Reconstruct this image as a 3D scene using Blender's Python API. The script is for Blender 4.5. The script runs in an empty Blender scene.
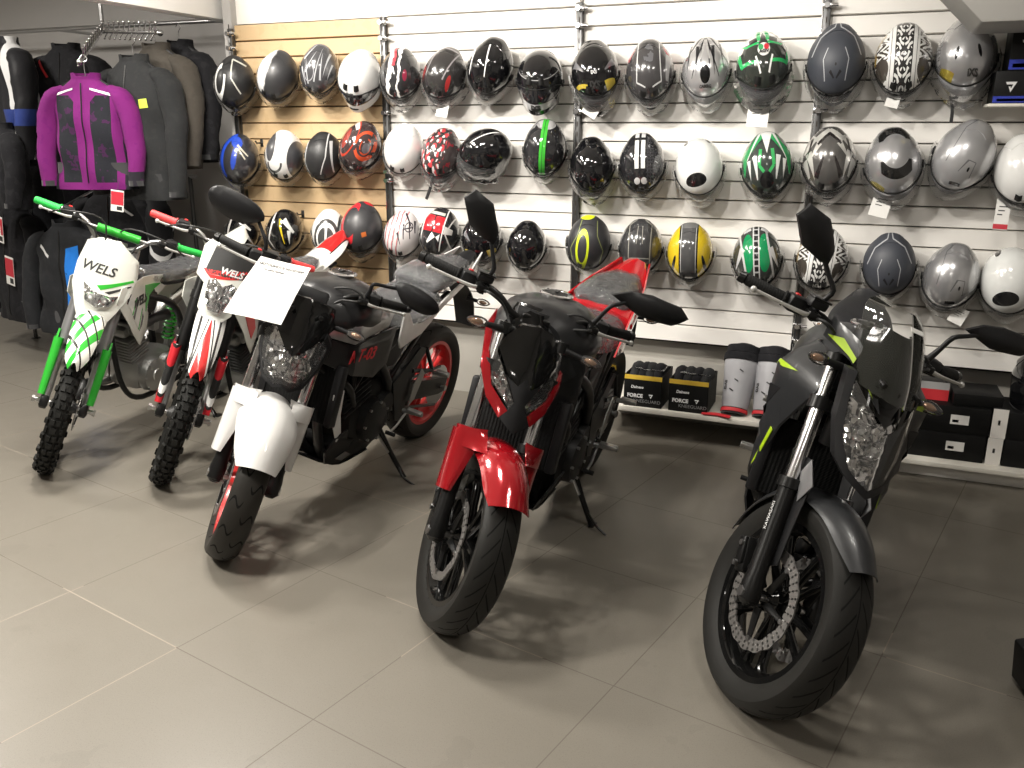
import bpy, bmesh, math, random
from math import sin, cos, tan, pi, radians, sqrt, atan2, hypot, exp
from mathutils import Vector, Matrix, Euler, Quaternion
from mathutils.bvhtree import BVHTree
random.seed(7)
COL = bpy.context.scene.collection
V = Vector

# ------------------------------------------------------------- shader maths
class X:
    nt = None
    def __init__(s, v): s.v = v.v if isinstance(v, X) else v
    @staticmethod
    def op(kind, *a):
        n = X.nt.nodes.new('ShaderNodeMath'); n.operation = kind
        for i, q in enumerate(a):
            q = q.v if isinstance(q, X) else q
            if isinstance(q, (int, float)): n.inputs[i].default_value = q
            else: X.nt.links.new(q, n.inputs[i])
        return X(n.outputs[0])
    def __add__(s, o): return X.op('ADD', s, o)
    __radd__ = __add__
    def __sub__(s, o): return X.op('SUBTRACT', s, o)
    def __rsub__(s, o): return X.op('SUBTRACT', o, s)
    def __mul__(s, o): return X.op('MULTIPLY', s, o)
    __rmul__ = __mul__
    def __truediv__(s, o): return X.op('DIVIDE', s, o)
    def __neg__(s): return X.op('MULTIPLY', s, -1.0)
    def __lt__(s, o): return X.op('LESS_THAN', s, o)
    def __gt__(s, o): return X.op('GREATER_THAN', s, o)
    def __and__(s, o): return X.op('MULTIPLY', s, o)
    def __or__(s, o): return X.op('MAXIMUM', s, o)
    def __invert__(s): return X.op('SUBTRACT', 1.0, s)
def xabs(a): return X.op('ABSOLUTE', a)
def xsin(a): return X.op('SINE', a)
def xmod(a, b): return X.op('FLOORED_MODULO', a, b)
def xat(a, b): return X.op('ARCTAN2', a, b)
def xmax(a, b): return X.op('MAXIMUM', a, b)
def xmin(a, b): return X.op('MINIMUM', a, b)
def xlen(a, b): return X.op('SQRT', a*a + b*b)
def band(v, lo, hi): return (v > lo) & (v < hi)
def ell(a, b, ca, cb, ra, rb):
    p = (a-ca)/ra; q = (b-cb)/rb
    return (p*p + q*q) < 1.0
def ring(a, b, ca, cb, ra, rb, w):
    p = (a-ca)/ra; q = (b-cb)/rb
    return band(X.op('SQRT', p*p + q*q), 1-w, 1+w)
def xnoise(scale, detail=2.0, vec=None, dist=0.0):
    n = X.nt.nodes.new('ShaderNodeTexNoise'); n.inputs['Scale'].default_value = scale
    n.inputs['Detail'].default_value = detail; n.inputs['Distortion'].default_value = dist
    X.nt.links.new(vec or X.tc, n.inputs['Vector'])
    return X(n.outputs[0])

MATS = {}
def mat(name, col=(.5, .5, .5), rough=.4, metal=0., coat=0., layers=None, trans=0., alpha=None, bump=None,
        emit=None, ior=None, spec=None, vary=.0, sheen=0., coord='Object'):
    """Principled material; layers(x,y,z) gives [(mask, colour, rough|None, metal|None)], bump(x,y,z) gives (height, strength, distance)."""
    if name in MATS: return MATS[name]
    m = bpy.data.materials.new(name); m.use_nodes = True
    nt = m.node_tree; b = nt.nodes['Principled BSDF']; X.nt = nt
    I = b.inputs
    I['Base Color'].default_value = (*col, 1); I['Roughness'].default_value = rough; I['Metallic'].default_value = metal
    I['Coat Weight'].default_value = coat; I['Coat Roughness'].default_value = .06
    I['Transmission Weight'].default_value = trans; I['Sheen Weight'].default_value = sheen
    if ior: I['IOR'].default_value = ior
    if spec is not None: I['Specular IOR Level'].default_value = spec
    if emit: I['Emission Color'].default_value = (*emit[0], 1); I['Emission Strength'].default_value = emit[1]
    if layers or bump or vary or alpha is not None:
        tc = nt.nodes.new('ShaderNodeTexCoord'); X.tc = tc.outputs[coord]
        sp = nt.nodes.new('ShaderNodeSeparateXYZ'); nt.links.new(X.tc, sp.inputs[0])
        x, y, z = (X(sp.outputs[i]) for i in range(3))
    cs = None; rs = X(rough) if False else None; ms = None
    if layers:
        rgb = nt.nodes.new('ShaderNodeRGB'); rgb.outputs[0].default_value = (*col, 1); cs = rgb.outputs[0]
        for L in layers(x, y, z):
            mk, c = L[0], L[1]
            mx = nt.nodes.new('ShaderNodeMix'); mx.data_type = 'RGBA'
            nt.links.new(mk.v, mx.inputs[0]); nt.links.new(cs, mx.inputs[6]); mx.inputs[7].default_value = (*c, 1)
            cs = mx.outputs[2]
            if len(L) > 2 and L[2] is not None:
                rs = mk*L[2] + (~mk)*(rs if rs is not None else rough)
            if len(L) > 3 and L[3] is not None:
                ms = mk*L[3] + (~mk)*(ms if ms is not None else metal)
    if vary:
        n = xnoise(9., 4.)
        rs = (rs if rs is not None else X.op('ADD', rough, 0.)) + (n-.5)*vary
    if cs is not None: nt.links.new(cs, I['Base Color'])
    if rs is not None: nt.links.new(rs.v, I['Roughness'])
    if ms is not None: nt.links.new(ms.v, I['Metallic'])
    if bump:
        h, st, d = bump(x, y, z)
        bn = nt.nodes.new('ShaderNodeBump'); bn.inputs['Strength'].default_value = st; bn.inputs['Distance'].default_value = d
        nt.links.new(h.v, bn.inputs['Height']); nt.links.new(bn.outputs[0], I['Normal'])
    if alpha is not None:
        if callable(alpha): nt.links.new(alpha(x, y, z).v, I['Alpha'])
        else: I['Alpha'].default_value = alpha
    MATS[name] = m
    return m

def clear_mat(name, tint, rough, haze, bump=None, ior=1.45):
    """clear film, glass or lens: see-through with a crisp gloss and a little haze"""
    m = bpy.data.materials.new(name); m.use_nodes = True; nt = m.node_tree; nt.nodes.clear(); N = nt.nodes.new; L = nt.links.new; X.nt = nt
    out = N('ShaderNodeOutputMaterial'); tr = N('ShaderNodeBsdfTransparent'); gl = N('ShaderNodeBsdfGlossy'); df = N('ShaderNodeBsdfDiffuse'); fr = N('ShaderNodeFresnel'); m1 = N('ShaderNodeMixShader'); m2 = N('ShaderNodeMixShader')
    gl.inputs['Roughness'].default_value = rough; gl.inputs['Color'].default_value = (1, 1, 1, 1); df.inputs['Color'].default_value = (*tint, 1); fr.inputs['IOR'].default_value = ior
    m1.inputs[0].default_value = haze; L(tr.outputs[0], m1.inputs[1]); L(df.outputs[0], m1.inputs[2]); L(fr.outputs[0], m2.inputs[0]); L(m1.outputs[0], m2.inputs[1]); L(gl.outputs[0], m2.inputs[2]); L(m2.outputs[0], out.inputs[0])
    if bump:
        tc = N('ShaderNodeTexCoord'); X.tc = tc.outputs['Object']; sp = N('ShaderNodeSeparateXYZ'); L(X.tc, sp.inputs[0])
        h, st, d = bump(*(X(sp.outputs[i]) for i in range(3))); bn = N('ShaderNodeBump'); bn.inputs['Strength'].default_value = st; bn.inputs['Distance'].default_value = d
        L(h.v, bn.inputs['Height']); L(bn.outputs[0], gl.inputs['Normal']); L(bn.outputs[0], fr.inputs['Normal'])
    MATS[name] = m; return m

# ------------------------------------------------------------- mesh tools
def cr(pts, n):
    """Catmull-Rom through points (tuples of any length), n steps per span"""
    P = [tuple(p) for p in pts]; out = []
    if len(P) < 3:
        a, b = P[0], P[-1]
        return [tuple(a[k]+(b[k]-a[k])*i/n for k in range(len(a))) for i in range(n+1)]
    for i in range(len(P)-1):
        p0 = P[i-1] if i else tuple(2*P[0][k]-P[1][k] for k in range(len(P[0])))
        p1, p2 = P[i], P[i+1]
        p3 = P[i+2] if i+2 < len(P) else tuple(2*P[-1][k]-P[-2][k] for k in range(len(P[0])))
        for s in range(n):
            t = s/n
            out.append(tuple(.5*((2*b)+(-a+c)*t+(2*a-5*b+4*c-d)*t*t+(-a+3*b-3*c+d)*t**3) for a, b, c, d in zip(p0, p1, p2, p3)))
    out.append(P[-1])
    return out

class MB:
    def __init__(s): s.v = []; s.f = []; s.m = []; s.mats = []; s.M = Matrix()
    def mi(s, m):
        if m not in s.mats: s.mats.append(m)
        return s.mats.index(m)
    def add(s, vs, fs, m, M=None):
        b = len(s.v); T = s.M @ M if M is not None else s.M
        s.v += [T @ V(p) for p in vs]; k = s.mi(m)
        s.f += [tuple(b+i for i in f) for f in fs]; s.m += [k]*len(fs)
        return s
    def grid(s, rows, m, M=None, cu=False, cv=False, flip=False):
        nr, nc = len(rows), len(rows[0]); vs = [p for r in rows for p in r]; fs = []
        for i in range(nr if cu else nr-1):
            for j in range(nc if cv else nc-1):
                a, b, c, d = i*nc+j, i*nc+(j+1) % nc, ((i+1) % nr)*nc+(j+1) % nc, ((i+1) % nr)*nc+j
                fs.append((a, d, c, b) if flip else (a, b, c, d))
        return s.add(vs, fs, m, M)
    def tube(s, path, r, m, seg=10, cap=True, n=0, M=None, flat=1.):
        P = [V(p) for p in (cr(path, n) if n else path)]
        k = len(P); R = r if isinstance(r, (list, tuple)) else [r]*2
        if len(R) != k:
            R = [R[min(int(i/(k-1)*(len(R)-1)), len(R)-2)]*(1-(i/(k-1)*(len(R)-1)-min(int(i/(k-1)*(len(R)-1)), len(R)-2))) +
                 R[min(int(i/(k-1)*(len(R)-1)), len(R)-2)+1]*(i/(k-1)*(len(R)-1)-min(int(i/(k-1)*(len(R)-1)), len(R)-2)) for i in range(k)]
        t = (P[1]-P[0]).normalized(); u = t.orthogonal().normalized(); rows = []
        for i in range(k):
            t2 = (P[min(i+1, k-1)]-P[max(i-1, 0)])
            t2 = t2.normalized() if t2.length > 1e-9 else t
            u = (t.rotation_difference(t2) @ u).normalized(); t = t2; w = t.cross(u)
            rows.append([P[i]+(u*cos(a)+w*sin(a)*flat)*R[i] for a in [2*pi*j/seg for j in range(seg)]])
        s.grid(rows, m, M, cv=True, flip=True)
        if cap:
            s.add(rows[0], [tuple(range(seg))[::-1]], m, M); s.add(rows[-1], [tuple(range(seg))], m, M)
        return s
    def rod(s, a, b, r, m, seg=12, r2=None): return s.tube([a, b], [r, r if r2 is None else r2], m, seg)
    def lathe(s, prof, m, seg=32, axis='Z', M=None, closed=False, a0=0., a1=2*pi):
        full = abs(a1-a0-2*pi) < 1e-6; rows = []
        for i in range(seg if full else seg+1):
            a = a0+(a1-a0)*i/seg; c, q = cos(a), sin(a)
            rows.append([{'Z': (r*c, r*q, h), 'Y': (r*c, h, -r*q), 'X': (h, r*c, r*q)}[axis] for r, h in prof])
        return s.grid(rows, m, M, cu=full, cv=closed, flip=True)
    def box(s, c, d, m, bev=.0, rot=None, seg=2):
        bm = bmesh.new(); bmesh.ops.create_cube(bm, size=1)
        bmesh.ops.scale(bm, vec=d, verts=bm.verts)
        if bev: bmesh.ops.bevel(bm, geom=bm.edges[:], offset=min(bev, min(d)*.48), segments=seg, profile=.5, affect='EDGES')
        M = Matrix.Translation(c)
        if rot: M = M @ Euler(rot).to_matrix().to_4x4()
        s.bm(bm, m, M); return s
    def bm(s, bm, m, M=None):
        bm.verts.index_update()
        s.add([v.co.copy() for v in bm.verts], [tuple(v.index for v in f.verts) for f in bm.faces], m, M); bm.free(); return s
    def ball(s, c, r, m, u=16, w=10, M=None):
        r = (r, r, r) if not isinstance(r, (list, tuple)) else r
        rows = [[(c[0]+r[0]*sin(pi*i/w)*cos(2*pi*j/u), c[1]+r[1]*sin(pi*i/w)*sin(2*pi*j/u), c[2]+r[2]*cos(pi*i/w)) for j in range(u)] for i in range(w+1)]
        return s.grid(rows, m, M, cv=True, flip=True)
    def prism(s, poly, a, b, m, plane='XZ', bev=0., M=None):
        """polygon in a plane, extruded between a and b along the third axis"""
        T = {'XZ': lambda p, h: (p[0], h, p[1]), 'XY': lambda p, h: (p[0], p[1], h), 'YZ': lambda p, h: (h, p[0], p[1])}[plane]
        bm = bmesh.new(); n = len(poly)
        lo = [bm.verts.new(T(p, a)) for p in poly]; hi = [bm.verts.new(T(p, b)) for p in poly]
        bm.faces.new(lo); bm.faces.new(hi[::-1])
        for i in range(n): bm.faces.new((lo[i], hi[i], hi[(i+1) % n], lo[(i+1) % n]))
        bmesh.ops.recalc_face_normals(bm, faces=bm.faces)
        if bev: bmesh.ops.bevel(bm, geom=bm.edges[:], offset=bev, segments=2, profile=.5, affect='EDGES', clamp_overlap=True)
        bmesh.ops.triangulate(bm, faces=[f for f in bm.faces if len(f.verts) > 4])
        return s.bm(bm, m, M)
    def sheet(s, rows, m, th=.003, n=3, mirror=False, M=None, nv=None):
        """smooth shell through a grid of control points, given a thickness"""
        g = [cr(r, n) for r in rows]; g = list(zip(*[cr(c, nv or n) for c in zip(*g)])); g = [list(r) for r in g]
        for sg in ((1, -1) if mirror else (1,)):
            q = [[V((p[0], p[1]*sg, p[2])) for p in r] for r in g]
            nr, nc = len(q), len(q[0]); N = []
            for i in range(nr):
                row = []
                for j in range(nc):
                    du = q[min(i+1, nr-1)][j]-q[max(i-1, 0)][j]; dv = q[i][min(j+1, nc-1)]-q[i][max(j-1, 0)]
                    k = du.cross(dv); row.append(k.normalized() if k.length > 1e-12 else V((0, 0, 0)))
                N.append(row)
            q2 = [[q[i][j]-N[i][j]*th for j in range(nc)] for i in range(nr)]
            s.grid(q, m, M, flip=True); s.grid(q2, m, M)
            e = [(0, j) for j in range(nc)]+[(i, nc-1) for i in range(1, nr)]+[(nr-1, j) for j in range(nc-2, -1, -1)]+[(i, 0) for i in range(nr-2, 0, -1)]
            s.grid([[q[i][j] for i, j in e], [q2[i][j] for i, j in e]], m, M, cv=True, flip=True)
        return s
    def body(s, st, m, n=4, k=3, cap=True, M=None):
        """closed symmetric body: stations (x, [(y,z) half profile from top centre to bottom centre]) -> loft"""
        rows = []
        for x, pr in st:
            rows.append([(p[2] if len(p) > 2 else x, p[0], p[1]) for p in pr])
        rows = [list(r) for r in zip(*[cr(c, n) for c in zip(*[cr(r, k) for r in rows])])]
        full = [[p for p in r]+[(p[0], -p[1], p[2]) for p in r[-2:0:-1]] for r in rows]
        s.grid(full, m, M, cv=True)
        if cap:
            for r, fl in ((full[0], 1), (full[-1], 0)):
                c = tuple(sum(p[q] for p in r)/len(r) for q in range(3)); k2 = len(r)
                s.add(list(r)+[c], [((j+1) % k2, j, k2) if fl else (j, (j+1) % k2, k2) for j in range(k2)], m, M)
        return s
    def mir(s, start=0):
        """mirror everything added since vertex index start across y=0"""
        b = len(s.v)-start; fs = [(f, k) for f, k in zip(s.f, s.m) if f[0] >= start]
        n0 = len(s.v); s.v += [V((p[0], -p[1], p[2])) for p in s.v[start:n0]]
        for f, k in fs: s.f.append(tuple(i-start+n0 for i in f)[::-1]); s.m.append(k)
        return s
    def build(s, name, parent=None, M=None, ang=38, flat=False, T=None):
        me = bpy.data.meshes.new(name)
        vs = [T @ p for p in s.v] if T is not None else s.v
        me.from_pydata([tuple(p) for p in vs], [], s.f)
        for m in s.mats: me.materials.append(m)
        me.polygons.foreach_set('material_index', s.m)
        me.validate(); 
        bm = bmesh.new(); bm.from_mesh(me); bmesh.ops.remove_doubles(bm, verts=bm.verts, dist=1e-6)
        bmesh.ops.recalc_face_normals(bm, faces=bm.faces); bm.to_mesh(me); bm.free()
        if not flat:
            me.polygons.foreach_set('use_smooth', [True]*len(me.polygons)); me.set_sharp_from_angle(angle=radians(ang))
        me.update()
        o = bpy.data.objects.new(name, me); COL.objects.link(o)
        if parent: o.parent = parent
        if M is not None: o.matrix_local = M
        return o

def tag(o, label=None, cat=None, group=None, kind=None):
    if label: o['label'] = label
    if cat: o['category'] = cat
    if group: o['group'] = group
    if kind: o['kind'] = kind
    return o
def empty(name, loc=(0, 0, 0), rot=(0, 0, 0)):
    o = bpy.data.objects.new(name, None); COL.objects.link(o); o.location = loc; o.rotation_euler = rot
    o.empty_display_size = .1
    return o
def text_mb(txt, size, m, ext=.0008, shear=0., bold=0., spacing=1.):
    """lettering as mesh in the XY plane, centred"""
    cu = bpy.data.curves.new('t', 'FONT'); cu.body = txt; cu.size = size; cu.extrude = ext; cu.shear = shear
    cu.align_x = 'CENTER'; cu.align_y = 'CENTER'; cu.offset = bold; cu.resolution_u = 3; cu.space_character = spacing
    ob = bpy.data.objects.new('t', cu); COL.objects.link(ob)
    bpy.context.view_layer.update()
    me = bpy.data.meshes.new_from_object(ob.evaluated_get(bpy.context.evaluated_depsgraph_get()))
    mb = MB(); mb.add([v.co.copy() for v in me.vertices], [tuple(p.vertices) for p in me.polygons], m)
    bpy.data.objects.remove(ob); bpy.data.curves.remove(cu); bpy.data.meshes.remove(me)
    return mb
def wrap(mb, target, origin_M, off=.0015):
    """lay flat lettering (XY plane of origin_M, looking along -Z) on to a surface"""
    bv = BVHTree.FromPolygons([tuple(v.co) for v in target.data.vertices], [tuple(p.vertices) for p in target.data.polygons])
    zd = (origin_M.to_3x3() @ V((0, 0, 1))).normalized(); out = []
    for p in mb.v:
        w = origin_M @ V((p[0], p[1], 0)); h = bv.ray_cast(w+zd*.3, -zd)
        q = h[0] if h[0] is not None else w
        out.append(q+zd*(off+p[2]))
    mb.v = out
    return mb
def frame(o, xdir, ydir):
    x = V(xdir).normalized(); y = (V(ydir)-x*V(ydir).dot(x)).normalized(); z = x.cross(y)
    return Matrix(((x[0], y[0], z[0], o[0]), (x[1], y[1], z[1], o[1]), (x[2], y[2], z[2], o[2]), (0, 0, 0, 1)))
# ------------------------------------------------------------- camera (a phone held at eye height, looking down at the row of bikes)
FPX, PITCH, ROLL, YAW, CH = 875., radians(16.325), radians(.073), radians(22.645), 1.541
def _cam():
    f0 = V((0, cos(PITCH), -sin(PITCH))); r0 = V((1, 0, 0)); u0 = r0.cross(f0)
    r1 = r0*cos(ROLL)+u0*sin(ROLL); u1 = u0*cos(ROLL)-r0*sin(ROLL)
    Z = Matrix.Rotation(YAW, 3, 'Z')
    return Z @ f0, Z @ r1, Z @ u1
CF, CR, CU = _cam()
cd = bpy.data.cameras.new('camera'); cam = bpy.data.objects.new('camera', cd); COL.objects.link(cam)
cd.sensor_width = 36; cd.lens = FPX*36/1024; cd.clip_start = .05; cd.clip_end = 60
cam.matrix_world = Matrix(((CR[0], CU[0], -CF[0], 0), (CR[1], CU[1], -CF[1], 0), (CR[2], CU[2], -CF[2], CH), (0, 0, 0, 1)))
bpy.context.scene.camera = cam
def ray(px, py): return CF*FPX+CR*(px-512)-CU*(py-384)
def at_y(px, py, y): d = ray(px, py); return V((0, 0, CH))+d*(y/d[1])
def at_z(px, py, z=0.): d = ray(px, py); return V((0, 0, CH))+d*((z-CH)/d[2])
def at_x(px, py, x): d = ray(px, py); return V((0, 0, CH))+d*(x/d[0])

WY = 4.5                                     # front of the slatted wall boards
# ------------------------------------------------------------- materials of the room
PH = radians(-11.86)
def floor_layers(x, y, z):
    i = (x*cos(PH)+y*sin(PH))/.6+4.6475; j = (y*cos(PH)-x*sin(PH))*(1.008/.6)-2.2867
    a = xabs(xmod(i+.5, 1.)-.5); b = xabs(xmod(j+.5, 1.)-.5)
    g = xmin(a, b) < .003
    n1 = xnoise(260., 2.); n2 = xnoise(1.6, 4.); n3 = xnoise(700., 1.)
    return [(n2*.5, (.165, .15, .125)), ((n1 > .62)*.35, (.11, .098, .08)), ((n3 > .64)*.3, (.30, .275, .235)),
            ((xnoise(5., 3.) > .66)*.12, (.10, .09, .075)), (g & (xnoise(2.3, 2.) > .3), (.13, .112, .092), .7), (g & (xnoise(1.1, 2.) > .56), (.30, .26, .21), .7)]
def floor_bump(x, y, z):
    i = (x*cos(PH)+y*sin(PH))/.6+4.6475; j = (y*cos(PH)-x*sin(PH))*(1.008/.6)-2.2867
    g = xmin(xabs(xmod(i+.5, 1.)-.5), xabs(xmod(j+.5, 1.)-.5)) < .0038
    return ((~g)*.8+xnoise(120., 3.)*.12, .25, .002)
M_floor = mat('floor_tile', (.19, .173, .145), .36, layers=floor_layers, bump=floor_bump, vary=.12)
M_white = mat('white_board', (.86, .835, .79), .42, layers=lambda x, y, z: [(xnoise(2., 3.)*.25, (.82, .79, .745))], vary=.1)
M_wood = mat('pale_wood_board', (.63, .46, .27), .45, layers=lambda x, y, z: [
    (xnoise(3., 4., dist=.6)*.6, (.55, .38, .20)), ((xnoise(14., 5.) > .58)*.25, (.48, .33, .17))])
M_slot = mat('slot_dark', (.03, .022, .016), .7, vary=.1)
M_wall = mat('grey_wall_paint', (.46, .445, .43), .65, layers=lambda x, y, z: [(xnoise(1.2, 3.)*.3, (.40, .385, .37))], vary=.1)
M_lower = mat('grey_backing_panel', (.42, .40, .36), .6, layers=lambda x, y, z: [(xnoise(3., 3.)*.3, (.36, .34, .31))])
M_ceil = mat('ceiling_white', (.86, .85, .83), .7, vary=.1)
M_chrome = mat('chrome', (.75, .75, .76), .16, 1., vary=.08)
M_steel = mat('brushed_steel', (.5, .5, .5), .32, 1., vary=.12)
M_dkmetal = mat('dark_metal', (.10, .10, .10), .34, .85, vary=.1)
M_shelf = mat('shelf_white', (.74, .71, .64), .4, vary=.08)
M_greyslab = mat('bulkhead_grey', (.33, .32, .30), .6, vary=.08)

def struct(name, mb, **k): o = mb.build(name, **k); o['kind'] = 'structure'; return o
b = MB(); b.box((-2.5, 1.2, -.05), (10.6, 8.8, .1), M_floor); struct('floor', b, flat=True)
b = MB(); b.box((-2.5, 1.2, 2.80), (10.6, 8.8, .1), M_ceil); struct('ceiling', b, flat=True)
b = MB(); b.box((-.2, 4.64, 1.375), (7.1, .08, 2.75), M_lower); struct('wall_back', b, flat=True)
b = MB(); b.box((-5.6, 5.14, 1.375), (3.9, .08, 2.75), M_wall); struct('wall_alcove', b, flat=True)
b = MB(); b.prism([(-3.74, 4.5), (-3.68, 4.5), (-3.68, 4.64), (-4.02, 5.16), (-4.14, 5.16)], 0, 2.75, M_wall, 'XY')
b.prism([(-3.90, 4.74), (-3.893, 4.742), (-3.90, 4.76), (-3.91, 4.76)], 0, 2.75, M_slot, 'XY'); struct('wall_return', b, flat=True)
b = MB(); b.box((-7.3, 1.2, 1.375), (.1, 8.0, 2.75), M_wall); struct('wall_left', b, flat=True)
b = MB(); b.box((2.4, 1.2, 1.375), (.1, 7.0, 2.75), M_wall); struct('wall_right', b, flat=True)
b = MB(); b.box((-2.5, -3.1, 1.375), (9.6, .1, 2.75), M_wall); struct('wall_front', b, flat=True)

# slatted panels between the uprights: boards with slots, one mesh per panel
ZT, PITCHZ = 2.123, .0928
posts = [-3.672, -2.634, -1.500, -.3285, .86, 2.05]
names = ['tan wooden slatted panel at the left end of the helmet wall', 'white slatted panel between the wooden panel and the middle steel upright',
         'white slatted panel between the middle and right steel uprights', 'white slatted panel right of the right-hand steel upright', 'white slatted panel at the far right end beyond the shelf of boxes']
for i in range(5):
    x0, x1 = posts[i]+.012, posts[i+1]-.012
    b = MB(); m = M_wood if i == 0 else M_white
    b.box(((x0+x1)/2, 4.571, 1.28+(0 if i == 0 else .05)), (x1-x0, .055, 1.68+(0 if i == 0 else .1)), M_slot)
    k = 0; z = ZT if i == 0 else ZT+PITCHZ
    while z > .5:
        lo = z-PITCHZ+.0055; hi = z-.0055
        b.prism([(4.5, lo), (4.5, hi), (4.512, hi+.003), (4.545, hi+.003), (4.545, lo-.003), (4.512, lo-.003)], x0, x1, m, 'YZ')
        z -= PITCHZ
    o = b.build('slatted_panel', flat=True); tag(o, names[i], 'wall panel', kind='structure')
# flat white wall above the panels
b = MB(); b.box((-.2, 4.575, 2.45), (6.96, .05, .64), M_white); struct('wall_upper', b, flat=True)

# steel uprights with clamp fittings
def upright(x, top, label):
    r = empty('steel_upright', (x, 4.47, 0)); tag(r, label, 'wall upright', 'steel uprights of the helmet wall')
    b = MB(); b.box((0, .006, top/2), (.030, .026, top), M_dkmetal, .004); b.box((-.021, .012, top/2), (.008, .014, top), M_chrome, .002)
    for k in range(int(top/.05)): b.box((0, -.0075, .06+k*.05), (.006, .002, .024), M_slot)
    b.build('pole', r)
    for z in (top-.03, top-.11, 1.62, 1.30, 1.25, .92, .60, .52):
        b = MB(); b.tube([(0, -.035, z), (0, .01, z)], .012, M_chrome, 14); b.box((0, -.004, z), (.046, .022, .026), M_chrome, .005); b.tube([(.018, -.012, z), (.045, -.012, z)], .008, M_chrome, 12)
        b.build('clamp', r)
    b = MB(); b.lathe([(0, .0), (.03, 0), (.03, .006), (.012, .012), (.0, .012)], M_dkmetal, 20); b.build('base', r)
upright(posts[0], 2.10, 'slim steel upright at the left edge of the tan wooden panel')
upright(posts[1], 2.12, 'steel upright where the wooden and white panels meet')
upright(posts[2], 2.14, 'steel upright behind the black helmets at the middle of the white wall')
upright(posts[3], 2.18, 'steel upright behind the tall mirror of the black and green motorcycle')

# lowered beam over the clothes alcove and grey bulkhead at the right
b = MB(); b.box((-3.83, 3.2, 2.30), (.12, 3.6, .28), M_ceil, .004); struct('beam', b)
b = MB()
z0 = at_y(1000, 30, 4.05).z
xs = [at_y(975, 30, 4.05).x, at_y(934, -4, 4.05).x]
b.prism([(xs[0], z0), (xs[1], z0+.16), (xs[1]-.35, 2.75), (2.35, 2.75), (2.35, z0)], 3.75, 4.20, M_greyslab, 'XZ', .01); struct('beam', b)

# low shelves under the wall
r = empty('low_shelf', (-.75, 4.35, 0)); tag(r, 'low white shelf holding the knee guard boxes and shin guards', 'shelf', 'low white display shelves')
b = MB(); b.box((0, 0, .162), (1.06, .38, .026), M_shelf, .003); b.build('shelf_board', r)
for x in (-.5, .5):
    b = MB(); b.prism([(.23, .149), (-.15, .149), (.20, .02), (.23, .02)], x-.004, x+.004, M_dkmetal, 'YZ'); b.build('bracket', r)
b = MB(); b.box((0, .225, .17), (1.06, .05, .34), M_lower, .003); b.build('back_panel', r)
r = empty('low_shelf', (.62, 4.35, 0)); tag(r, 'low white shelf with solid plinth under the black boxes and helmet', 'shelf', 'low white display shelves')
b = MB(); b.box((0, 0, .083), (1.30, .42, .022), M_shelf, .003); b.build('shelf_board', r)
b = MB(); b.box((-.16, .03, .036), (.80, .33, .072), M_white, .003); b.build('plinth', r)

# ------------------------------------------------------------- light: ceiling lamps of the shop, plus added wall-wash spots
w = bpy.data.worlds.new('World'); bpy.context.scene.world = w; w.use_nodes = True
w.node_tree.nodes['Background'].inputs[0].default_value = (1, .95, .88, 1); w.node_tree.nodes['Background'].inputs[1].default_value = .07
def lamp(x, y, z, power, size=.12, col=(1, .95, .87), rot=(0, 0, 0), sy=None):
    ld = bpy.data.lights.new('ceiling_lamp', 'AREA'); ld.energy = power; ld.color = col
    ld.shape = 'RECTANGLE'; ld.size = size; ld.size_y = sy or size
    o = bpy.data.objects.new('ceiling_lamp', ld); COL.objects.link(o); o.location = (x, y, z); o.rotation_euler = rot
    return o
M_lampglass = mat('lamp_diffuser', (1, 1, 1), .3, emit=((1, .96, .9), 12.))
def fixture(x, y, power, label, sx=.5, sy=.5):
    r = empty('ceiling_light', (x, y, 2.75)); tag(r, label, 'ceiling light', 'ceiling lights')
    b = MB(); b.box((0, 0, -.025), (sx+.05, sy+.05, .05), M_ceil, .006); b.build('housing', r)
    for i in (-1, 1):
        for j in (-1, 1):
            b = MB(); b.box((i*sx*.25, j*sy*.25, -.053), (sx*.22, sy*.22, .01), M_lampglass); b.build('lamp_panel', r)
            lamp(x+i*sx*.25, y+j*sy*.25, 2.68, power/4, sx*.22, sy=sy*.22)
fixture(-3.05, 2.95, 62, 'square ceiling light over the two dirt bikes')
fixture(-1.65, 2.45, 34, 'square ceiling light over the white and red motorcycles')
fixture(.15, 2.3, 14, 'square ceiling light over the black and lime motorcycle')
fixture(-2.7, 1.0, 98, 'square ceiling light over the open floor at the left')
fixture(-5.3, 3.0, 48, 'square ceiling light before the clothes alcove')
fixture(-.1, -.8, 14, 'square ceiling light behind the camera')
def add_wall_wash(x, y, tx, tz, power, label):  # unseen spots added to brighten the wall without lighting the floor
    r = empty('wall_wash_spot', (x, y, 2.75)); tag(r, label, 'spotlight', 'wall-wash spots added for the helmet wall')
    b = MB(); b.tube([(0, 0, 0), (0, 0, -.10)], .010, M_ceil, 10); b.box((0, 0, -.008), (.05, .12, .016), M_ceil, .004); b.build('stem', r)
    d = (V((tx, WY, tz))-V((x, y, 2.63))).normalized(); b = MB(); b.tube([V((0, 0, -.12))-d*.06, V((0, 0, -.12))+d*.07], [.036, .045], M_ceil, 20); b.tube([V((0, 0, -.12))+d*.065, V((0, 0, -.12))+d*.072], .038, M_lampglass, 20); b.build('lamp_head', r)
    ld = bpy.data.lights.new('wall_wash_lamp', 'SPOT'); ld.energy = power; ld.color = (1, .95, .88); ld.spot_size = radians(78); ld.spot_blend = .8; ld.shadow_soft_size = .045
    o = bpy.data.objects.new('wall_wash_lamp', ld); COL.objects.link(o); o.location = V((x, y, 2.63))+d*.09; o.rotation_mode = 'QUATERNION'; o.rotation_quaternion = d.to_track_quat('-Z', 'Y')
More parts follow.
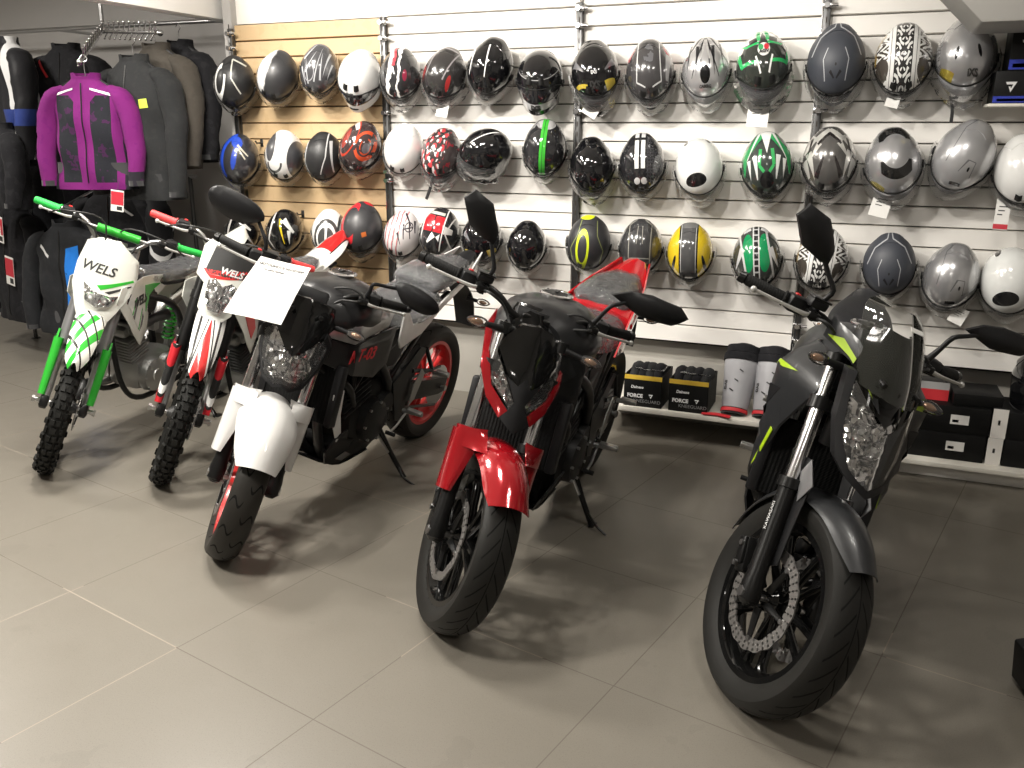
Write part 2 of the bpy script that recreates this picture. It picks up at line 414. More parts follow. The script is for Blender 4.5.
for i, (x, tx, pw) in enumerate(((-3.9, -3.3, 78), (-2.9, -2.3, 96), (-1.9, -1.2, 88), (-.9, -.1, 72))):
    add_wall_wash(x, 2.35, tx, 1.62, pw, 'added wall-wash spot aimed at the %s' % ('tan wooden panel', 'helmets beside the wooden panel', 'middle helmets of the white wall', 'helmets at the right of the wall')[i])
sc = bpy.context.scene
sc.view_settings.view_transform = 'Standard'; sc.view_settings.look = 'None'; sc.view_settings.gamma = 1; sc.view_settings.exposure = .12
sc.view_settings.use_curve_mapping = False
sc.cycles.max_bounces = 6; sc.cycles.transparent_max_bounces = 12; sc.cycles.use_denoising = True
# ------------------------------------------------------------- helmets
def hring(f, z, t, th, off=0.):
    A, B = .124, (.158 if cos(th) > 0 else .150)
    x = (A*f+off)*sin(th); y = (B*f+off)*cos(th)
    if cos(th) > 0: y += .034*max(0, t)**.8*cos(th)**3*(1-.25*max(0, t)); x *= 1-.10*max(0, t)*cos(th)**2
    else: y += .012*max(0, t)*cos(th)**2
    return (x, y, z)
def hlevel(k, th, off=0.):
    """k 0..1 crown to brow, 1..2 brow to rim"""
    if k <= 1:
        p = k*pi/2; return hring(sin(p)**.94 if k > 0 else 0., (.138+off)*cos(p), 0, th, off*sin(p))
    t = k-1; return hring(1-.17*t**2.4-.03*sin(pi*t), -.125*t, t, th, off)
def seg_mask(a, b, x0, y0, x1, y1, w0, w1=None):
    """tapered stroke from one point to another"""
    w1 = w0 if w1 is None else w1
    L = hypot(x1-x0, y1-y0); ux, uy = (x1-x0)/L, (y1-y0)/L
    t = (a-x0)*ux+(b-y0)*uy; d = xabs((b-y0)*ux-(a-x0)*uy)
    return (t > 0.) & (t < L) & (d < (t*((w1-w0)/L)+w0))
K = (.012, .012, .013); W = (.82, .82, .80); S = (.50, .50, .51); GR = (.02, .42, .10); RD = (.55, .02, .025); YE = (.80, .60, .02)
def strokes(a, b, L): 
    m = None
    for q in L:
        s_ = seg_mask(a, b, *q); m = s_ if m is None else (m | s_)
    return m
def both(L): return L+[(-q[0], q[1], -q[2], q[3])+tuple(q[4:]) for q in L]
PAT = {}
def pat(f): PAT[f.__name__] = f; return f
@pat
def zgraphic(a, b, z, n): return [(ring(a, b, -.52, -.15, .26, .58, .20) & ((b < .1) | (a < -.5)), W), (strokes(a, b, [(-.05, .75, .05, .0, .03), (.05, 0, .55, -.5, .03), (-.05, .75, .6, .6, .03)]), (.5, .5, .45))]
@pat
def leftwhite(a, b, z, n): return [(a < ((n-.5)*.25-.28), (.6, .6, .6)), (band(a-(n-.5)*.3, -.29, -.24), (.25, .25, .25))]
@pat
def scribble(a, b, z, n):
    return [(strokes(a, b, [(-.7, .2, -.2, .85, .05, .01), (-.5, -.3, -.1, .6, .04, .0), (-.3, -.7, -.6, .3, .03, .0), (.0, -.6, .15, .8, .035, .0), (.3, -.5, .2, .6, .05, .0), (.55, .6, .4, -.4, .05, .0), (.75, .2, .6, -.5, .04, .0), (-.75, -.1, -.45, -.75, .04, .01)]), (.45, .46, .48)), (ring(a, b, -.3, -.3, .25, .3, .08), (.3, .3, .32))]
@pat
def plain(a, b, z, n): return []
@pat
def redstripe(a, b, z, n): return [(band(a+(n-.5)*.5, -.50, -.28), W), (band(a+(n-.5)*.6, .0, .14), W), (band(a+(n-.5)*.4, -.28, -.12) & (b > .0), (.6, .06, .08)), (ell(a, b, .38, -.30, .10, .20), (.25, .02, .05))]
@pat
def peakline(a, b, z, n): return [(strokes(a, b, [(-.5, .75, .45, .75, .03), (-.55, .75, -.62, -.4, .025), (.45, .75, .25, -.45, .03)]), (.28, .26, .27)), (ell(a, b, -.80, -.35, .08, .25) | ell(a, b, .52, -.45, .09, .26), (.38, .03, .03)), (ell(a, b, .1, 1., .3, .08), (.40, .05, .05))]
@pat
def slivers(a, b, z, n): return [(strokes(a, b, [(-.78, .3, -.72, -.55, .04, .02), (-.15, .55, .05, -.55, .035, .02)]), (.75, .75, .75))]  # two thin pale strokes in the shell colour
@pat
def whitevisor(a, b, z, n): return [((b < -.55) & band(z, -.100, -.040), (.45, .45, .46)), ((b < -.2) & band(z, .066, .070), (.3, .3, .3))]
@pat
def ixsyellow(a, b, z, n): return [(strokes(a, b, both([(.82, .0, .45, -.38, .10, .02)])), (.16, .16, .17)), (strokes(a, b, [(.45, -.75, .85, -.55, .09)]), (.62, .48, .06)), (strokes(a, b, [(-.8, -.62, -.3, -.78, .04)]), (.55, .42, .05))]
@pat
def linesred(a, b, z, n): return [(strokes(a, b, both([(.42, .75, .5, -.55, .02), (.42, .75, .15, .9, .02), (.5, -.55, .15, -.72, .02)])), (.6, .6, .6)), (strokes(a, b, both([(.62, .62, .85, .2, .09, .05)])), (.42, .02, .04)), (ell(a, b, 0, .25, .2, .4) & (n > .5), (.12, .12, .13)), (strokes(a, b, [(.8, .3, .72, -.5, .12, .05)]), (.35, .35, .35))]
@pat
def spikes(a, b, z, n): return [(strokes(a, b, both([(.0, .85, .55, -.5, .05, .01), (.1, .95, .95, -.1, .045, .01), (.30, .5, .38, -.5, .07, .0), (.55, .75, .75, -.3, .06, .0), (.12, .4, .2, -.4, .05, .0)])), (.03, .03, .035)), (ell(a, b, 0, -.45, .2, .26), K), (strokes(a, b, both([(.0, .75, .18, .0, .06, .03)])), (.78, .78, .78))]
@pat
def agv(a, b, z, n): return [(strokes(a, b, both([(.10, .9, .42, .15, .18, .26), (.5, .85, .9, .1, .08, .16)])), (.72, .74, .72)), (strokes(a, b, both([(.12, .85, .18, .2, .045, .08), (.15, .12, .62, .12, .05), (.62, .12, .9, .55, .03), (.9, .1, .8, -.35, .06, .04), (.8, -.35, .2, -.48, .05, .04)])), (.02, .45, .12)), (strokes(a, b, both([(.22, .28, .5, .25, .11)])), K), (ell(a, b, 0, -.12, .22, .22), (.75, .75, .72)), (ell(a, b, .1, -.05, .09, .11), (.6, .03, .05)), (ell(a, b, -.1, -.05, .09, .11), (.05, .35, .12)), (strokes(a, b, both([(.3, -.3, .15, -.75, .03)])), W)]
@pat
def bluelines(a, b, z, n):
    c = (.42, .43, .45)
    return [(strokes(a, b, both([(.05, 1., .10, .72, .018), (.10, .72, .55, .45, .02), (.55, .45, .82, -.05, .02), (.28, .05, .42, -.25, .014), (.42, -.25, .34, -.75, .014)])), c), (strokes(a, b, both([(.18, -.55, .04, -.72, .04, .02)])), (.01, .01, .012)), (ell(a, b, 0, -.4, .03, .04), (.01, .01, .01))]
@pat
def ornament(a, b, z, n):
    f = xsin(xabs(a)*20+xsin(b*15)*2.2)*xsin(b*15+xsin(xabs(a)*22)*2.0)
    inn = xabs(a) < .28
    return [(inn & (f > -.12), (.03, .03, .03)), (band(xabs(a), .28, .30), K), (band(xabs(a), .42, .44), (.1, .1, .1)), ((xabs(a) > .52) & (xsin(a*26+xsin(b*19)*3)*xsin(b*15+n*4) > .0), (.06, .05, .04)), ((a < -.62) & (n > .55), (.42, .28, .07)), (ell(xabs(a), b, .7, -.45, .22, .3), (.07, .06, .05))]
@pat
def silverslots(a, b, z, n): return [(strokes(a, b, [(0, .55, 0, .86, .0, .26)]), (.10, .10, .10)), (ell(xabs(a)+(b+.35)*.25, b, .36, -.30, .055, .16), K), (strokes(a, b, [(-.85, -.52, -.45, -.80, .07)]), (.65, .52, .08))]
@pat
def blueblack(a, b, z, n): return [(ring(a, b, -.1, -.1, .62, .95, .16) & (a < -.15), (.02, .08, .60)), (ell(a+b*.3, b, .1, .55, .28, .25), (.02, .07, .5)), (ell(a, b, -.05, -.1, .14, .45), (.02, .06, .42)), (strokes(a, b, [(.0, .45, .6, .1, .05, .02), (.1, .3, .5, -.05, .03)]), (.55, .52, .42))]
@pat
def whitemid(a, b, z, n): return [(ell(a, b, -.58, .25, .26, .62) , (.07, .07, .075)), (ell(a, b, .68, -.15, .36, .72), (.05, .05, .055)), (ring(a, b, -.3, -.45, .36, .3, .14) & (b < -.4), (.05, .05, .05))]
@pat
def twinsilver(a, b, z, n): return [(strokes(a, b, [(-.80, .7, -.86, -.4, .04), (-.86, -.4, -.5, -.9, .03), (.22, .9, .3, -.1, .03), (.3, -.1, .1, -.8, .025), (.42, .6, .72, -.6, .075, .03)]), (.5, .5, .5))]
@pat
def redorange(a, b, z, n): return [(ring(a, b, .40, .0, .42, .52, .14) & (n > .44), (.52, .07, .025)), (ring(a, b, .45, -.05, .22, .3, .10) & (n < .55), (.45, .06, .02)), (ell(a, b, -.62, .0, .18, .42), (.26, .05, .04)), (ell(a, b, .5, -.1, .16, .2), (.10, .09, .10)), (strokes(a, b, [(-.55, .85, -.2, .45, .16, .1)]), (.65, .6, .58)), (ring(a, b, -.5, .1, .42, .75, .06), (.40, .04, .02))]
@pat
def skulls(a, b, z, n): return [((xsin(a*15+n*9)*xsin(b*11+n*6) > .25) & (a < .35), (.48, .05, .06)), ((xsin(a*18+n*12)*xsin(b*13-n*6) > .55) & (a < .25), (.6, .55, .55)), ((a > .4) & (n > .58), (.22, .02, .03))]
@pat
def greenstripe(a, b, z, n): return [(band(a, -.12, .16), (.05, .42, .04)), (band(a, .16, .24) | band(a, -.19, -.13), K), (band(a, .0, .03), (.02, .15, .02)), (ell(a, b, .05, .72, .42, .2) & (xabs(a-.02) > .13), (.38, .38, .38)), (ell(a, b, -.5, .55, .3, .3) & (n > .5), (.25, .25, .25))]
@pat
def twowhite(a, b, z, n): return [(band(xabs(a+.02), .05, .22) & band(b, -.35, .62), W), (band(xabs(a+.02), .05, .22) & (b > .72), (.6, .6, .6)), (ell(xabs(a), b, .15, -.72, .13, .1), (.7, .7, .7)), ((xmax(xmod(a*9, 1.), xmod(b*9, 1.)) > .55) & (a > .25) & (n > .42), (.05, .05, .055))]
@pat
def whitevents(a, b, z, n): return [(ell(xabs(a)+(b-.72)*.35, b, .46, .72, .09, .13), K), (ell(a, b, .22-.35, -.62, .42, .19), K)]
@pat
def greenmulti(a, b, z, n): return [(strokes(a, b, both([(.1, .9, .9, .05, .12, .1), (.8, .4, .85, -.4, .12, .03)])), (.03, .33, .10)), (strokes(a, b, both([(.2, .95, .75, .0, .05, .01), (.5, .9, .95, .3, .08, .02), (.45, .1, .35, -.6, .09, .02), (.68, .0, .6, -.6, .07, .0)])), (.72, .74, .72)), (strokes(a, b, [(.0, 1., .02, .15, .25, .0)]), (.78, .78, .76)), (strokes(a, b, both([(.22, .3, .28, -.2, .06), (.28, -.2, .1, -.4, .05)])), (.05, .42, .12)), (ell(a, b, 0, -.62, .26, .22), K)]
@pat
def silverflame(a, b, z, n): return [(strokes(a, b, both([(.0, .8, .5, .45, .07, .1), (.5, .6, .9, .1, .14, .04), (.35, .35, .75, -.2, .10, .0), (.75, .1, .5, -.7, .12, .0), (.9, -.1, .7, -.6, .1, .03)])), (.72, .71, .67)), (strokes(a, b, both([(.0, .65, .42, .3, .05, .04), (.2, -.1, .45, -.65, .03, .09), (.62, .55, .8, -.1, .05, .0)])), (.035, .03, .03))]
@pat
def silverc(a, b, z, n): return [(ring(a, b, .05, .08, .62, .66, .20) & (xabs(a-.05) < .52) & ((b > .42) | (b < -.20)), (.03, .03, .03)), (strokes(a, b, [(-.85, -.55, -.4, -.88, .05)]), (.5, .42, .12))]
@pat
def silverline(a, b, z, n): return [(strokes(a, b, [(-.35, .6, -.42, -.4, .012), (-.35, .6, -.1, .95, .012), (.25, -.2, .1, -.55, .03, .01), (.25, -.2, .5, -.2, .012), (.5, -.2, .52, -.6, .012)]), (.22, .22, .23)), (ell(a, b, .37, -.42, .035, .06), K), (strokes(a, b, [(.0, -.85, .35, -.82, .035)]), (.06, .06, .06))]
@pat
def blackmix(a, b, z, n): return [(strokes(a, b, [(-.62, .9, -.7, -.75, .07, .05)]), (.6, .58, .56)), (strokes(a, b, [(-.1, .5, .6, .2, .1, .04), (.3, .1, .8, -.4, .1, .02)]), (.62, .62, .6)), (strokes(a, b, [(.0, .1, .4, -.3, .07, .02), (.3, -.1, .1, -.6, .05, .0)]), (.38, .02, .03))]
@pat
def yellowmix(a, b, z, n): return [(strokes(a, b, [(-.55, .9, -.62, -.5, .06, .05), (-.62, -.5, -.2, -.85, .04)]), (.62, .6, .58)), (strokes(a, b, [(-.1, .2, .3, -.5, .06, .02), (-.2, .5, -.1, .1, .05, .02)]), (.60, .46, .02)), (strokes(a, b, [(.0, .5, .65, .05, .13, .05), (.4, .1, .55, -.5, .1, .0)]), (.6, .62, .6))]
@pat
def whiteloop(a, b, z, n): return [(ring(a, b, .0, -.35, .62, .72, .12) , (.05, .05, .05)), (ell(a, b, 0, -.4, .45, .5) & (xabs(a) > .06), (.06, .06, .06)), (band(a, .55, .68) & (b > 0), (.05, .05, .05)), (ell(a, b, 0, -.95, .5, .1), K)]
@pat
def bigred(a, b, z, n): return [(ring(a, b, -.38, -.02, .46, .72, .17) & (a < -.12), (.60, .02, .03)), (ell(a, b, .3, .95, .4, .16), (.55, .02, .03)), (strokes(a, b, [(.28, -.45, .48, -.35, .08)]), (.55, .14, .03)), (strokes(a, b, [(-.6, -.72, -.25, -.78, .05)]), (.5, .02, .02))]
@pat
def redlace(a, b, z, n): return [(band(xmod(a*4+n*.6+b*.4, 1.), .0, .16) & (a < .15), (.5, .03, .05)), (band(xmod(a*4+n*.6+b*.4, 1.), .22, .30) & (a < .15), K), (strokes(a, b, [(.0, .8, .5, .3, .05, .02), (.1, .3, .3, -.3, .05, .02), (.35, .45, .6, -.2, .04, .02), (.55, .6, .75, .1, .05, .02), (-.1, -.1, .2, -.55, .05, .01), (.2, .1, .6, .3, .03)]), (.05, .04, .05)), (ring(a, b, .4, .25, .18, .2, .12), (.05, .04, .05))]
@pat
def redblock(a, b, z, n): return [((xabs(a+.25) < .55) & band(b, -.1, .55), (.56, .02, .03)), (band(a, -.27, -.2), K), (band(xabs(a+.25), .52, .58), W), (strokes(a, b, both([(.12, -.2, .4, -.55, .14, .04)])) & (a < .2), W), (strokes(a, b, [(.7, .7, .45, -.1, .03), (.45, -.1, .85, -.6, .03), (.35, .05, .75, .05, .16, .1)]), (.65, .63, .6)), (band(b, .6, .72) & (a < .2), (.5, .5, .45))]
@pat
def neon(a, b, z, n):
    c = (.60, .72, .02)
    return [(ring(a, b, -.18, -.30, .26, .60, .19) , c), (ell(a, b, -.18, .92, .38, .17), c), (strokes(a, b, both([(.35, .75, .45, .2, .014), (.45, .2, .75, -.3, .014), (.75, -.3, .6, -.8, .014)])), (.26, .3, .1))]
@pat
def greylines(a, b, z, n): return [(strokes(a, b, both([(.18, .9, .5, .7, .02), (.5, .7, .48, -.7, .02), (.1, .65, .14, .0, .015)])), (.3, .29, .26)), (strokes(a, b, both([(.7, .7, .92, .1, .07, .03)])), (.28, .28, .28)), (strokes(a, b, [(-.45, -.5, .45, -.5, .02)]), (.3, .3, .28))]
@pat
def yellowcar(a, b, z, n): return [(xabs(a+.02) < .40, K), (xabs(a+.02) < .30, (.07, .07, .072)), (band(xabs(a+.02), .30, .33), (.5, .5, .48)), (band(b, .72, .95) & (xabs(a) < .3), (.14, .14, .14)), (ell(xabs(a)+(b+.5)*.3, b, .66, -.5, .07, .3), K)]
@pat
def greencage(a, b, z, n): return [(ell(xabs(a), b, .32, .05, .24, .62), (.01, .26, .09)), (band(xabs(a), .08, .13) | band(xabs(a+b*.18), .5, .58), (.6, .6, .6)), (xabs(a) < .08, K), (strokes(a, b, both([(.55, .2, .85, -.4, .11, .02), (.2, .85, .5, .75, .05)])), (.55, .55, .55)), (band(xmod(b*5, 1.), .0, .25) & (xabs(a) < .08), (.45, .45, .45))]

M_visor_dark = mat('visor_dark', (.012, .012, .014), .07, coat=1.)
M_visor_smoke = mat('visor_smoke', (.10, .10, .11), .08, coat=1., alpha=.72)
M_visor_clear = clear_mat('visor_clear', (.5, .5, .5), .04, .12)
M_visor_silver = mat('visor_silver', (.50, .51, .53), .14, .4, coat=.5)
M_liner = mat('helmet_liner', (.03, .03, .032), .85, sheen=.3)
M_trim = mat('black_rubber_trim', (.010, .010, .010), .5, vary=.1, spec=.3)
M_bag = clear_mat('clear_plastic_bag', (.85, .85, .85), .08, .06, lambda x, y, z: (xnoise(11., 3., dist=.8), .5, .02), 1.35)
M_paper = mat('white_paper', (.80, .79, .76), .75, vary=.1)
M_ink = mat('black_ink', (.03, .03, .03), .6)
M_dk = mat('gloss_black', (.012, .012, .013), .12, coat=1.)
M_yellow_ink = mat('yellow_sticker', (.66, .55, .10), .45)
M_peg = mat('peg_metal', (.12, .12, .12), .35, .9)
M_redtag = mat('red_card', (.55, .03, .05), .5)

def helmet_mesh():
    mb = MB(); N = 48; ks = [i/11 for i in range(1, 12)]+[1+i/8 for i in range(1, 9)]
    top = hlevel(0, 0); rows = [[hlevel(k, 2*pi*j/N) for j in range(N)] for k in ks]
    mb.grid(rows, None, cv=True, flip=True); mb.add([top]+rows[0], [(0, 1+j, 1+(j+1) % N) for j in range(N)], None)
    return mb
def hpatch(k0, k1, t0, t1, off, n=8, w=20, curve=.0):
    rows = []
    for i in range(n+1):
        r = []
        for j in range(w+1):
            u = j/w; th = t0+(t1-t0)*u; e = 1-abs(2*u-1)**6
            km = (k0+k1)/2; k = km+(k0+(k1-k0)*i/n-km)*(.25+.75*e)+curve*abs(2*u-1)**2
            edge = min(1, 4*min(i/n, 1-i/n)+.0)*min(1, 5*min(u, 1-u))
            r.append(hlevel(k, th, .0005+off*min(1, edge*1.6)))
        rows.append(r)
    return rows
def make_helmet_prototype():
    r = empty('motorcycle_helmet')
    mb = helmet_mesh(); mb.mats = [MATS['helmet_blank']]; sh = mb.build('shell', r, ang=60)
    mb = MB(); N = 40   # rolled rim and padded inside
    rows = []
    for f, z in ((1., 0), (.985, -.006), (.93, -.008), (.86, -.002), (.80, .03), (.78, .08)):
        rows.append([(lambda p: (p[0]*f, p[1]*f, p[2]+z))(hlevel(2, 2*pi*j/N)) for j in range(N)])
    mb.grid(rows, M_liner, cv=True, flip=True); mb.ball((0, .0, -.01), (.094, .118, .10), M_liner, 24, 12); ln = mb.build('liner', r)
    return r, sh, ln
mat('helmet_blank', (.5, .5, .5))
def helm_mat(nm, col, rough, metal, coat, pt):
    key = 'helmet_%s_%s' % (pt, nm)
    def lay(x, y, z):
        a = x*(-1/.125); b = y*(-1/.16); n = xnoise(14., 3.)
        return PAT[pt](a, b, z, n)
    return mat(key, col, rough, metal, coat, layers=lay)
def hand_tag(name, parent, loc, w_, h_, rz=0., m=None, red=False, txt=None, tilt=0.):
    """a swing tag: card hanging below a thing in world-vertical plane, part of the thing"""
    b = MB(); b.box((0, 0, 0), (w_, .0015, h_), m or M_paper)
    if red: b.box((0, -.0012, -h_*.22), (w_*.98, .001, h_*.5), M_redtag)
    for k in range(3): b.box((0, -.0012, h_*(.32-.1*k)), (w_*.6, .0008, h_*.03), M_ink)
    b.tube([(0, 0, h_/2), (.002, -.0, h_/2+.05)], .0008, M_ink, 5)
    o = b.build(name, parent); return o
H_ROOT, H_SHELL, H_LINER = make_helmet_prototype()
_first = [True]
def helmet(px, py, col, pt, label, group, rough=.12, metal=0., coat=1., spin=0., tilt=20., yaw=0., visor='dark', bag=1, vents=1, size=1., text=(), strap=0, tagc=0, chin=None, y=None, roll=0., spoiler=1, loc=None):
    if _first[0]: r, sh, ln = H_ROOT, H_SHELL, H_LINER; _first[0] = False
    else:
        r = H_ROOT.copy(); COL.objects.link(r); sh = H_SHELL.copy(); COL.objects.link(sh); ln = H_LINER.copy(); COL.objects.link(ln)
        sh.parent = r; ln.parent = r
    c = at_y(px, py, (y or WY-.150)) if loc is None else V(loc)
    yaw = .68*math.degrees(atan2(-c.x, c.y)) if loc is None else yaw
    # crown towards the room, face down; then tilt (crown lifts), yaw, spin about the crown axis
    size *= .935
    t = radians(tilt); base = Matrix(((-1, 0, 0), (0, 0, -1), (0, -1, 0)))        # local x->-X, y->-Z, z->-Y
    R = Matrix.Rotation(radians(yaw), 3, 'Z') @ Matrix.Rotation(-t, 3, 'X') @ Matrix.Rotation(radians(roll), 3, 'Y') @ base @ Matrix.Rotation(radians(spin), 3, 'Z')
    r.matrix_world = Matrix.Translation(c) @ R.to_4x4() @ Matrix.Scale(size, 4)
    sh.material_slots[0].link = 'OBJECT'; sh.material_slots[0].material = helm_mat('%d_%d_%d_%d' % (int(col[0]*99), int(col[1]*99), int(col[2]*99), int(rough*99)), col, rough, metal, coat, pt)
    tag(r, label, 'helmet', group)
    vm = {'dark': M_visor_dark, 'smoke': M_visor_smoke, 'clear': M_visor_clear, 'silver': M_visor_silver}.get(visor)
    if vm:
        mb = MB(); mb.grid(hpatch(.90, 1.46, radians(-80), radians(80), .004), vm, flip=True)
        for s_ in (-1, 1):   # pivots
            p = V(hlevel(1.12, radians(84*s_), .002)); q = V(hlevel(1.12, radians(84*s_), .009))
            mb.tube([p, q], .019, M_trim, 18)
        mb.build('visor', r, ang=60)
        mb = MB(); rr = [hlevel(.885+.02*abs(u/10-1)**2+.28*abs(u/10-1)**6, radians(-81+8.1*u), .003) for u in range(21)]
        mb.tube(rr, .0028, M_trim, 6); mb.build('visor_seal', r)
    if vents:
        for s_ in (-1, 1):
            mb = MB(); mb.sheet([[hlevel(k, radians(s_*d), o) for d, o in ((10, .001), (16, .007), (24, .001))] for k in (.62, .70, .78)], M_trim if visor != 'silver' else M_dkmetal, .002, 3); mb.build('vent', r)
        mb = MB(); mb.grid(hpatch(1.66, 1.80, radians(-16), radians(16), .003, 4, 8), M_trim, flip=True)
        mb.build('chin_vent', r)
    if spoiler:
        mb = MB(); sm = sh.material_slots[0].material
        mb.sheet([[hlevel(k, radians(180+d), o) for d, o in ((-42, .0), (-20, q), (0, q*1.15), (20, q), (42, .0))] for k, q in ((.42, .0), (.58, .006), (.74, .010), (.80, .0))], sm, .002, 3); mb.build('spoiler', r)
    if bag:
        rows = []; rnd = random.Random(int(px*7+py))
        ks = (.98, 1.04, 1.1, 1.2, 1.35, 1.6, 1.85, 2., 2.)
        for i, k in enumerate(ks):
            rows.append([tuple(V(hlevel(k, radians(-100+200*j/22), .006+(.004*i if i < 8 else 0)+rnd.uniform(-.003, .005)*(0 < j < 22)))*(1. if i < 8 else .75)) for j in range(23)])
        mb = MB(); mb.grid(rows, M_bag, flip=True); mb.build('plastic_bag', r, ang=180)
    bl = {}
    for tx in text:
        s0, a, b_, sz, m, kw = tx[0], tx[1], tx[2], tx[3], tx[4], (tx[5] if len(tx) > 5 else {})
        mb = text_mb(s0, sz, m, .0004, bold=kw.get('bold', .0006), spacing=kw.get('sp', 1.))
        T = Matrix.Translation((-a*.125, -b_*.16, .3)) @ Matrix(((-1, 0, 0, 0), (0, -1, 0, 0), (0, 0, 1, 0), (0, 0, 0, 1))) @ Matrix.Rotation(radians(kw.get('rot', 0)), 4, 'Z')
        if kw.get('face'):      # reads on the front of the helmet
            e = radians(kw['face']); T = Matrix.Rotation(0, 4, 'X') @ frame((-a*.125, .3*sin(e), .3*cos(e)+kw.get('oz', b_*.1)), (-1, 0, 0), (0, -cos(e), sin(e)))
        wrap(mb, H_SHELL, T, kw.get('off', .0045)); mb.build('lettering', r)
    if strap:
        mb = MB(); mb.tube([(.04, .06, -.10), (.05, .12, -.13), (.045, .19, -.115), (.05, .25, -.12)], .011, M_liner, 8, n=4, flat=.18); mb.build('chin_strap', r)
    if tagc:
        b = MB(); Mi = (Matrix.Translation(c) @ R.to_4x4()).inverted()
        w_, h_, dx, dz = tagc[:4]; red = len(tagc) > 4 and tagc[4]
        tm = MB(); tm.box((0, 0, -h_/2), (w_, .002, h_), M_paper)
        for k in range(3): tm.box((-.005*k, -.0016, -h_*(.25+.13*k)), (w_*(.55-.1*k), .001, h_*.035), M_ink)
        if red: tm.box((0, -.0016, -h_*.9), (w_, .001, h_*.16), M_redtag)
        tm.tube([(0, 0, 0), (.0, .01, .07)], .001, M_ink, 5)
        TT = Mi @ Matrix.Translation(c+V((dx, -.01, dz))) @ Matrix.Rotation(radians(tagc[5] if len(tagc) > 5 else 8), 4, 'Y') @ Matrix.Rotation(radians(-12), 4, 'X')
        tm.build('price_tag', r, T=TT, flat=True)
    return r

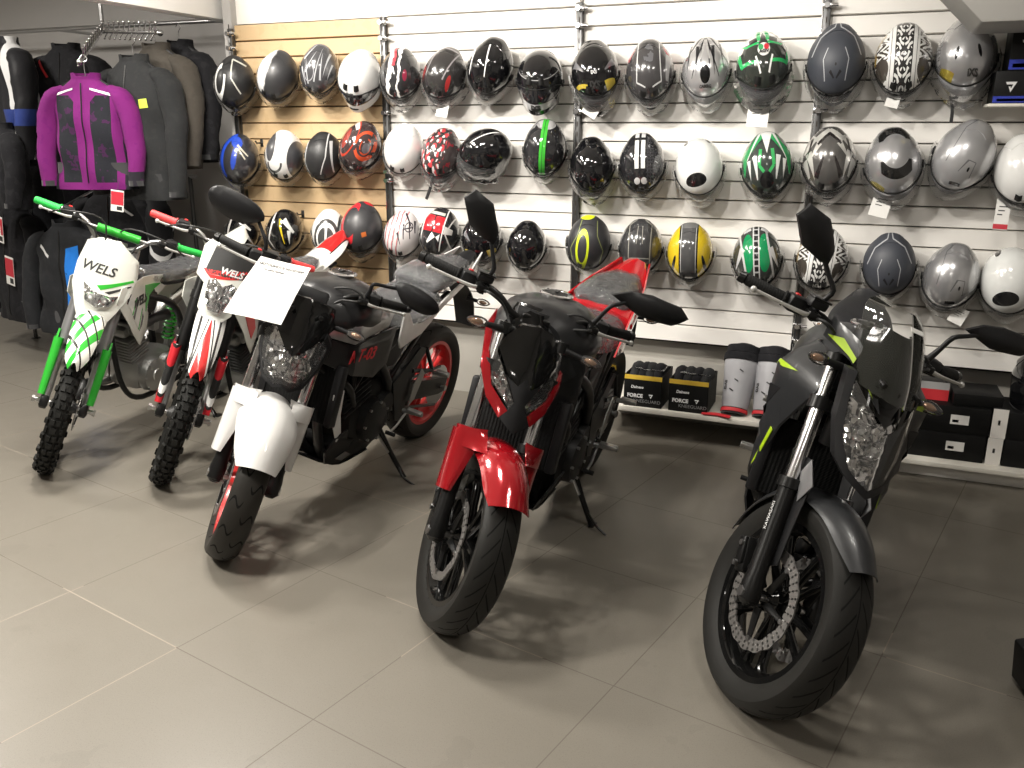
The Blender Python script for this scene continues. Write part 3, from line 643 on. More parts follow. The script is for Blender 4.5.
G1, G2, G3 = 'helmets in the top row on the wall', 'helmets in the middle row on the wall', 'helmets in the bottom row on the wall'
BL = (.006, .006, .007); MT_ = (.018, .018, .019); SV = (.50, .50, .51); DB = (.050, .055, .068)
T_k = lambda s, a, b, z, **k: (s, a, b, z, M_ink, k)
M_silver_ink = mat('silver_lettering', (.5, .5, .5), .4, .3)
M_white_ink = mat('white_lettering', (.82, .82, .82), .5)
M_red_ink = mat('red_lettering', (.6, .02, .03), .4)
def build_helmets():
    # top row
    helmet(235, 82, MT_, 'zgraphic', 'matte black helmet with a white loop, leftmost of the top row', G1, .4, coat=.1, spin=-10, yaw=-22, tilt=8, size=.98)
    helmet(278, 76, (.03, .03, .032), 'leftwhite', 'matte black helmet with a pale silver left flank, second in the top row', G1, .42, coat=.1, spin=-22, yaw=-16, tilt=10, size=.95)
    helmet(320, 70, (.06, .06, .065), 'scribble', 'dark helmet with silver scribbled lines, third in the top row', G1, .2, spin=-12, yaw=-14, tilt=8, size=.92, visor='smoke')
    helmet(360, 77, (.74, .74, .73), 'plain', 'white helmet hanging with visor and chin showing on the wooden panel', G1, .14, spin=-14, yaw=-10, tilt=38, size=1., visor='dark', text=[T_k('IXS', -.05, 0, .030, face=70, bold=.0015, off=.002, oz=-.035)], bag=0)
    helmet(401, 75, (.03, .03, .032), 'redstripe', 'black helmet with white and red vertical streaks, right of the first white helmet', G1, spin=-5, yaw=-6, size=.93)
    helmet(445, 75, (.03, .028, .028), 'peakline', 'black helmet with red cheeks and thin grey outline, sixth in the top row', G1, .2, spin=-22, yaw=-5, size=.95, tagc=(.075, .11, .0, -.13, 0), visor='smoke')
    helmet(491, 67, BL, 'slivers', 'plain gloss black helmet with two thin white ridges', G1, .07, spin=-18, yaw=-4, tilt=12, size=.98, visor='dark')
    helmet(540, 78, BL, 'whitevisor', 'gloss black helmet facing out with silver visor band lettered iXS', G1, .07, spin=-4, yaw=-4, tilt=56, size=1.0, visor='dark', bag=0, text=[T_k('IXS', .0, 0, .036, face=88, bold=.0025, off=.002, oz=-.085)], chin=1)
    helmet(595, 72, BL, 'ixsyellow', 'gloss black helmet with yellow sticker and steel upright right behind it', G1, .1, spin=6, yaw=0, tilt=28, size=1., visor='smoke', text=[('IXS', .0, -.48, .022, M_silver_ink, {'bold': .001}), ('IXS', .02, -.80, .038, M_ink, {'bold': .002, 'off': .006})], tagc=(.085, .075, .01, -.155, 0, 30))
    helmet(650, 72, (.05, .048, .05), 'linesred', 'dark grey helmet with thin white outline and red corner patches', G1, .2, spin=4, yaw=2, tilt=18, size=.98, visor='smoke', text=[T_k('IXS', .0, -.8, .024, bold=.001)], strap=0)
    helmet(706, 70, (.66, .66, .67), 'spikes', 'silver helmet with black spikes fanning from the crown', G1, .22, metal=.68, spin=4, yaw=3, tilt=20, size=.95, visor='silver', vents=0, text=[T_k('CABERG', 0, -.78, .016)])
    helmet(763, 66, (.03, .035, .03), 'agv', 'green, white and black race helmet lettered AGV with paper tag below', G1, .15, spin=8, yaw=4, tilt=38, size=1.03, visor='smoke', text=[('AGV', 0, -.22, .022, M_ink, {'bold': .0008})], strap=0, tagc=(.10, .13, -.0, -.15, 0, 2))
    helmet(836, 62, DB, 'bluelines', 'matte slate blue helmet with thin white lines in the top row', G1, .5, coat=0., spin=2, yaw=6, tilt=20, size=1.05, vents=0)
    helmet(903, 60, W, 'ornament', 'white helmet with black scroll ornament band, in the top row', G1, .2, spin=2, yaw=8, tilt=14, size=.99, tagc=(.06, .085, -.01, -.13, 0, 14))
    helmet(966, 56, SV, 'silverslots', 'silver helmet with two black slots and yellow sticker, rightmost of the top row', G1, .24, metal=.65, spin=6, yaw=10, tilt=26, size=1.02, visor='silver', vents=0, strap=1, text=[T_k('iXS', .15, -.80, .030, bold=.001)])
    # middle row
    helmet(240, 159, (.03, .03, .035), 'blueblack', 'black helmet with bright blue swirls, leftmost of the middle row', G2, .3, spin=-12, yaw=-22, tilt=10, size=.98)
    helmet(285, 155, (.70, .70, .69), 'whitemid', 'white helmet with two matte black flanks beside the blue one', G2, .3, spin=-8, yaw=-16, tilt=8, size=.96)
    helmet(324, 156, MT_, 'twinsilver', 'matte black helmet with curved silver lines, third in the middle row', G2, .45, coat=0, spin=-10, yaw=-14, tilt=8, size=.92, visor='smoke')
    helmet(361, 147, (.045, .03, .03), 'redorange', 'black helmet with orange red rings, fourth in the middle row', G2, .12, spin=-24, yaw=-12, tilt=16, size=.96, visor='smoke')
    helmet(404, 149, W, 'plain', 'plain white helmet in the middle row over the left uprights', G2, .2, spin=-14, yaw=-8, tilt=10, size=.93, visor='clear')
    helmet(442, 155, (.045, .035, .035), 'skulls', 'black helmet with tangled red and white drawing, chin showing', G2, .15, spin=-12, yaw=-6, tilt=30, size=.95, visor='smoke', strap=1)
    helmet(487, 152, BL, 'slivers', 'gloss black open face helmet seen from its side with a stickered visor', G2, .08, spin=-72, yaw=-6, tilt=42, size=.97, visor='clear', strap=1, spoiler=0)
    helmet(545, 148, (.022, .022, .024), 'greenstripe', 'black helmet with a green stripe from front to back', G2, .12, spin=-4, yaw=-3, tilt=10, size=.96, visor='smoke')
    helmet(592, 166, BL, 'plain', 'gloss black helmet in clear bag hanging low in the middle row', G2, .06, spin=6, yaw=-1, tilt=26, size=.95, visor='clear')
    helmet(642, 163, (.018, .018, .02), 'twowhite', 'black helmet with two parallel white stripes over the crown', G2, .12, spin=3, yaw=2, tilt=14, size=.96, visor='clear')
    helmet(699, 167, (.78, .79, .77), 'whitevents', 'white helmet with two black ovals and a wide black vent, middle row', G2, .16, spin=8, yaw=3, tilt=20, size=.97, visor='clear', vents=0, spoiler=0)
    helmet(767, 165, (.04, .05, .045), 'greenmulti', 'green, white and black spiked helmet, directly below the AGV helmet', G2, .16, spin=6, yaw=4, tilt=16, size=1., visor='clear')
    helmet(829, 161, (.13, .125, .12), 'silverflame', 'dark silver helmet with white zigzag flames, middle row', G2, .22, metal=.4, spin=4, yaw=6, tilt=18, size=1., visor='smoke')
    helmet(893, 163, SV, 'silverc', 'silver helmet with black crescents and a bagged tag below', G2, .24, metal=.65, spin=10, yaw=8, tilt=22, size=1.02, visor='silver', vents=0, tagc=(.085, .11, -.02, -.14, 0, 12))
    helmet(964, 156, SV, 'silverline', 'plain silver helmet in the middle row below the silver one with slots', G2, .26, metal=.5, spin=-20, yaw=8, tilt=12, size=1.04, visor='silver', vents=0)
    helmet(1024, 170, W, 'plain', 'white helmet cut by the right edge in the middle row', G2, .2, spin=10, yaw=12, tilt=16, size=1., tagc=(.06, .14, -.06, -.13, 1, 2))
    # bottom row
    helmet(243, 232, BL, 'blackmix', 'black helmet with red and white patches behind a bike mirror, leftmost of the bottom row', G3, .1, spin=-14, yaw=-22, tilt=6, size=.88)
    helmet(285, 231, BL, 'yellowmix', 'black helmet with yellow and white patches, second in the bottom row', G3, .1, spin=-14, yaw=-18, tilt=6, size=.92)
    helmet(330, 232, W, 'whiteloop', 'white helmet with black loops and a centre line, bottom row', G3, .2, spin=-6, yaw=-14, tilt=14, size=.90)
    helmet(362, 228, (.035, .035, .038), 'bigred', 'large matte black helmet with thick red loop, bottom row', G3, .42, coat=.1, spin=-12, yaw=-12, tilt=22, size=1.0, visor='dark')
    helmet(403, 234, (.66, .62, .62), 'redlace', 'white helmet with red and black lace pattern, bottom row', G3, .2, spin=-16, yaw=-8, tilt=16, size=.90, visor='smoke')
    helmet(440, 232, (.022, .022, .024), 'redblock', 'black helmet with red block and white star lines, bottom row', G3, .14, spin=-14, yaw=-6, tilt=12, size=.92, visor='smoke')
    helmet(482, 237, BL, 'ixsyellow', 'gloss black helmet with yellow sticker half behind a motorcycle mirror', G3, .08, spin=-4, yaw=-4, tilt=22, size=.92, visor='smoke')
    helmet(527, 245, BL, 'plain', 'plain gloss black helmet alone in the bottom row left of the neon one', G3, .05, spin=-6, yaw=-3, tilt=14, size=.88, visor='clear')
    helmet(589, 242, (.03, .03, .033), 'neon', 'matte black helmet with neon yellow loop in the bottom row', G3, .42, coat=.1, spin=-4, yaw=0, tilt=10, size=.95, visor='smoke')
    helmet(641, 246, (.04, .04, .042), 'greylines', 'charcoal helmet with thin outlines between the neon and yellow helmets', G3, .2, spin=0, yaw=2, tilt=12, size=.93, visor='smoke')
    helmet(690, 251, (.66, .47, .02), 'yellowcar', 'yellow helmet with wide black stripe in the bottom row', G3, .16, spin=2, yaw=3, tilt=12, size=.96, visor='clear')
    helmet(757, 257, (.05, .055, .052), 'greencage', 'black helmet with green panels and grey bars, bottom row', G3, .16, spin=6, yaw=5, tilt=14, size=.98, visor='smoke')
    helmet(822, 258, W, 'ornament', 'white helmet with black scroll ornament behind the tall bike mirror', G3, .2, spin=-4, yaw=6, tilt=12, size=.98)
    helmet(889, 264, DB, 'bluelines', 'matte slate helmet with thin white lines in the bottom row', G3, .5, coat=0., spin=4, yaw=8, tilt=14, size=.96, vents=0)
    helmet(951, 276, SV, 'silverline', 'silver helmet in the bottom row above the right mirror', G3, .24, metal=.65, spin=-6, yaw=9, tilt=16, size=1., visor='silver', vents=0, tagc=(.07, .08, .07, -.15, 0, 24))
    helmet(1010, 280, (.78, .79, .77), 'whitevents', 'white helmet with a black oval and wide vent, rightmost of the bottom row', G3, .16, spin=4, yaw=10, tilt=16, size=1.02, visor='clear', vents=0, spoiler=0)
build_helmets()
# display pegs seen between helmets
for (px, py, lb) in ((262, 143, 'short black peg over the white and black helmet'), (303, 214, 'short black peg over the bottom row on the wooden panel'), (700, 352, None)):
    if lb:
        p = at_y(px, py, WY); b = MB(); b.tube([(0, 0, 0), (0, -.05, .0), (0, -.06, .012)], .005, M_peg, 8); b.box((0, -.002, 0), (.02, .006, .045), M_peg, .002)
        o = b.build('display_peg'); o.location = p; tag(o, lb, 'peg', 'display pegs')
# ------------------------------------------------------------- bodywork tools
def panel(mb, poly, fmap, nrm, m, th=.01, bev=.004, h=.03, mirror=False):
    """plate cut to a drawn outline, laid on the curved surface fmap(p,q), with rounded rim and thickness along nrm"""
    n = V(nrm); bm = bmesh.new(); area = sum(poly[i][0]*poly[(i+1) % len(poly)][1]-poly[(i+1) % len(poly)][0]*poly[i][1] for i in range(len(poly)))
    pl = poly if area > 0 else poly[::-1]
    f = bm.faces.new([bm.verts.new((p[0], p[1], 0)) for p in pl])
    if bev:
        bmesh.ops.inset_region(bm, faces=[f], thickness=bev, use_even_offset=True)
    bmesh.ops.triangulate(bm, faces=[g for g in bm.faces if len(g.verts) > 4])
    for _ in range(5):
        L = [e for e in bm.edges if e.calc_length() > h]
        if not L: break
        bmesh.ops.subdivide_edges(bm, edges=L, cuts=1, use_grid_fill=False)
        bmesh.ops.triangulate(bm, faces=[g for g in bm.faces if len(g.verts) > 4])
    bm.verts.index_update(); bd = set()
    for e in bm.edges:
        if len(e.link_faces) == 1: bd.add(e.verts[0].index); bd.add(e.verts[1].index)
    N = len(bm.verts); vs = []
    for v in bm.verts: vs.append(V(fmap(v.co.x, v.co.y))-(n*bev*.8 if v.index in bd else V((0, 0, 0))))
    for v in bm.verts: vs.append(V(fmap(v.co.x, v.co.y))-n*th)
    fs = [tuple(v.index for v in g.verts) for g in bm.faces]+[tuple(v.index+N for v in g.verts)[::-1] for g in bm.faces]
    for e in bm.edges:
        if len(e.link_faces) == 1:
            a, b = e.verts[0].index, e.verts[1].index; fs.append((a, b, b+N, a+N))
    bm.free()
    mb.add(vs, fs, m)
    if mirror: mb.add([V((v[0], -v[1], v[2])) for v in vs], [g[::-1] for g in fs], m)
    return mb
def side(mb, poly, y, m, th=.012, bev=.004, h=.05, mirror=True, only=0):
    """panel drawn in side elevation (x,z); y constant or function"""
    g = y if callable(y) else (lambda p, q: y)
    sg = -1 if only < 0 else 1
    return panel(mb, poly, lambda p, q: (p, sg*g(p, q), q), (0, sg, 0), m, th, bev, h, mirror and not only)
def face(mb, poly, x, m, th=.012, bev=.003, h=.025, mirror=False):
    """panel drawn in front elevation (y,z); x constant or function"""
    g = x if callable(x) else (lambda p, q: x)
    return panel(mb, poly, lambda p, q: (g(p, q), p, q), (1, 0, 0), m, th, bev, h, mirror)

# ------------------------------------------------------------- bike materials
M_rubber = mat('tyre_rubber', (.012, .012, .011), .62, vary=.15, spec=.2)
def road_tread(x, y, z):
    a = xat(z, x)*(28/(2*pi)); yy = xabs(y)
    w = xmod(a+yy*26+(y > 0)*.5, 1.)
    return ((w < .13) & band(yy, .006, .045)) | (yy < .0016)
def wave_tread(x, y, z):
    a = xat(z, x)*(16/(2*pi)); yy = xabs(y)
    w = xmod(a+xsin(yy*120)*.22+yy*7+(y > 0)*.5, 1.)
    return (w < .10) & band(yy, .004, .05)
M_tread_road = mat('tyre_road_tread', (.016, .0155, .014), .55, spec=.25, layers=lambda x, y, z: [(road_tread(x, y, z), (.003, .003, .003), .9)], bump=lambda x, y, z: (~road_tread(x, y, z), .6, .002))
M_tread_wave = mat('tyre_wave_tread', (.024, .022, .019), .55, spec=.25, layers=lambda x, y, z: [(wave_tread(x, y, z), (.003, .003, .003), .9)], bump=lambda x, y, z: (~wave_tread(x, y, z), .6, .002))
M_blackm = mat('satin_black_metal', (.009, .009, .009), .33, .1, vary=.12, spec=.35)
M_blackp = mat('black_plastic', (.011, .011, .012), .45, vary=.12, spec=.3)
M_blackg = mat('gloss_black_paint', (.006, .006, .006), .08, spec=.55)
M_alu = mat('cast_aluminium', (.42, .42, .41), .38, .9, vary=.15, bump=lambda x, y, z: (xnoise(90., 3.), .12, .002))
M_aludark = mat('dark_cast_metal', (.10, .10, .10), .42, .8, vary=.15)
M_black_engine = mat('black_engine_paint', (.010, .010, .010), .42, .1, spec=.3, vary=.15, bump=lambda x, y, z: (xnoise(120., 3.), .1, .002))
M_disc = mat('brake_disc_steel', (.26, .25, .24), .38, .6, coord='Object', alpha=lambda x, y, z: ~((lambda a, r: (ell(xmod(a, 1.), r, .5, .0, .17, .0042)))(xat(z, x)*(40/(2*pi)), xmod(xlen(x, z)+.0, .0135)-.00675)))
M_lens = clear_mat('clear_lens', (.9, .9, .9), .03, .03)
M_refl = mat('headlight_reflector', (.78, .78, .78), .14, 1., bump=lambda x, y, z: (xsin(y*260.)*.5+xsin(z*120.)*.3, .35, .004))
M_bulb = mat('bulb_glass', (.9, .9, .88), .05, coat=1.)
M_amber = mat('amber_bulb', (.34, .20, .12), .15, .4, coat=.5)
M_seat = mat('seat_vinyl', (.020, .020, .022), .55, spec=.3, vary=.1, bump=lambda x, y, z: (xnoise(300., 2.), .2, .001))
M_wrap = clear_mat('cling_wrap', (.8, .82, .85), .10, .07, lambda x, y, z: (xnoise(16., 5., dist=2.2), 1., .03), 1.7)
M_grey_wrapped = mat('grey_seat_cover', (.060, .060, .064), .5, vary=.1)
M_mirror = mat('mirror_glass', (.8, .8, .8), .03, 1.)
M_gripr = mat('rubber_grip', (.009, .009, .009), .7, spec=.25, bump=lambda x, y, z: (xsin(y*900.), .4, .001))
M_lever = mat('lever_aluminium', (.66, .66, .64), .35, .5)
M_cable = mat('cable_sheath', (.015, .015, .015), .5)
M_redswitch = mat('red_switch', (.6, .02, .02), .4)
M_gold = mat('bronze_pipe', (.28, .20, .10), .35, .95)
M_bikewhite = mat('pearl_white_paint', (.62, .615, .60), .30, coat=.4)
M_bikered = mat('candy_red_paint', (.36, .006, .012), .14, .35, coat=1.)
M_bikered2 = mat('bright_red_paint', (.48, .006, .012), .2, coat=1.)
M_silver = mat('silver_paint', (.36, .36, .37), .28, .6, coat=.8)
M_grey = mat('graphite_paint', (.026, .027, .029), .34, .15, coat=.15, spec=.4)
M_lime = mat('lime_paint', (.42, .62, .02), .3, coat=.5)
M_redwheel = mat('red_wheel_paint', (.60, .03, .03), .3, coat=.4)
M_green = mat('green_plastic', (.03, .42, .035), .3, coat=.5)
M_whitep = mat('white_plastic', (.76, .77, .71), .25, coat=.6)
M_redp = mat('red_plastic', (.66, .03, .03), .35, coat=.4)
M_greenrub = mat('green_rubber', (.02, .50, .07), .5, bump=lambda x, y, z: (xsin(y*900.), .4, .001))
M_redrub = mat('red_rubber', (.70, .05, .05), .5, bump=lambda x, y, z: (xsin(y*900.), .4, .001))
M_clearscreen = clear_mat('clear_windscreen', (.5, .52, .45), .03, .025, None, 1.22)
M_smokescreen = mat('black_windscreen', (.004, .004, .004), .10, spec=.35)

class Bike:
    def __init__(s, name, pos, psi, lean, steer, WB, rf, rr, rake, label, off=.035, cat='motorcycle', group=None):
        s.sx = 1; s.WB, s.rf, s.rr = WB, rf, rr; s.k = radians(rake)
        s.A = V((WB, 0, rf)); s.u = V((-sin(s.k), 0, cos(s.k)))
        h = radians(-90+psi)
        R = Matrix.Rotation(h, 4, 'Z') @ Matrix.Rotation(radians(-lean), 4, 'X')
        p = s.A+s.u*.6+V((-cos(s.k), 0, -sin(s.k)))*off
        s.S = Matrix.Translation(p) @ Matrix.Rotation(radians(steer), 4, s.u) @ Matrix.Translation(-p)
        # set the bike down so that both tyres meet the floor at the given front contact
        c = s.S @ s.A; n = (s.S.to_3x3() @ V((0, 1, 0))).normalized(); Rl = R.to_3x3()
        nw = Rl @ n; dn = V((0, 0, -1)); dn = (dn-nw*dn.dot(nw)).normalized()
        foot = Rl @ c+dn*rf
        s.root = empty(name); s.root.matrix_world = Matrix.Translation(V((pos[0], pos[1], 0))-V((foot[0], foot[1], 0))) @ R
        # small nose-down pitch to put the front tyre on the floor
        dz = foot[2]; pit = dz/WB
        s.root.matrix_world = Matrix.Translation(V((pos[0], pos[1], 0))-V((foot[0], foot[1], 0))) @ R @ Matrix.Rotation(pit, 4, 'Y')
        tag(s.root, label, cat, group)
    def fk(s, t, y=0., d=0.):
        """point along the fork: t metres up from the axle, y sideways, d forward of the fork line"""
        return s.A+s.u*t+V((cos(s.k)*d, y, sin(s.k)*d))
    def add(s, mb, name, front=False, parent=None, **k):
        return mb.build(name, parent or s.root, M=(s.S if front and parent is None else (Matrix.Diagonal((s.sx, 1, 1, 1)) if s.sx != 1 and parent is None else None)), **k)

def tyre_profile(R, rim, w, knob=False):
    h = R-rim; hw = w/2
    return [(rim-.004, -hw*.62), (rim+.012, -hw*.80), (rim+h*.45, -hw*.99), (rim+h*.66, -hw), (R-h*.20, -hw*.86), (R-h*.075, -hw*.58), (R-h*.018, -hw*.28), (R, 0),
            (R-h*.018, hw*.28), (R-h*.075, hw*.58), (R-h*.20, hw*.86), (rim+h*.66, hw), (rim+h*.45, hw*.99), (rim+.012, hw*.80), (rim-.004, hw*.62)]
def wheel(B, front, R, rim, w, m_rim, tread, kind='cast', name='front_wheel', disc=None, discs=(-1, 1), rimw=None, spoke_m=None, lines=True):
    M = (B.S @ Matrix.Translation(B.A)) if front else Matrix.Translation((0, 0, B.rr))
    rw = (rimw or w*.72)/2; mb = MB()
    mb.lathe([(rim+.006, -rw), (rim+.006, -rw+.006), (rim-.008, -rw+.010), (rim-.020, -rw*.45), (rim-.022, 0), (rim-.020, rw*.45), (rim-.008, rw-.010), (rim+.006, rw-.006), (rim+.006, rw),
              (rim-.012, rw-.001), (rim-.028, rw*.45), (rim-.030, 0), (rim-.028, -rw*.45), (rim-.012, -rw+.001)], m_rim, 56, 'Y', closed=True)
    if kind == 'cast':
        for k in range(5):
            for sg in (-1, 1):
                a0 = 2*pi*k/5; a1 = a0+sg*.20
                p0 = V((cos(a0+sg*.30)*.030, 0, sin(a0+sg*.30)*.030)); p1 = V((cos(a1)*(rim-.022), 0, sin(a1)*(rim-.022)))
                d = (p1-p0).normalized(); q = V((-d.z, 0, d.x)); rows = []
                for t, hw, hy in ((0, .013, .016), (.5, .009, .013), (.85, .010, .014), (1., .018, .018)):
                    c = p0.lerp(p1, t); rows.append([c+q*hw+V((0, hy*.5, 0)), c+q*hw*.5+V((0, hy, 0)), c-q*hw*.5+V((0, hy, 0)), c-q*hw+V((0, hy*.5, 0)), c-q*hw+V((0, -hy*.5, 0)), c-q*hw*.5-V((0, hy, 0)), c+q*hw*.5-V((0, hy, 0)), c+q*hw-V((0, hy*.5, 0))])
                mb.grid(rows, m_rim, cv=True)
    else:
        for k in range(36):
            a0 = 2*pi*k/36; sg = 1 if k % 2 else -1; a1 = a0+(.32 if (k//2) % 2 else -.32)
            mb.tube([(cos(a0)*(rim-.024), 0, sin(a0)*(rim-.024)), (cos(a1)*.028, sg*.028, sin(a1)*.028)], .0016, spoke_m or M_steel, 5, cap=False)
    hb = .055 if front else .075
    mb.lathe([(.006, -hb), (.020, -hb), (.034, -hb*.6), (.030, -hb*.3), (.030, hb*.3), (.034, hb*.6), (.020, hb), (.006, hb)], m_rim if kind == 'cast' else M_aludark, 28, 'Y')
    mb.tube([(0, -.125, 0), (0, .125, 0)], .010, M_steel, 12); mb.tube([(0, -.137, 0), (0, -.124, 0)], .016, M_steel, 6); mb.tube([(0, .137, 0), (0, .124, 0)], .016, M_steel, 6)
    wh = mb.build(name, B.root, M=M)
    mb = MB()
    if tread != 'knob':
        mb.lathe(tyre_profile(R, rim, w), tread, 72, 'Y')
    else:
        mb.lathe(tyre_profile(R-.013, rim, w*.92), M_rubber, 64, 'Y')
        n = 52; hw = w/2
        for k in range(n):
            a = 2*pi*k/n
            row = ((-.30, .30), ) if k % 2 else ((-.52, -.06), (.06, .52))
            for lo, hi in row+(((-1.02, -.66), (.66, 1.02)) if k % 2 == 0 else ((-.80, -.52), (.52, .80))):
                c = (lo+hi)/2*hw; y0, y1 = lo*hw, hi*hw; da = .040
                rr_ = lambda y: R-.013-(y/hw)**2*.020
                vs = []
                for rad in (-.006, .013):
                    for aa, yy in ((a-da, y0), (a-da, y1), (a+da, y1), (a+da, y0)):
                        s_ = .86 if rad > 0 else 1.; A2 = a+(aa-a)*s_; Y2 = c+(yy-c)*s_; q = rr_(Y2)+rad
                        tilt_ = 1.+.0*Y2
                        vs.append((cos(A2)*q, Y2*tilt_+(.004*(1 if c > 0 else -1) if abs(c) > hw*.6 and rad > 0 else 0), sin(A2)*q))
                mb.add(vs, [(0, 1, 5, 4), (1, 2, 6, 5), (2, 3, 7, 6), (3, 0, 4, 7), (4, 5, 6, 7)], M_rubber)
    mb.build('tyre', wh)
    if disc:
        Ro, Ri, petal = disc
        for sg in discs:
            mb = MB(); N = 120; y = sg*(.062 if front else .072); T = .0045
            f_o = lambda a: Ro-(.0045*(1-cos(a*petal))/2 if petal else 0)
            f_i = lambda a: Ri+(.003*(1+cos(a*10)) if petal else 0)
            rows = []
            for k in range(N):
                a = 2*pi*k/N; rows.append([(cos(a)*f_i(a), y-T/2, sin(a)*f_i(a)), (cos(a)*f_o(a), y-T/2, sin(a)*f_o(a)), (cos(a)*f_o(a), y+T/2, sin(a)*f_o(a)), (cos(a)*f_i(a), y+T/2, sin(a)*f_i(a))])
            mb.grid(rows, M_disc, cu=True, cv=True)
            dd = mb.build('brake_disc', wh)
            mb = MB()
            for k in range(5):
                a = 2*pi*k/5; mb.tube([(cos(a)*.03, y, sin(a)*.03), (cos(a+.15)*(Ri+.004), y, sin(a+.15)*(Ri+.004))], [.012, .007], M_blackm, 8, flat=.5)
                for q in (-1, 1):
                    aa = a+.15+q*.0; mb.tube([(cos(aa)*(Ri+.004), y-sg*.004, sin(aa)*(Ri+.004)), (cos(aa)*(Ri+.004), y+sg*.006, sin(aa)*(Ri+.004))], .0075, M_steel, 10)
            mb.build('disc_carrier', dd)
    return wh
def forks(B, top, seal, yo=.105, r1=.0205, r2=.029, m_low=None, m_up=None, guards=None):
    ml = m_low or M_blackm; mu = m_up or M_chrome
    for sg in (-1, 1):
        mb = MB()
        P = lambda t, d=0.: B.fk(t, sg*yo, d)
        mb.tube([P(-.03), P(-.015), P(.03), P(.06), P(seal-.03), P(seal-.028), P(seal), P(seal+.002)], [.016, .030, .031, r2-.003, r2-.002, r2+.004, r2+.004, r1+.003], ml, 20)
        mb.box(B.fk(.0, sg*(yo-.005), .0), (.055, .040, .055), ml, .012, rot=(0, -B.k, 0))
        lg = B.add(mb, 'fork_leg', True)
        mb = MB(); mb.tube([P(seal-.01), P(top)], [r1, r1], mu, 20); mb.build('fork_tube', lg)
        mb = MB(); mb.tube([P(-.0)+V((0, sg*.018, 0)), P(-.0)+V((0, sg*.030, 0))], .013, M_steel, 6); mb.build('axle_nut', lg)
def clamps(B, t_low, t_up, yo=.105, m=None):
    m = m or M_blackm; mb = MB()
    for t in (t_low, t_up):
        for sg in (-1, 1): mb.tube([B.fk(t-.018, sg*yo), B.fk(t+.018, sg*yo)], .031, m, 18)
        c = B.fk(t, 0, -.012); mb.box(c, (.07, yo*2, .030), m, .008, rot=(0, -B.k, 0))
    mb.tube([B.fk(t_low-.01, 0, -.035), B.fk(t_up+.02, 0, -.035)], .024, m, 16)
    B.add(mb, 'triple_clamp', True)
def caliper(B, sg, m=None, t=.09, d=-.105, yo=.078):
    mb = MB(); mm = m or M_blackm; a = B.k
    c = B.fk(t, sg*yo, d)
    mb.box(c, (.045, .055, .105), mm, .012, rot=(0, -a-.2, 0)); mb.box(B.fk(t+.01, sg*(yo+.026), d), (.032, .018, .08), mm, .006, rot=(0, -a-.2, 0))
    for q in (-1, 1): mb.tube([B.fk(t+.03*q, sg*(yo+.028), d), B.fk(t+.03*q, sg*(yo+.040), d)], .009, M_steel, 6)
    mb.tube([B.fk(t+.05, sg*yo, d*.7), B.fk(t+.06, sg*.10, -.02)], .012, mm, 10); mb.tube([B.fk(t-.03, sg*yo, d*.7), B.fk(t-.0, sg*.10, -.02)], .012, mm, 10)
    B.add(mb, 'brake_caliper', True)
def arc_fender(B, R, w, a0, a1, m, th=.0035, drop=.03, center_lift=.012, front_taper=.55, rear_taper=.8, n=9):
    """mudguard arched over the front wheel; angles in degrees from straight ahead"""
    rows = []
    for i in range(n):
        t = i/(n-1); a = radians(a0+(a1-a0)*t); tp = (front_taper+(1-front_taper)*min(1, t/.35)**.7) if t < .35 else (1-(1-rear_taper)*max(0, (t-.6)/.4))
        r = []
        for q in (-1, -.82, -.45, 0, .45, .82, 1):
            rad = R+center_lift*(1-abs(q)**1.5)-drop*(abs(q)**3)*(1. if t > .12 else .4)
            r.append(tuple(B.A+V((cos(a)*rad, q*w/2*tp, sin(a)*rad))))
        rows.append(r)
    mb = MB(); mb.sheet(rows, m, th, 3); return mb
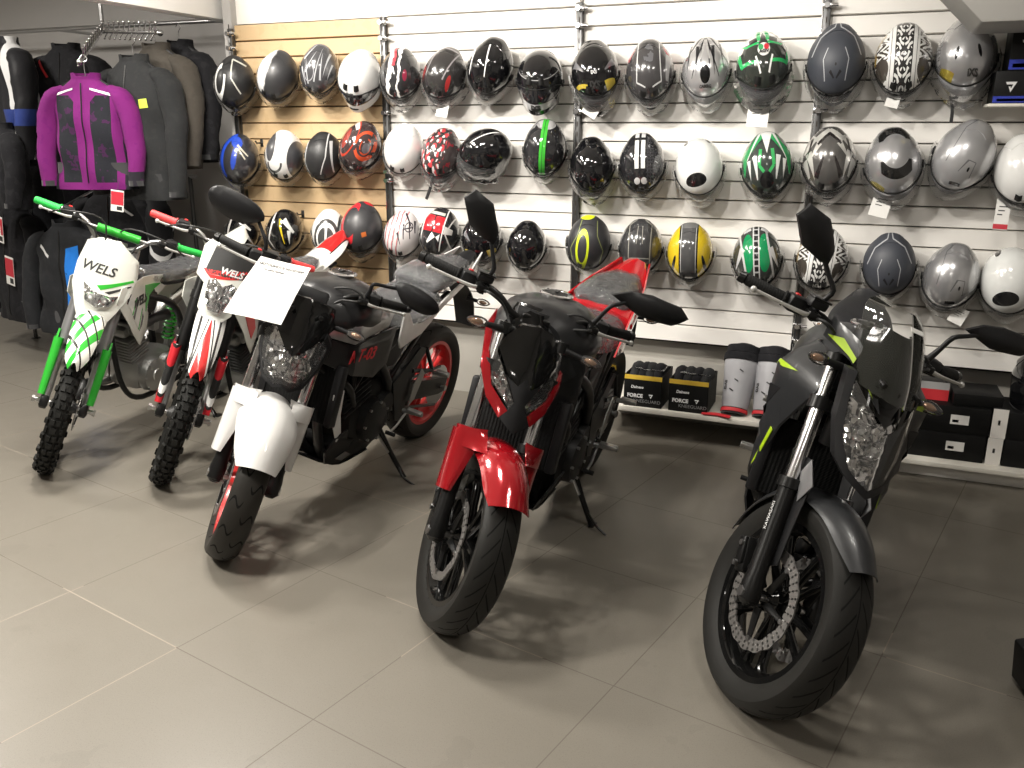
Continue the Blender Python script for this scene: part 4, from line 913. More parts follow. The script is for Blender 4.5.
def handlebar(B, hb, half, m=None, rise=.05, back=.12, grip=None, gl=.12, endr=.019, lever=None, pull=.0, clamp_t=.70, lv_len=.17, tall=0., switch=True, resv=True, gripr=.017):
    """hb: centre of the bar"""
    hb = V(hb); pts = [(0, 0), (0, .06), (rise*.25, .09), (rise, .17), (rise*1.05, .20)]
    mb = MB(); mm = m or M_blackm
    E_ = V((-back, half, rise*.85+pull)); Bd = V((-back*.25, .17, rise))
    path = [V((-E_.x*-1, -E_.y, E_.z)), V((Bd.x, -Bd.y, Bd.z)), V((0, -.07, .0)), V((0, .07, .0)), Bd, E_]
    path[0] = V((E_.x, -E_.y, E_.z))
    mb.tube([hb+p for p in path], .011, mm, 14, n=5)
    bar = B.add(mb, 'handlebar', True)
    mb = MB()
    for sg in (-1, 1): mb.tube([B.fk(clamp_t, sg*.035, -.01), hb+V((0, sg*.035, 0))], .016, mm, 12); mb.box(hb+V((0, sg*.035, .006)), (.034, .030, .030), mm, .006)
    B.add(mb, 'bar_riser', True)
    for sg in (-1, 1):
        d = (V((E_.x, E_.y*sg, E_.z))-V((Bd.x, Bd.y*sg, Bd.z))).normalized(); e = hb+V((E_.x, E_.y*sg, E_.z))
        mb = MB(); mb.tube([e-d*gl, e-d*(gl-.004), e-d*(gl-.006), e-d*.008, e], [gripr+.006, gripr+.006, gripr, gripr, gripr-.002], grip or M_gripr, 16)
        g = mb.build('grip', bar)
        if not grip: mb = MB(); mb.tube([e, e+d*.004, e+d*.022], [.012, endr*.93, endr*.82], M_blackm, 14); mb.build('bar_end', bar)
        # switchgear
        c = e-d*(gl+.030)
        mb = MB(); mb.box(c, (.045, .052, .048), M_blackp, .009, rot=(0, 0, 0)); mb.box(c+V((-.015, -sg*.004, .022)), (.014, .016, .010), M_redswitch if sg < 0 else M_blackp, .003)
        mb.tube([c+V((-.02, 0, -.01)), c+V((-.034, 0, -.012))], .007, M_blackp, 8); mb.build('switch_housing', bar)
        # lever with perch
        c = e-d*(gl+.075); f = V((1, 0, -.12)).normalized()
        mb = MB(); mb.tube([c-f*.014, c+f*.035], .015, M_blackm, 12); mb.box(c+f*.025, (.034, .040, .022), M_blackm, .006)
        lv = c+f*.034+d*.01; tip = lv+d*lv_len+f*.022
        mb.tube([lv, lv+d*.03+f*.016, lv+d*lv_len*.55+f*.020, tip, tip+d*.008], [.008, .0075, .0055, .0055, .0085], lever or M_lever, 10, n=3, flat=.8); mb.ball(tip+d*.008, .009, lever or M_lever, 10, 8)
        mb.build('lever', bar)
        if resv and sg < 0:
            mb = MB(); mb.box(c+V((.012, 0, .030)), (.042, .055, .026), M_blackp, .006); mb.box(c+V((.012, 0, .045)), (.046, .060, .006), M_blackm, .002); mb.build('brake_reservoir', bar)
        if sg > 0 and resv:
            mb = MB(); mb.tube([c+f*.03, c+V((.03, -.02, .02)), c+V((.02, -.08, .02)), c+V((-.02, -.16, -.06)), B.fk(.62, .02, .03)], .0045, M_cable, 8, n=5); mb.build('clutch_cable', bar)
        mb = MB(); mb.tube([c+V((.02, 0, -.01)), c+V((.07, -sg*.03, .0)), c+V((.06, -sg*.10, -.04)), B.fk(.60, sg*.05, .05)], .0045, M_cable, 8, n=5); mb.build('brake_hose', bar)
    return bar
def mirror(B, sg, root, knee, tip, head=(.17, .10), rot=0., shape='angular', m=None, tiltz=0.):
    """mirror on a stalk: root on the bar, knee, tip = where the head joins"""
    m = m or M_blackp; mb = MB(); r, k, t = V(root), V(knee), V(tip)
    for q in (r, k, t): q.y *= sg
    mb.tube([r-V((0, 0, .02)), r, r.lerp(k, .5), k, k.lerp(t, .5), t], [.012, .011, .0075, .0075, .0065, .007], m, 10, n=3)
    mb.tube([r-V((0, 0, .03)), r-V((0, 0, .008))], .014, m, 6)
    o = B.add(mb, 'mirror', True)
    L, H = head
    out = {'angular': [(-.10, .02), (.05, .50), (.55, .62), (1.02, .30), (1.0, -.15), (.80, -.45), (.25, -.40)],
           'blade': [(-.35, .0), (-.05, .38), (.30, .52), (.85, .45), (1.05, .12), (.80, -.35), (.20, -.42)],
           'kite': [(-.08, .02), (.10, .30), (.62, .52), (1.0, .22), (.96, -.22), (.48, -.42), (.10, -.18)],
           'round': [(-.1, .1), (.08, .42), (.45, .52), (.85, .40), (1.02, .02), (.85, -.38), (.45, -.48), (.08, -.32)]}[shape]
    if shape == 'round': out = [p[:2] for p in cr([out[-1]]+out+[out[0]], 3)[3:-4]]
    T = Matrix.Translation(t) @ Matrix.Rotation(radians(tiltz)*sg, 4, 'Z') @ Matrix.Rotation(radians(rot)*sg, 4, 'X')
    pl = [(p[0]*L*sg, p[1]*H) for p in out]
    hm = MB(); c = (L*.5*sg, 0)
    bulge = lambda p, q: .030*(1-min(1, ((p-c[0])/(L*.62))**2+((q-.0)/(H*.62))**2))
    hm.M = T
    panel(hm, pl, lambda p, q: (.010+bulge(p, q), p, q), (1, 0, 0), m, .016, .006, .02)
    hh = hm.build('mirror_head', o)
    gm = MB(); gm.M = T; ins = [((p[0]-c[0])*.9+c[0], p[1]*.88) for p in pl]
    panel(gm, ins, lambda p, q: (-.007, p, q), (-1, 0, 0), M_mirror, .003, .0, .05); gm.build('mirror_glass', hh)
def indicator(B, base, d, front=True, m=None, L=.075, long_=.05):
    """turn signal: base point, outward direction"""
    b_, d = V(base), V(d).normalized(); mb = MB()
    mb.tube([b_-d*.01, b_+d*long_], [.012, .009], M_blackp, 10)
    o = B.add(mb, 'turn_signal', front)
    c = b_+d*(long_+L*.42); up = V((0, 0, 1)); fx = V((1, 0, 0)) if front else V((-1, 0, 0))
    f = (fx-d*fx.dot(d)).normalized(); w_ = d.cross(f)
    rows = []
    for t, s_ in ((-.5, .35), (-.35, .8), (-.1, 1.), (.15, .92), (.38, .6), (.52, .12)):
        rows.append([c+d*L*t+(f*cos(a)*.020+w_*sin(a)*.019)*s_ for a in [2*pi*j/14 for j in range(14)]])
    q = MB(); q.grid(rows[:], M_lens, cv=True); q.add(rows[-1], [tuple(range(14))], M_lens); l = q.build('signal_lens', o)
    q = MB(); q.grid([[c+(p-c)*.55-f*.004 for p in r] for r in rows], M_amber, cv=True); q.build('signal_bulb', l)
def side_stand(B, top, footp, m=None, toe=.09):
    t, f = V(top), V(footp); mb = MB(); m = m or M_blackm
    mb.tube([t, t.lerp(f, .5)+V((.005, 0, 0)), f], [.014, .012, .011], m, 12); 
    mb.box(f+V((-.01, .01, -.002)), (.06, .038, .008), m, .003)
    mb.tube([f.lerp(t, .25), f.lerp(t, .18)+V((.045, .05, -.01)), f.lerp(t, .10)+V((.06, toe, -.01))], [.006, .005, .005], m, 8, n=3)
    mb.tube([t+V((.02, -.01, 0)), t.lerp(f, .45)+V((.02, 0, 0))], .006, M_steel, 8)
    B.add(mb, 'side_stand')
def peg(B, p, sg, m=None, L=.09, bracket=True, pil=False, plate=None):
    p = V(p); mb = MB(); mb.tube([p, p+V((0, sg*L, .01))], [.010, .012], m or M_steel, 10); mb.box(p+V((0, sg*L*.6, .014)), (.032, L*.75, .010), m or M_steel, .003)
    B.add(mb, 'foot_peg')
def chain_run(B, x0, z0, r0, rs=.10, y=-.0):
    pass
def naked_common(B, P):
    """parts every road bike here has: P holds colours and sizes"""
    WB = B.WB; mf = P.get('frame', M_blackm)
    # frame
    mb = MB(); H = B.fk(.56, 0, -.04)
    for sg in (-1, 1):
        mb.tube([(H.x, sg*.03, H.z+.03), (.92, sg*.145, .76), (.70, sg*.15, .62), (.56, sg*.12, .44), (.54, sg*.10, .30)], [.022, .020, .020, .022, .022], mf, 12, n=4)
        mb.tube([(H.x-.01, sg*.03, H.z-.06), (.95, sg*.14, .60), (.86, sg*.13, .48)], [.02, .018, .016], mf, 12, n=4)
        mb.tube([(.88, sg*.145, .74), (.90, sg*.142, .56)], .012, mf, 8); mb.tube([(.78, sg*.148, .68), (.90, sg*.142, .56)], .012, mf, 8)
        mb.tube([(.70, sg*.14, .66), (.40, sg*.11, .72), (.02, sg*.08, .80)], .013, mf, 10, n=3); mb.tube([(.58, sg*.12, .50), (.30, sg*.10, .66), (.08, sg*.08, .78)], .012, mf, 10, n=3)
    mb.tube([(H.x, 0, H.z-.10), (H.x-.02, 0, H.z+.06)], .034, mf, 16)
    B.add(mb, 'frame')
    # engine
    e = P.get('engine', M_black_engine); mb = MB()
    mb.box((.70, 0, .36), (.34, .27, .20), e, .04); mb.box((.62, 0, .47), (.20, .24, .16), e, .03)
    mb.tube([(.80, 0, .42), (.86, 0, .60)], .115, e, 20); mb.box((.85, 0, .56), (.17, .25, .14), e, .02, rot=(0, .25, 0)); mb.box((.885, 0, .665), (.16, .22, .07), e, .02, rot=(0, .25, 0))
    for k in range(6): mb.box((.835+k*.007, 0, .47+k*.024), (.205, .29, .006), e, .002, rot=(0, .25, 0))
    mb.prism([(.52, .24), (.60, .20), (.86, .20), (.90, .28), (.86, .32), (.54, .32)], -.09, .09, e, 'XZ', .01)
    en = B.add(mb, 'engine')
    for sg in (-1, 1):
        q = MB(); q.tube([(.72, sg*.12, .37), (.72, sg*.165, .37), (.72, sg*.172, .37)], [.10, .094, .078], P.get('cover', e), 28); q.tube([(.60, sg*.12, .41), (.60, sg*.15, .41)], [.06, .052], P.get('cover', e), 22)
        for k in range(7): a = k*2*pi/7; q.tube([(.72+cos(a)*.088, sg*.165, .37+sin(a)*.088), (.72+cos(a)*.088, sg*.177, .37+sin(a)*.088)], .006, M_steel, 6)
        q.build('engine_cover', en)
    # radiator
    rx = B.fk(.36).x-.19
    mb = MB(); T = Matrix.Translation((rx, 0, .585)) @ Matrix.Rotation(radians(-14), 4, 'Y'); mb.M = T
    mb.box((0, 0, 0), (.030, .31, .24), M_rad, .004); mb.box((0, .165, 0), (.045, .035, .25), M_blackp, .008); mb.box((0, -.165, 0), (.045, .035, .25), M_blackp, .008)
    B.add(mb, 'radiator')
    mb = MB()
    for k, y in enumerate(P.get('pipes', (-.055, .055))):
        mb.tube([(.92, y, .60), (.99, y, .56), (1.00, y*1.1, .42), (.93, y*.8, .26), (.80, y*.5-.02, .19), (.60, -.06, .175)], .021, P.get('pipe', M_aludark), 14, n=5)
    mb.tube([(.62, -.06, .175), (.45, -.08, .17), (.36, -.12, .19)], [.03, .055, .05], P.get('pipe', M_aludark), 16, n=4)
    B.add(mb, 'exhaust_pipe')
    mb = MB(); mb.tube([(.42, -.13, .20), (.36, -.15, .23), (.10, -.17, .34), (.07, -.172, .355)], [.04, .06, .055, .04], P.get('muffler', M_blackm), 20, n=3); B.add(mb, 'muffler')
    # swingarm, chain guard, sprocket, shock
    mb = MB()
    for sg in (-1, 1):
        side(mb, [(.54, .46), (.55, .37), (.30, .32), (.02, .27), (-.05, .27), (-.06, .34), (.02, .36), (.28, .41)], .115, P.get('swing', M_blackm), .035, .006, .1, only=sg)
    mb.box((.46, 0, .41), (.09, .20, .06), P.get('swing', M_blackm), .01); B.add(mb, 'swingarm')
    mb = MB(); mb.lathe([(.030, .085), (.10, .085), (.108, .088), (.10, .091), (.030, .091)], M_steel, 44, 'Y', M=Matrix.Translation((0, 0, B.rr)), closed=True)
    mb.tube([(0, .088, B.rr+.105), (.60, .098, .45)], .008, M_dkmetal, 6, flat=1.); mb.tube([(0, .088, B.rr-.105), (.60, .098, .36)], .008, M_dkmetal, 6)
    B.add(mb, 'chain')
    mb = MB(); mb.tube([(.50, 0, .46), (.42, 0, .70)], [.02, .02], M_steel, 12)
    for k in range(7): mb.lathe([(.032, -.006), (.040, 0), (.032, .006)], M_blackm if not P.get('spring') else P['spring'], 18, 'Z', M=Matrix.Translation((.475-k*.0085, 0, .51+k*.026)))
    B.add(mb, 'rear_shock')
    for sg in (-1, 1):
        mb = MB(); side(mb, [(.58, .50), (.52, .30), (.46, .28), (.44, .36), (.40, .50), (.30, .60), (.36, .62), (.50, .54)], .155, P.get('bracket', M_blackm), .012, .003, .1, only=sg)
        mb.tube([(.30, sg*.15, .60), (.22, sg*.155, .47)], .010, P.get('bracket', M_blackm), 8); mb.tube([(.42, sg*.155, .52), (.22, sg*.155, .47)], .010, P.get('bracket', M_blackm), 8)
        hp = MB(); side(hp, [(.45, .36), (.42, .46), (.36, .52), (.33, .49), (.40, .38)], .175, P.get('heel', M_alu), .005, .001, .1, only=sg)
        bk = B.add(mb, 'footrest_bracket'); hp.build('heel_guard', bk)
        peg(B, (.47, sg*.16, .34), sg, M_alu if P.get('heel') is not None else M_steel, .10); peg(B, (.22, sg*.16, .46), sg, M_alu, .085)
        mb = MB(); mb.tube([(.47, sg*.175, .33), (.56, sg*.185, .30), (.62, sg*.185, .285)], .006, M_steel, 8); mb.tube([(.62, sg*.17, .285), (.62, sg*.215, .285)], .009, M_gripr, 10); B.add(mb, 'foot_lever')
    side_stand(B, (.60, .12, .28), P.get('standfoot', (.53, .245, .045)), toe=P.get('toe', .09))
    # rear mudguard and plate carrier
    mb = MB(); mb.sheet([[(-.20, y, .80), (-.33, y*.9, .70), (-.42, y*.8, .52)] for y in (-.07, -.03, .03, .07)], M_blackp, .006, 3); B.add(mb, 'rear_mudguard')
    mb = MB(); mb.box((-.34, 0, .78), (.05, .12, .04), M_redp, .01); B.add(mb, 'tail_light')
    for sg in (-1, 1): indicator(B, (-.30, sg*.05, .70), (-.1, sg, 0), False)
    # horn, hoses
    mb = MB(); mb.tube([(rx+.05, .05, .42), (rx+.08, .05, .42)], [.035, .038], M_blackp, 20); B.add(mb, 'horn')
    mb = MB(); mb.tube([(rx-.02, .14, .68), (.98, .12, .74), (.90, .08, .68)], .014, M_cable, 10, n=4); mb.tube([(rx-.02, -.14, .48), (.95, -.16, .42), (.84, -.14, .36)], .014, M_cable, 10, n=4); B.add(mb, 'coolant_hose')
M_rad = mat('radiator_core', (.004, .004, .004), .6, 0, spec=.12, bump=lambda x, y, z: (xsin(z*1400.)+xsin(y*500.), .5, .002))
def belly_pan(B, m, m2=None):
    mb = MB(); side(mb, [(1.03, .40), (1.05, .33), (.98, .24), (.82, .17), (.60, .16), (.56, .22), (.72, .27), (.90, .34), (.96, .42)], lambda p, q: .07+.45*max(0, q-.16), m, .01, .004, .05)
    mb.sheet([[(.98, y, .245), (.82, y, .172), (.60, y, .162)] for y in (-.075, 0, .075)], m, .006, 3)
    o = B.add(mb, 'belly_pan')
    if m2:
        for sg in (-1, 1): q = MB(); side(q, [(.93, .25), (.84, .20), (.78, .21), (.86, .26)], lambda p, z: .078+.45*max(0, z-.16), m2, .004, .001, .05, only=sg); q.build('belly_insert', o)
    return o
def tank(B, m, w=1., zt=1.0, cap=True, xc=.86, cap_ring=M_chrome, insert=None):
    mb = MB(); T = zt
    mb.body([(.60, [(0, T-.16), (.06*w, T-.165), (.085*w, T-.20), (.08*w, T-.24), (0, T-.25)]),
             (.66, [(0, T-.10), (.07*w, T-.11), (.105*w, T-.16), (.10*w, T-.24), (0, T-.25)]),
             (.76, [(0, T-.03), (.085*w, T-.045), (.15*w, T-.10), (.155*w, T-.20), (0, T-.24)]),
             (.88, [(0, T), (.09*w, T-.012), (.165*w, T-.06), (.18*w, T-.17), (0, T-.22)]),
             (1.00, [(0, T-.005), (.08*w, T-.02), (.15*w, T-.07), (.17*w, T-.16), (0, T-.20)]),
             (1.07, [(0, T-.04), (.06*w, T-.05), (.10*w, T-.08), (.12*w, T-.14), (0, T-.17)])], m, n=5, k=4)
    o = B.add(mb, 'fuel_tank', ang=50)
    if cap:
        mb = MB(); M = Matrix.Translation((xc, 0, T-.002)) @ Matrix.Rotation(radians(-2), 4, 'Y')
        mb.lathe([(.060, 0), (.060, .004), (.054, .008), (.044, .008), (.043, .004)], cap_ring, 36, M=M); mb.lathe([(.043, .004), (.040, .007), (.020, .009), (0, .009)], M_blackm, 30, M=M)
        mb.M = M; mb.box((0, 0, .012), (.030, .012, .006), M_dkmetal, .002)
        for k in range(6): mb.tube([(cos(k*pi/3)*.049, sin(k*pi/3)*.049, .007), (cos(k*pi/3)*.049, sin(k*pi/3)*.049, .010)], .0035, M_blackm, 8)
        mb.build('fuel_cap', o)
    return o
def saddle(B, m, x0=.66, x1=.20, z=.80, w=1.):
    mb = MB()
    mb.body([(x0, [(0, z+.045), (.05*w, z+.04), (.08*w, z), (.08*w, z-.04), (0, z-.05)]), (x0-.10, [(0, z+.012), (.08*w, z+.006), (.125*w, z-.03), (.12*w, z-.06), (0, z-.07)]),
             (x0-.26, [(0, z), (.09*w, z-.003), (.15*w, z-.025), (.145*w, z-.055), (0, z-.06)]), (x1, [(0, z+.045), (.08*w, z+.04), (.12*w, z+.01), (.12*w, z-.03), (0, z-.04)])], m, n=5, k=4)
    return B.add(mb, 'seat', ang=60)
def pillion(B, m, x0=.22, x1=-.18, z=.86, w=1.):
    mb = MB()
    mb.body([(x0, [(0, z-.01), (.06*w, z-.012), (.09*w, z-.03), (.08*w, z-.06), (0, z-.07)]), (x0-.06, [(0, z+.02), (.08*w, z+.015), (.115*w, z-.01), (.11*w, z-.04), (0, z-.05)]),
             (x0-.24, [(0, z+.035), (.075*w, z+.03), (.105*w, z+.005), (.10*w, z-.02), (0, z-.03)]), (x1, [(0, z+.04), (.04*w, z+.035), (.065*w, z+.02), (.06*w, z), (0, z-.01)])], m, n=5, k=4)
    return B.add(mb, 'pillion_seat', ang=60)
def wrap_film(B, x0, x1, z, w, rnd, name='plastic_wrap', zf=None):
    """crumpled cling film lying over a seat"""
    r = random.Random(rnd); rows = []
    for i in range(13):
        x = x0+(x1-x0)*i/12; row = []; zz = z(x) if callable(z) else z
        for j in range(15):
            a = radians(-100+200*j/14); e = r.uniform(-.004, .006)
            row.append((x+r.uniform(-.004, .004), sin(a)*(w+.006+e), zz+cos(a)*.050-.030+e))
        rows.append(row)
    mb = MB(); mb.grid(rows, M_wrap); return B.add(mb, name, ang=25)

def film_over(B, target, seed, lo=-.02, off=.005):
    """crumpled clear film that follows the top of a part"""
    r = random.Random(seed); me = target.data; mb = MB(); N = len(me.vertices)
    nr = [v.normal.copy() for v in me.vertices]; vs = [v.co+nr[i]*(off+r.uniform(-.0025, .005)) for i, v in enumerate(me.vertices)]
    zs = max(v.co.z for v in me.vertices)
    keep = [tuple(p.vertices) for p in me.polygons if p.normal.z > lo]
    mb.add(vs, keep, M_wrap); return mb.build('plastic_wrap', target, ang=20)

# =================================================== road bike nearest the camera: black with lime flashes
def facet(f, amp): return lambda y, z: f(y, z)+amp*(((sin(y*7919.1+z*3571.7)*43758.5) % 1)-.5)
def fork_shroud(B, fd, m, t0, t1, w0=1., name='mudguard_stay'):
    for sg in (-1, 1):
        rows = []
        for k in range(6):
            u = k/5; t = t0+(t1-t0)*u; w_ = (1-.72*u)*w0
            w_ = max(.15, w_); e_ = .02*(1-u)
            rows.append([tuple(B.fk(t+e_, sg*(.146-.092*w_), .060+.012*(1-u))), tuple(B.fk(t+e_*.6, sg*(.146-.045*w_), .058)), tuple(B.fk(t, sg*.146, .034)), tuple(B.fk(t, sg*.150, .0)), tuple(B.fk(t, sg*.148, -.028*w_))])
        mb = MB(); mb.sheet(rows, m, .004, 3); mb.build(name, fd, ang=60)
        rows = []
        for t in (t0+.012, t0-.01, t0-.032, t0-.052):
            rows.append([tuple(B.fk(t, sg*.149, .0)), tuple(B.fk(t, sg*.146, .034)), tuple(B.fk(t, sg*.122, .058+.004*(t0-t)/.05)), tuple(B.fk(t, sg*.096, .072+.35*(t0-t))), tuple(B.fk(t, sg*.066, .078+.9*(t0-t)))])
        mb = MB(); mb.sheet(rows, m, .003, 3); mb.build('mudguard_shoulder', fd, ang=60)
def build_black_bike():
    B = Bike('motorcycle', (-.245, 2.205), 0, 13.5, 33, 1.41, .305, .315, 24.5, 'black and grey motorcycle with lime green flashes and clear windscreen, closest to the camera', group='motorcycles with road tyres')
    wheel(B, True, .305, .222, .125, M_blackg, M_tread_road, disc=(.150, .112, 16), name='front_wheel')
    wheel(B, False, .315, .222, .16, M_blackg, M_tread_road, disc=(.11, .08, 10), discs=(-1,), name='rear_wheel')
    forks(B, .70, .335); clamps(B, .555, .68); caliper(B, -1); caliper(B, 1)
    naked_common(B, dict(standfoot=(.60, .25, .058)))
    # front mudguard: grey top, black stays with text
    mb = arc_fender(B, .322, .150, 55, 176, M_grey, drop=.030)
    fd = B.add(mb, 'front_mudguard', True, ang=60)
    for sg in (-1, 1):
        mb = MB(); P = [B.fk(.40, 0, .035), B.fk(.34, 0, .075), B.fk(.20, 0, .055), B.fk(.10, 0, .045), B.fk(.09, 0, .01), B.fk(.30, 0, -.04), B.fk(.42, 0, -.06)]
        side(mb, [(p.x, p.z) for p in P], lambda p, q: .088+(q-.40)*.03, M_blackp, .006, .003, .03, only=sg); st = mb.build('mudguard_stay', fd)
        mb = MB(); P = [B.fk(.40, 0, .05), B.fk(.33, 0, .09), B.fk(.28, 0, .045), B.fk(.36, 0, .02)]
        side(mb, [(p.x, p.z) for p in P], lambda p, q: .094+(q-.40)*.03, M_silver, .004, .002, .03, only=sg); mb.build('stay_insert', fd)
    # letters on the lower fork leg cover
    t = text_mb('KAWASAKI', .016, M_white_ink, .0004)
    for sg in (-1, 1):
        T = frame(B.fk(.22, sg*.134, .0), B.u*1., (sg*-1*cos(B.k), 0, sg*-1*sin(B.k))) if False else frame(B.fk(.22, sg*.1345, .004), B.u*(-sg), V((cos(B.k), 0, sin(B.k)))*(-sg) if False else V((sg*sin(0)+cos(B.k), 0, sin(B.k)))*(sg))
        q = MB(); q.add([T @ V(v) for v in t.v], t.f, M_white_ink); q.build('lettering', B.root, M=B.S)
    # head: lamp, mask, meter cowl, windscreen
    fx = lambda y, z: 1.345-(z-.70)*.50-abs(y)**1.6*2.2
    hl = MB()
    out = [(0, .825), (.036, .845), (.102, .905), (.100, .84), (.092, .770), (.058, .712), (0, .688), (-.058, .712), (-.092, .770), (-.100, .84), (-.102, .905), (-.036, .845)]
    face(hl, out, facet(lambda y, z: fx(y, z)-.045, .012), M_refl, .02, 0, .020); hd = B.add(hl, 'headlight', True, flat=True)
    q = MB(); face(q, out, lambda y, z: fx(y, z)+.002, M_lens, .004, .002); q.build('headlight_lens', hd)
    q = MB()
    for c, r_ in (((0, .775), .026), ((.045, .80), .024), ((-.045, .80), .024)):
        q.lathe([(0, -.006), (r_*.35, -.004), (r_*.8, .010), (r_, .028), (r_*1.1, .030)], M_refl, 20, 'X', M=Matrix.Translation((fx(*c)-.055, c[0], c[1])))
        q.ball((fx(*c)-.028, c[0], c[1]), .009, M_bulb, 10, 8)
    for z in (.735, .75): q.box((fx(0, z)-.03, 0, z), (.02, .09-(.75-z)*2, .003), M_chrome)
    q.build('reflector_bowls', hd)
    mk = MB()
    rim = [(0, .835), (.034, .855), (.100, .925), (.125, .915), (.112, .80), (.080, .705), (.03, .675), (-.03, .675), (-.080, .705), (-.112, .80), (-.125, .915), (-.100, .925), (-.034, .855)]
    face(mk, [(.104, .925), (.122, .92), (.116, .80), (.094, .72), (.060, .690), (0, .668), (0, .686), (.058, .710), (.093, .770), (.102, .84), (.104, .905)], lambda y, z: fx(y, z)+.001, M_blackp, .03, .002, .03, mirror=True)
    face(mk, [(0, .835), (.034, .855), (.100, .925), (.085, .965), (.05, 1.0), (0, 1.01), (-.05, 1.0), (-.085, .965), (-.100, .925), (-.034, .855)], lambda y, z: fx(y, z)-.012-(z-.83)*.25, M_blackg, .012, .004)
    for sg in (-1, 1):
        face(mk, [(sg*.030, .862), (sg*.10, .930), (sg*.155, .945), (sg*.140, 1.0), (sg*.085, .985), (sg*.045, .93)], lambda y, z: fx(y, z)+.012-(z-.85)*.55-abs(y)*.25, M_grey, .012, .004)
        face(mk, [(sg*.050, .885), (sg*.105, .938), (sg*.150, .955), (sg*.118, .968), (sg*.085, .938)], lambda y, z: fx(y, z)+.015-(z-.85)*.55-abs(y)*.25, M_lime, .003, .0, .02)
    B.add(mk, 'headlight_cowl', True)
    ms = MB(); rows = []
    for z, w_, dx in ((.86, .075, .004), (.92, .086, -.03), (.985, .084, -.075), (1.045, .058, -.125)):
        rows.append([(1.235+dx-(abs(t)**2)*.06, t*w_, z) for t in (-1, -.6, 0, .6, 1)])
    ms.sheet(rows, M_smokescreen, .006, 4); B.add(ms, 'meter_visor', True)
    ws = MB(); rows = []
    for z, w_, dx in ((.90, .095, .012), (.965, .108, -.035), (1.03, .110, -.095), (1.08, .098, -.145), (1.105, .055, -.17)):
        rows.append([(1.25+dx-(abs(t)**2)*.085, t*w_, z) for t in (-1, -.7, -.35, 0, .35, .7, 1)])
    ws.sheet(rows, M_clearscreen, .003, 4); o = B.add(ws, 'windscreen', True)
    q = MB(); q.box((1.115, .02, 1.075), (.002, .045, .014), M_paper, rot=(0, -.9, .1)); q.build('sticker', o)
    for y in (-.055, .055):
        mb = MB(); mb.tube([(1.21, y, .935), (1.235, y, .932)], .007, M_blackm, 10); mb.build('screen_bolt', o)
    mt = MB(); mt.box((1.09, 0, .99), (.05, .13, .08), M_blackp, .012, rot=(0, -.6, 0)); mt.box((1.072, 0, 1.002), (.02, .115, .075), M_dk, .006, rot=(0, -.6, 0)); B.add(mt, 'instrument_cluster', True)
    handlebar(B, (1.085, 0, .955), .385, rise=.05, back=.12)
    mirror(B, -1, (1.055, .215, 1.06), (1.09, .20, 1.12), (1.08, .30, 1.255), (.165, .105), rot=-18, shape='blade', tiltz=8) if False else None
    mirror(B, -1, (1.055, .20, 1.02), (1.07, .195, 1.085), (1.045, .255, 1.145), (.17, .10), rot=34, shape='kite', tiltz=0)
    mirror(B, 1, (1.055, .20, 1.02), (1.07, .215, 1.11), (1.045, .31, 1.15), (.17, .072), rot=8, shape='blade', tiltz=0)
    for sg in (-1, 1): indicator(B, (1.17, sg*.115, .925), (.25, sg, .02))
    # tank and shrouds
    tank(B, M_grey, zt=1.0)
    yf = lambda p, q: .155+max(0, p-.86)*.32-max(0, p-1.05)*1.0+max(0, .80-q)*-.06-max(0, q-.87)*.9
    for sg in (-1, 1):
        mb = MB(); side(mb, [(1.20, .915), (1.23, .86), (1.13, .70), (1.06, .52), (1.00, .50), (.97, .62), (.88, .74), (.76, .80), (.80, .90), (.98, .955), (1.10, .955)], yf, M_grey, .012, .006, .05, only=sg); o = B.add(mb, 'tank_shroud')
        q = MB(); side(q, [(1.14, .875), (1.08, .858), (.94, .845), (1.06, .873)], lambda p, z: yf(p, z)+.003, M_lime, .003, .001, .04, only=sg); side(q, [(1.118, .675), (1.088, .57), (1.068, .53), (1.092, .62), (1.108, .68)], lambda p, z: yf(p, z)+.003, M_lime, .003, .001, .04, only=sg); q.build('lime_flash', o)
        q = MB(); side(q, [(1.10, .80), (1.02, .66), (.97, .68), (1.00, .78)], lambda p, z: yf(p, z)+.002, M_blackp, .003, .001, .04, only=sg); q.build('shroud_inlay', o)
        mb = MB(); side(mb, [(.70, .72), (.50, .76), (.48, .70), (.58, .60), (.68, .62)], .14, M_blackp, .01, .004, only=sg); B.add(mb, 'side_cover')
    s_ = saddle(B, M_seat); pillion(B, M_seat); rear_tail(B, M_grey)
    belly_pan(B, M_blackp)
    for ch in B.root.children:      # the lamp unit sits well forward of the fork
        if ch.name.split('.')[0] in ('headlight', 'headlight_cowl', 'meter_visor', 'windscreen'): ch.matrix_local = B.S @ Matrix.Translation((.065, 0, .022))
    return B
def rear_tail(B, m, z=.84, up=.0):
    for sg in (-1, 1):
        mb = MB(); side(mb, [(.44, .74), (.24, .80+up), (-.02, .86+up), (-.30, .90+up), (-.33, .87+up), (-.20, .80+up), (.05, .74), (.34, .68)], lambda p, q: .125+(p-.1)*.12-max(0, -.02-p)*.10, m, .010, .005, .06, only=sg); o = B.add(mb, 'tail_panel')
    mb = MB(); mb.body([(-.15, [(0, .89+up), (.05, .885+up), (.07, .86+up), (.06, .82+up), (0, .81+up)]), (-.25, [(0, .91+up), (.04, .905+up), (.055, .885+up), (.045, .85+up), (0, .84+up)]), (-.34, [(0, .905+up), (.02, .90+up), (.03, .89+up), (.02, .875+up), (0, .87+up)])], m, n=3)
    B.add(mb, 'tail_cap', ang=50)

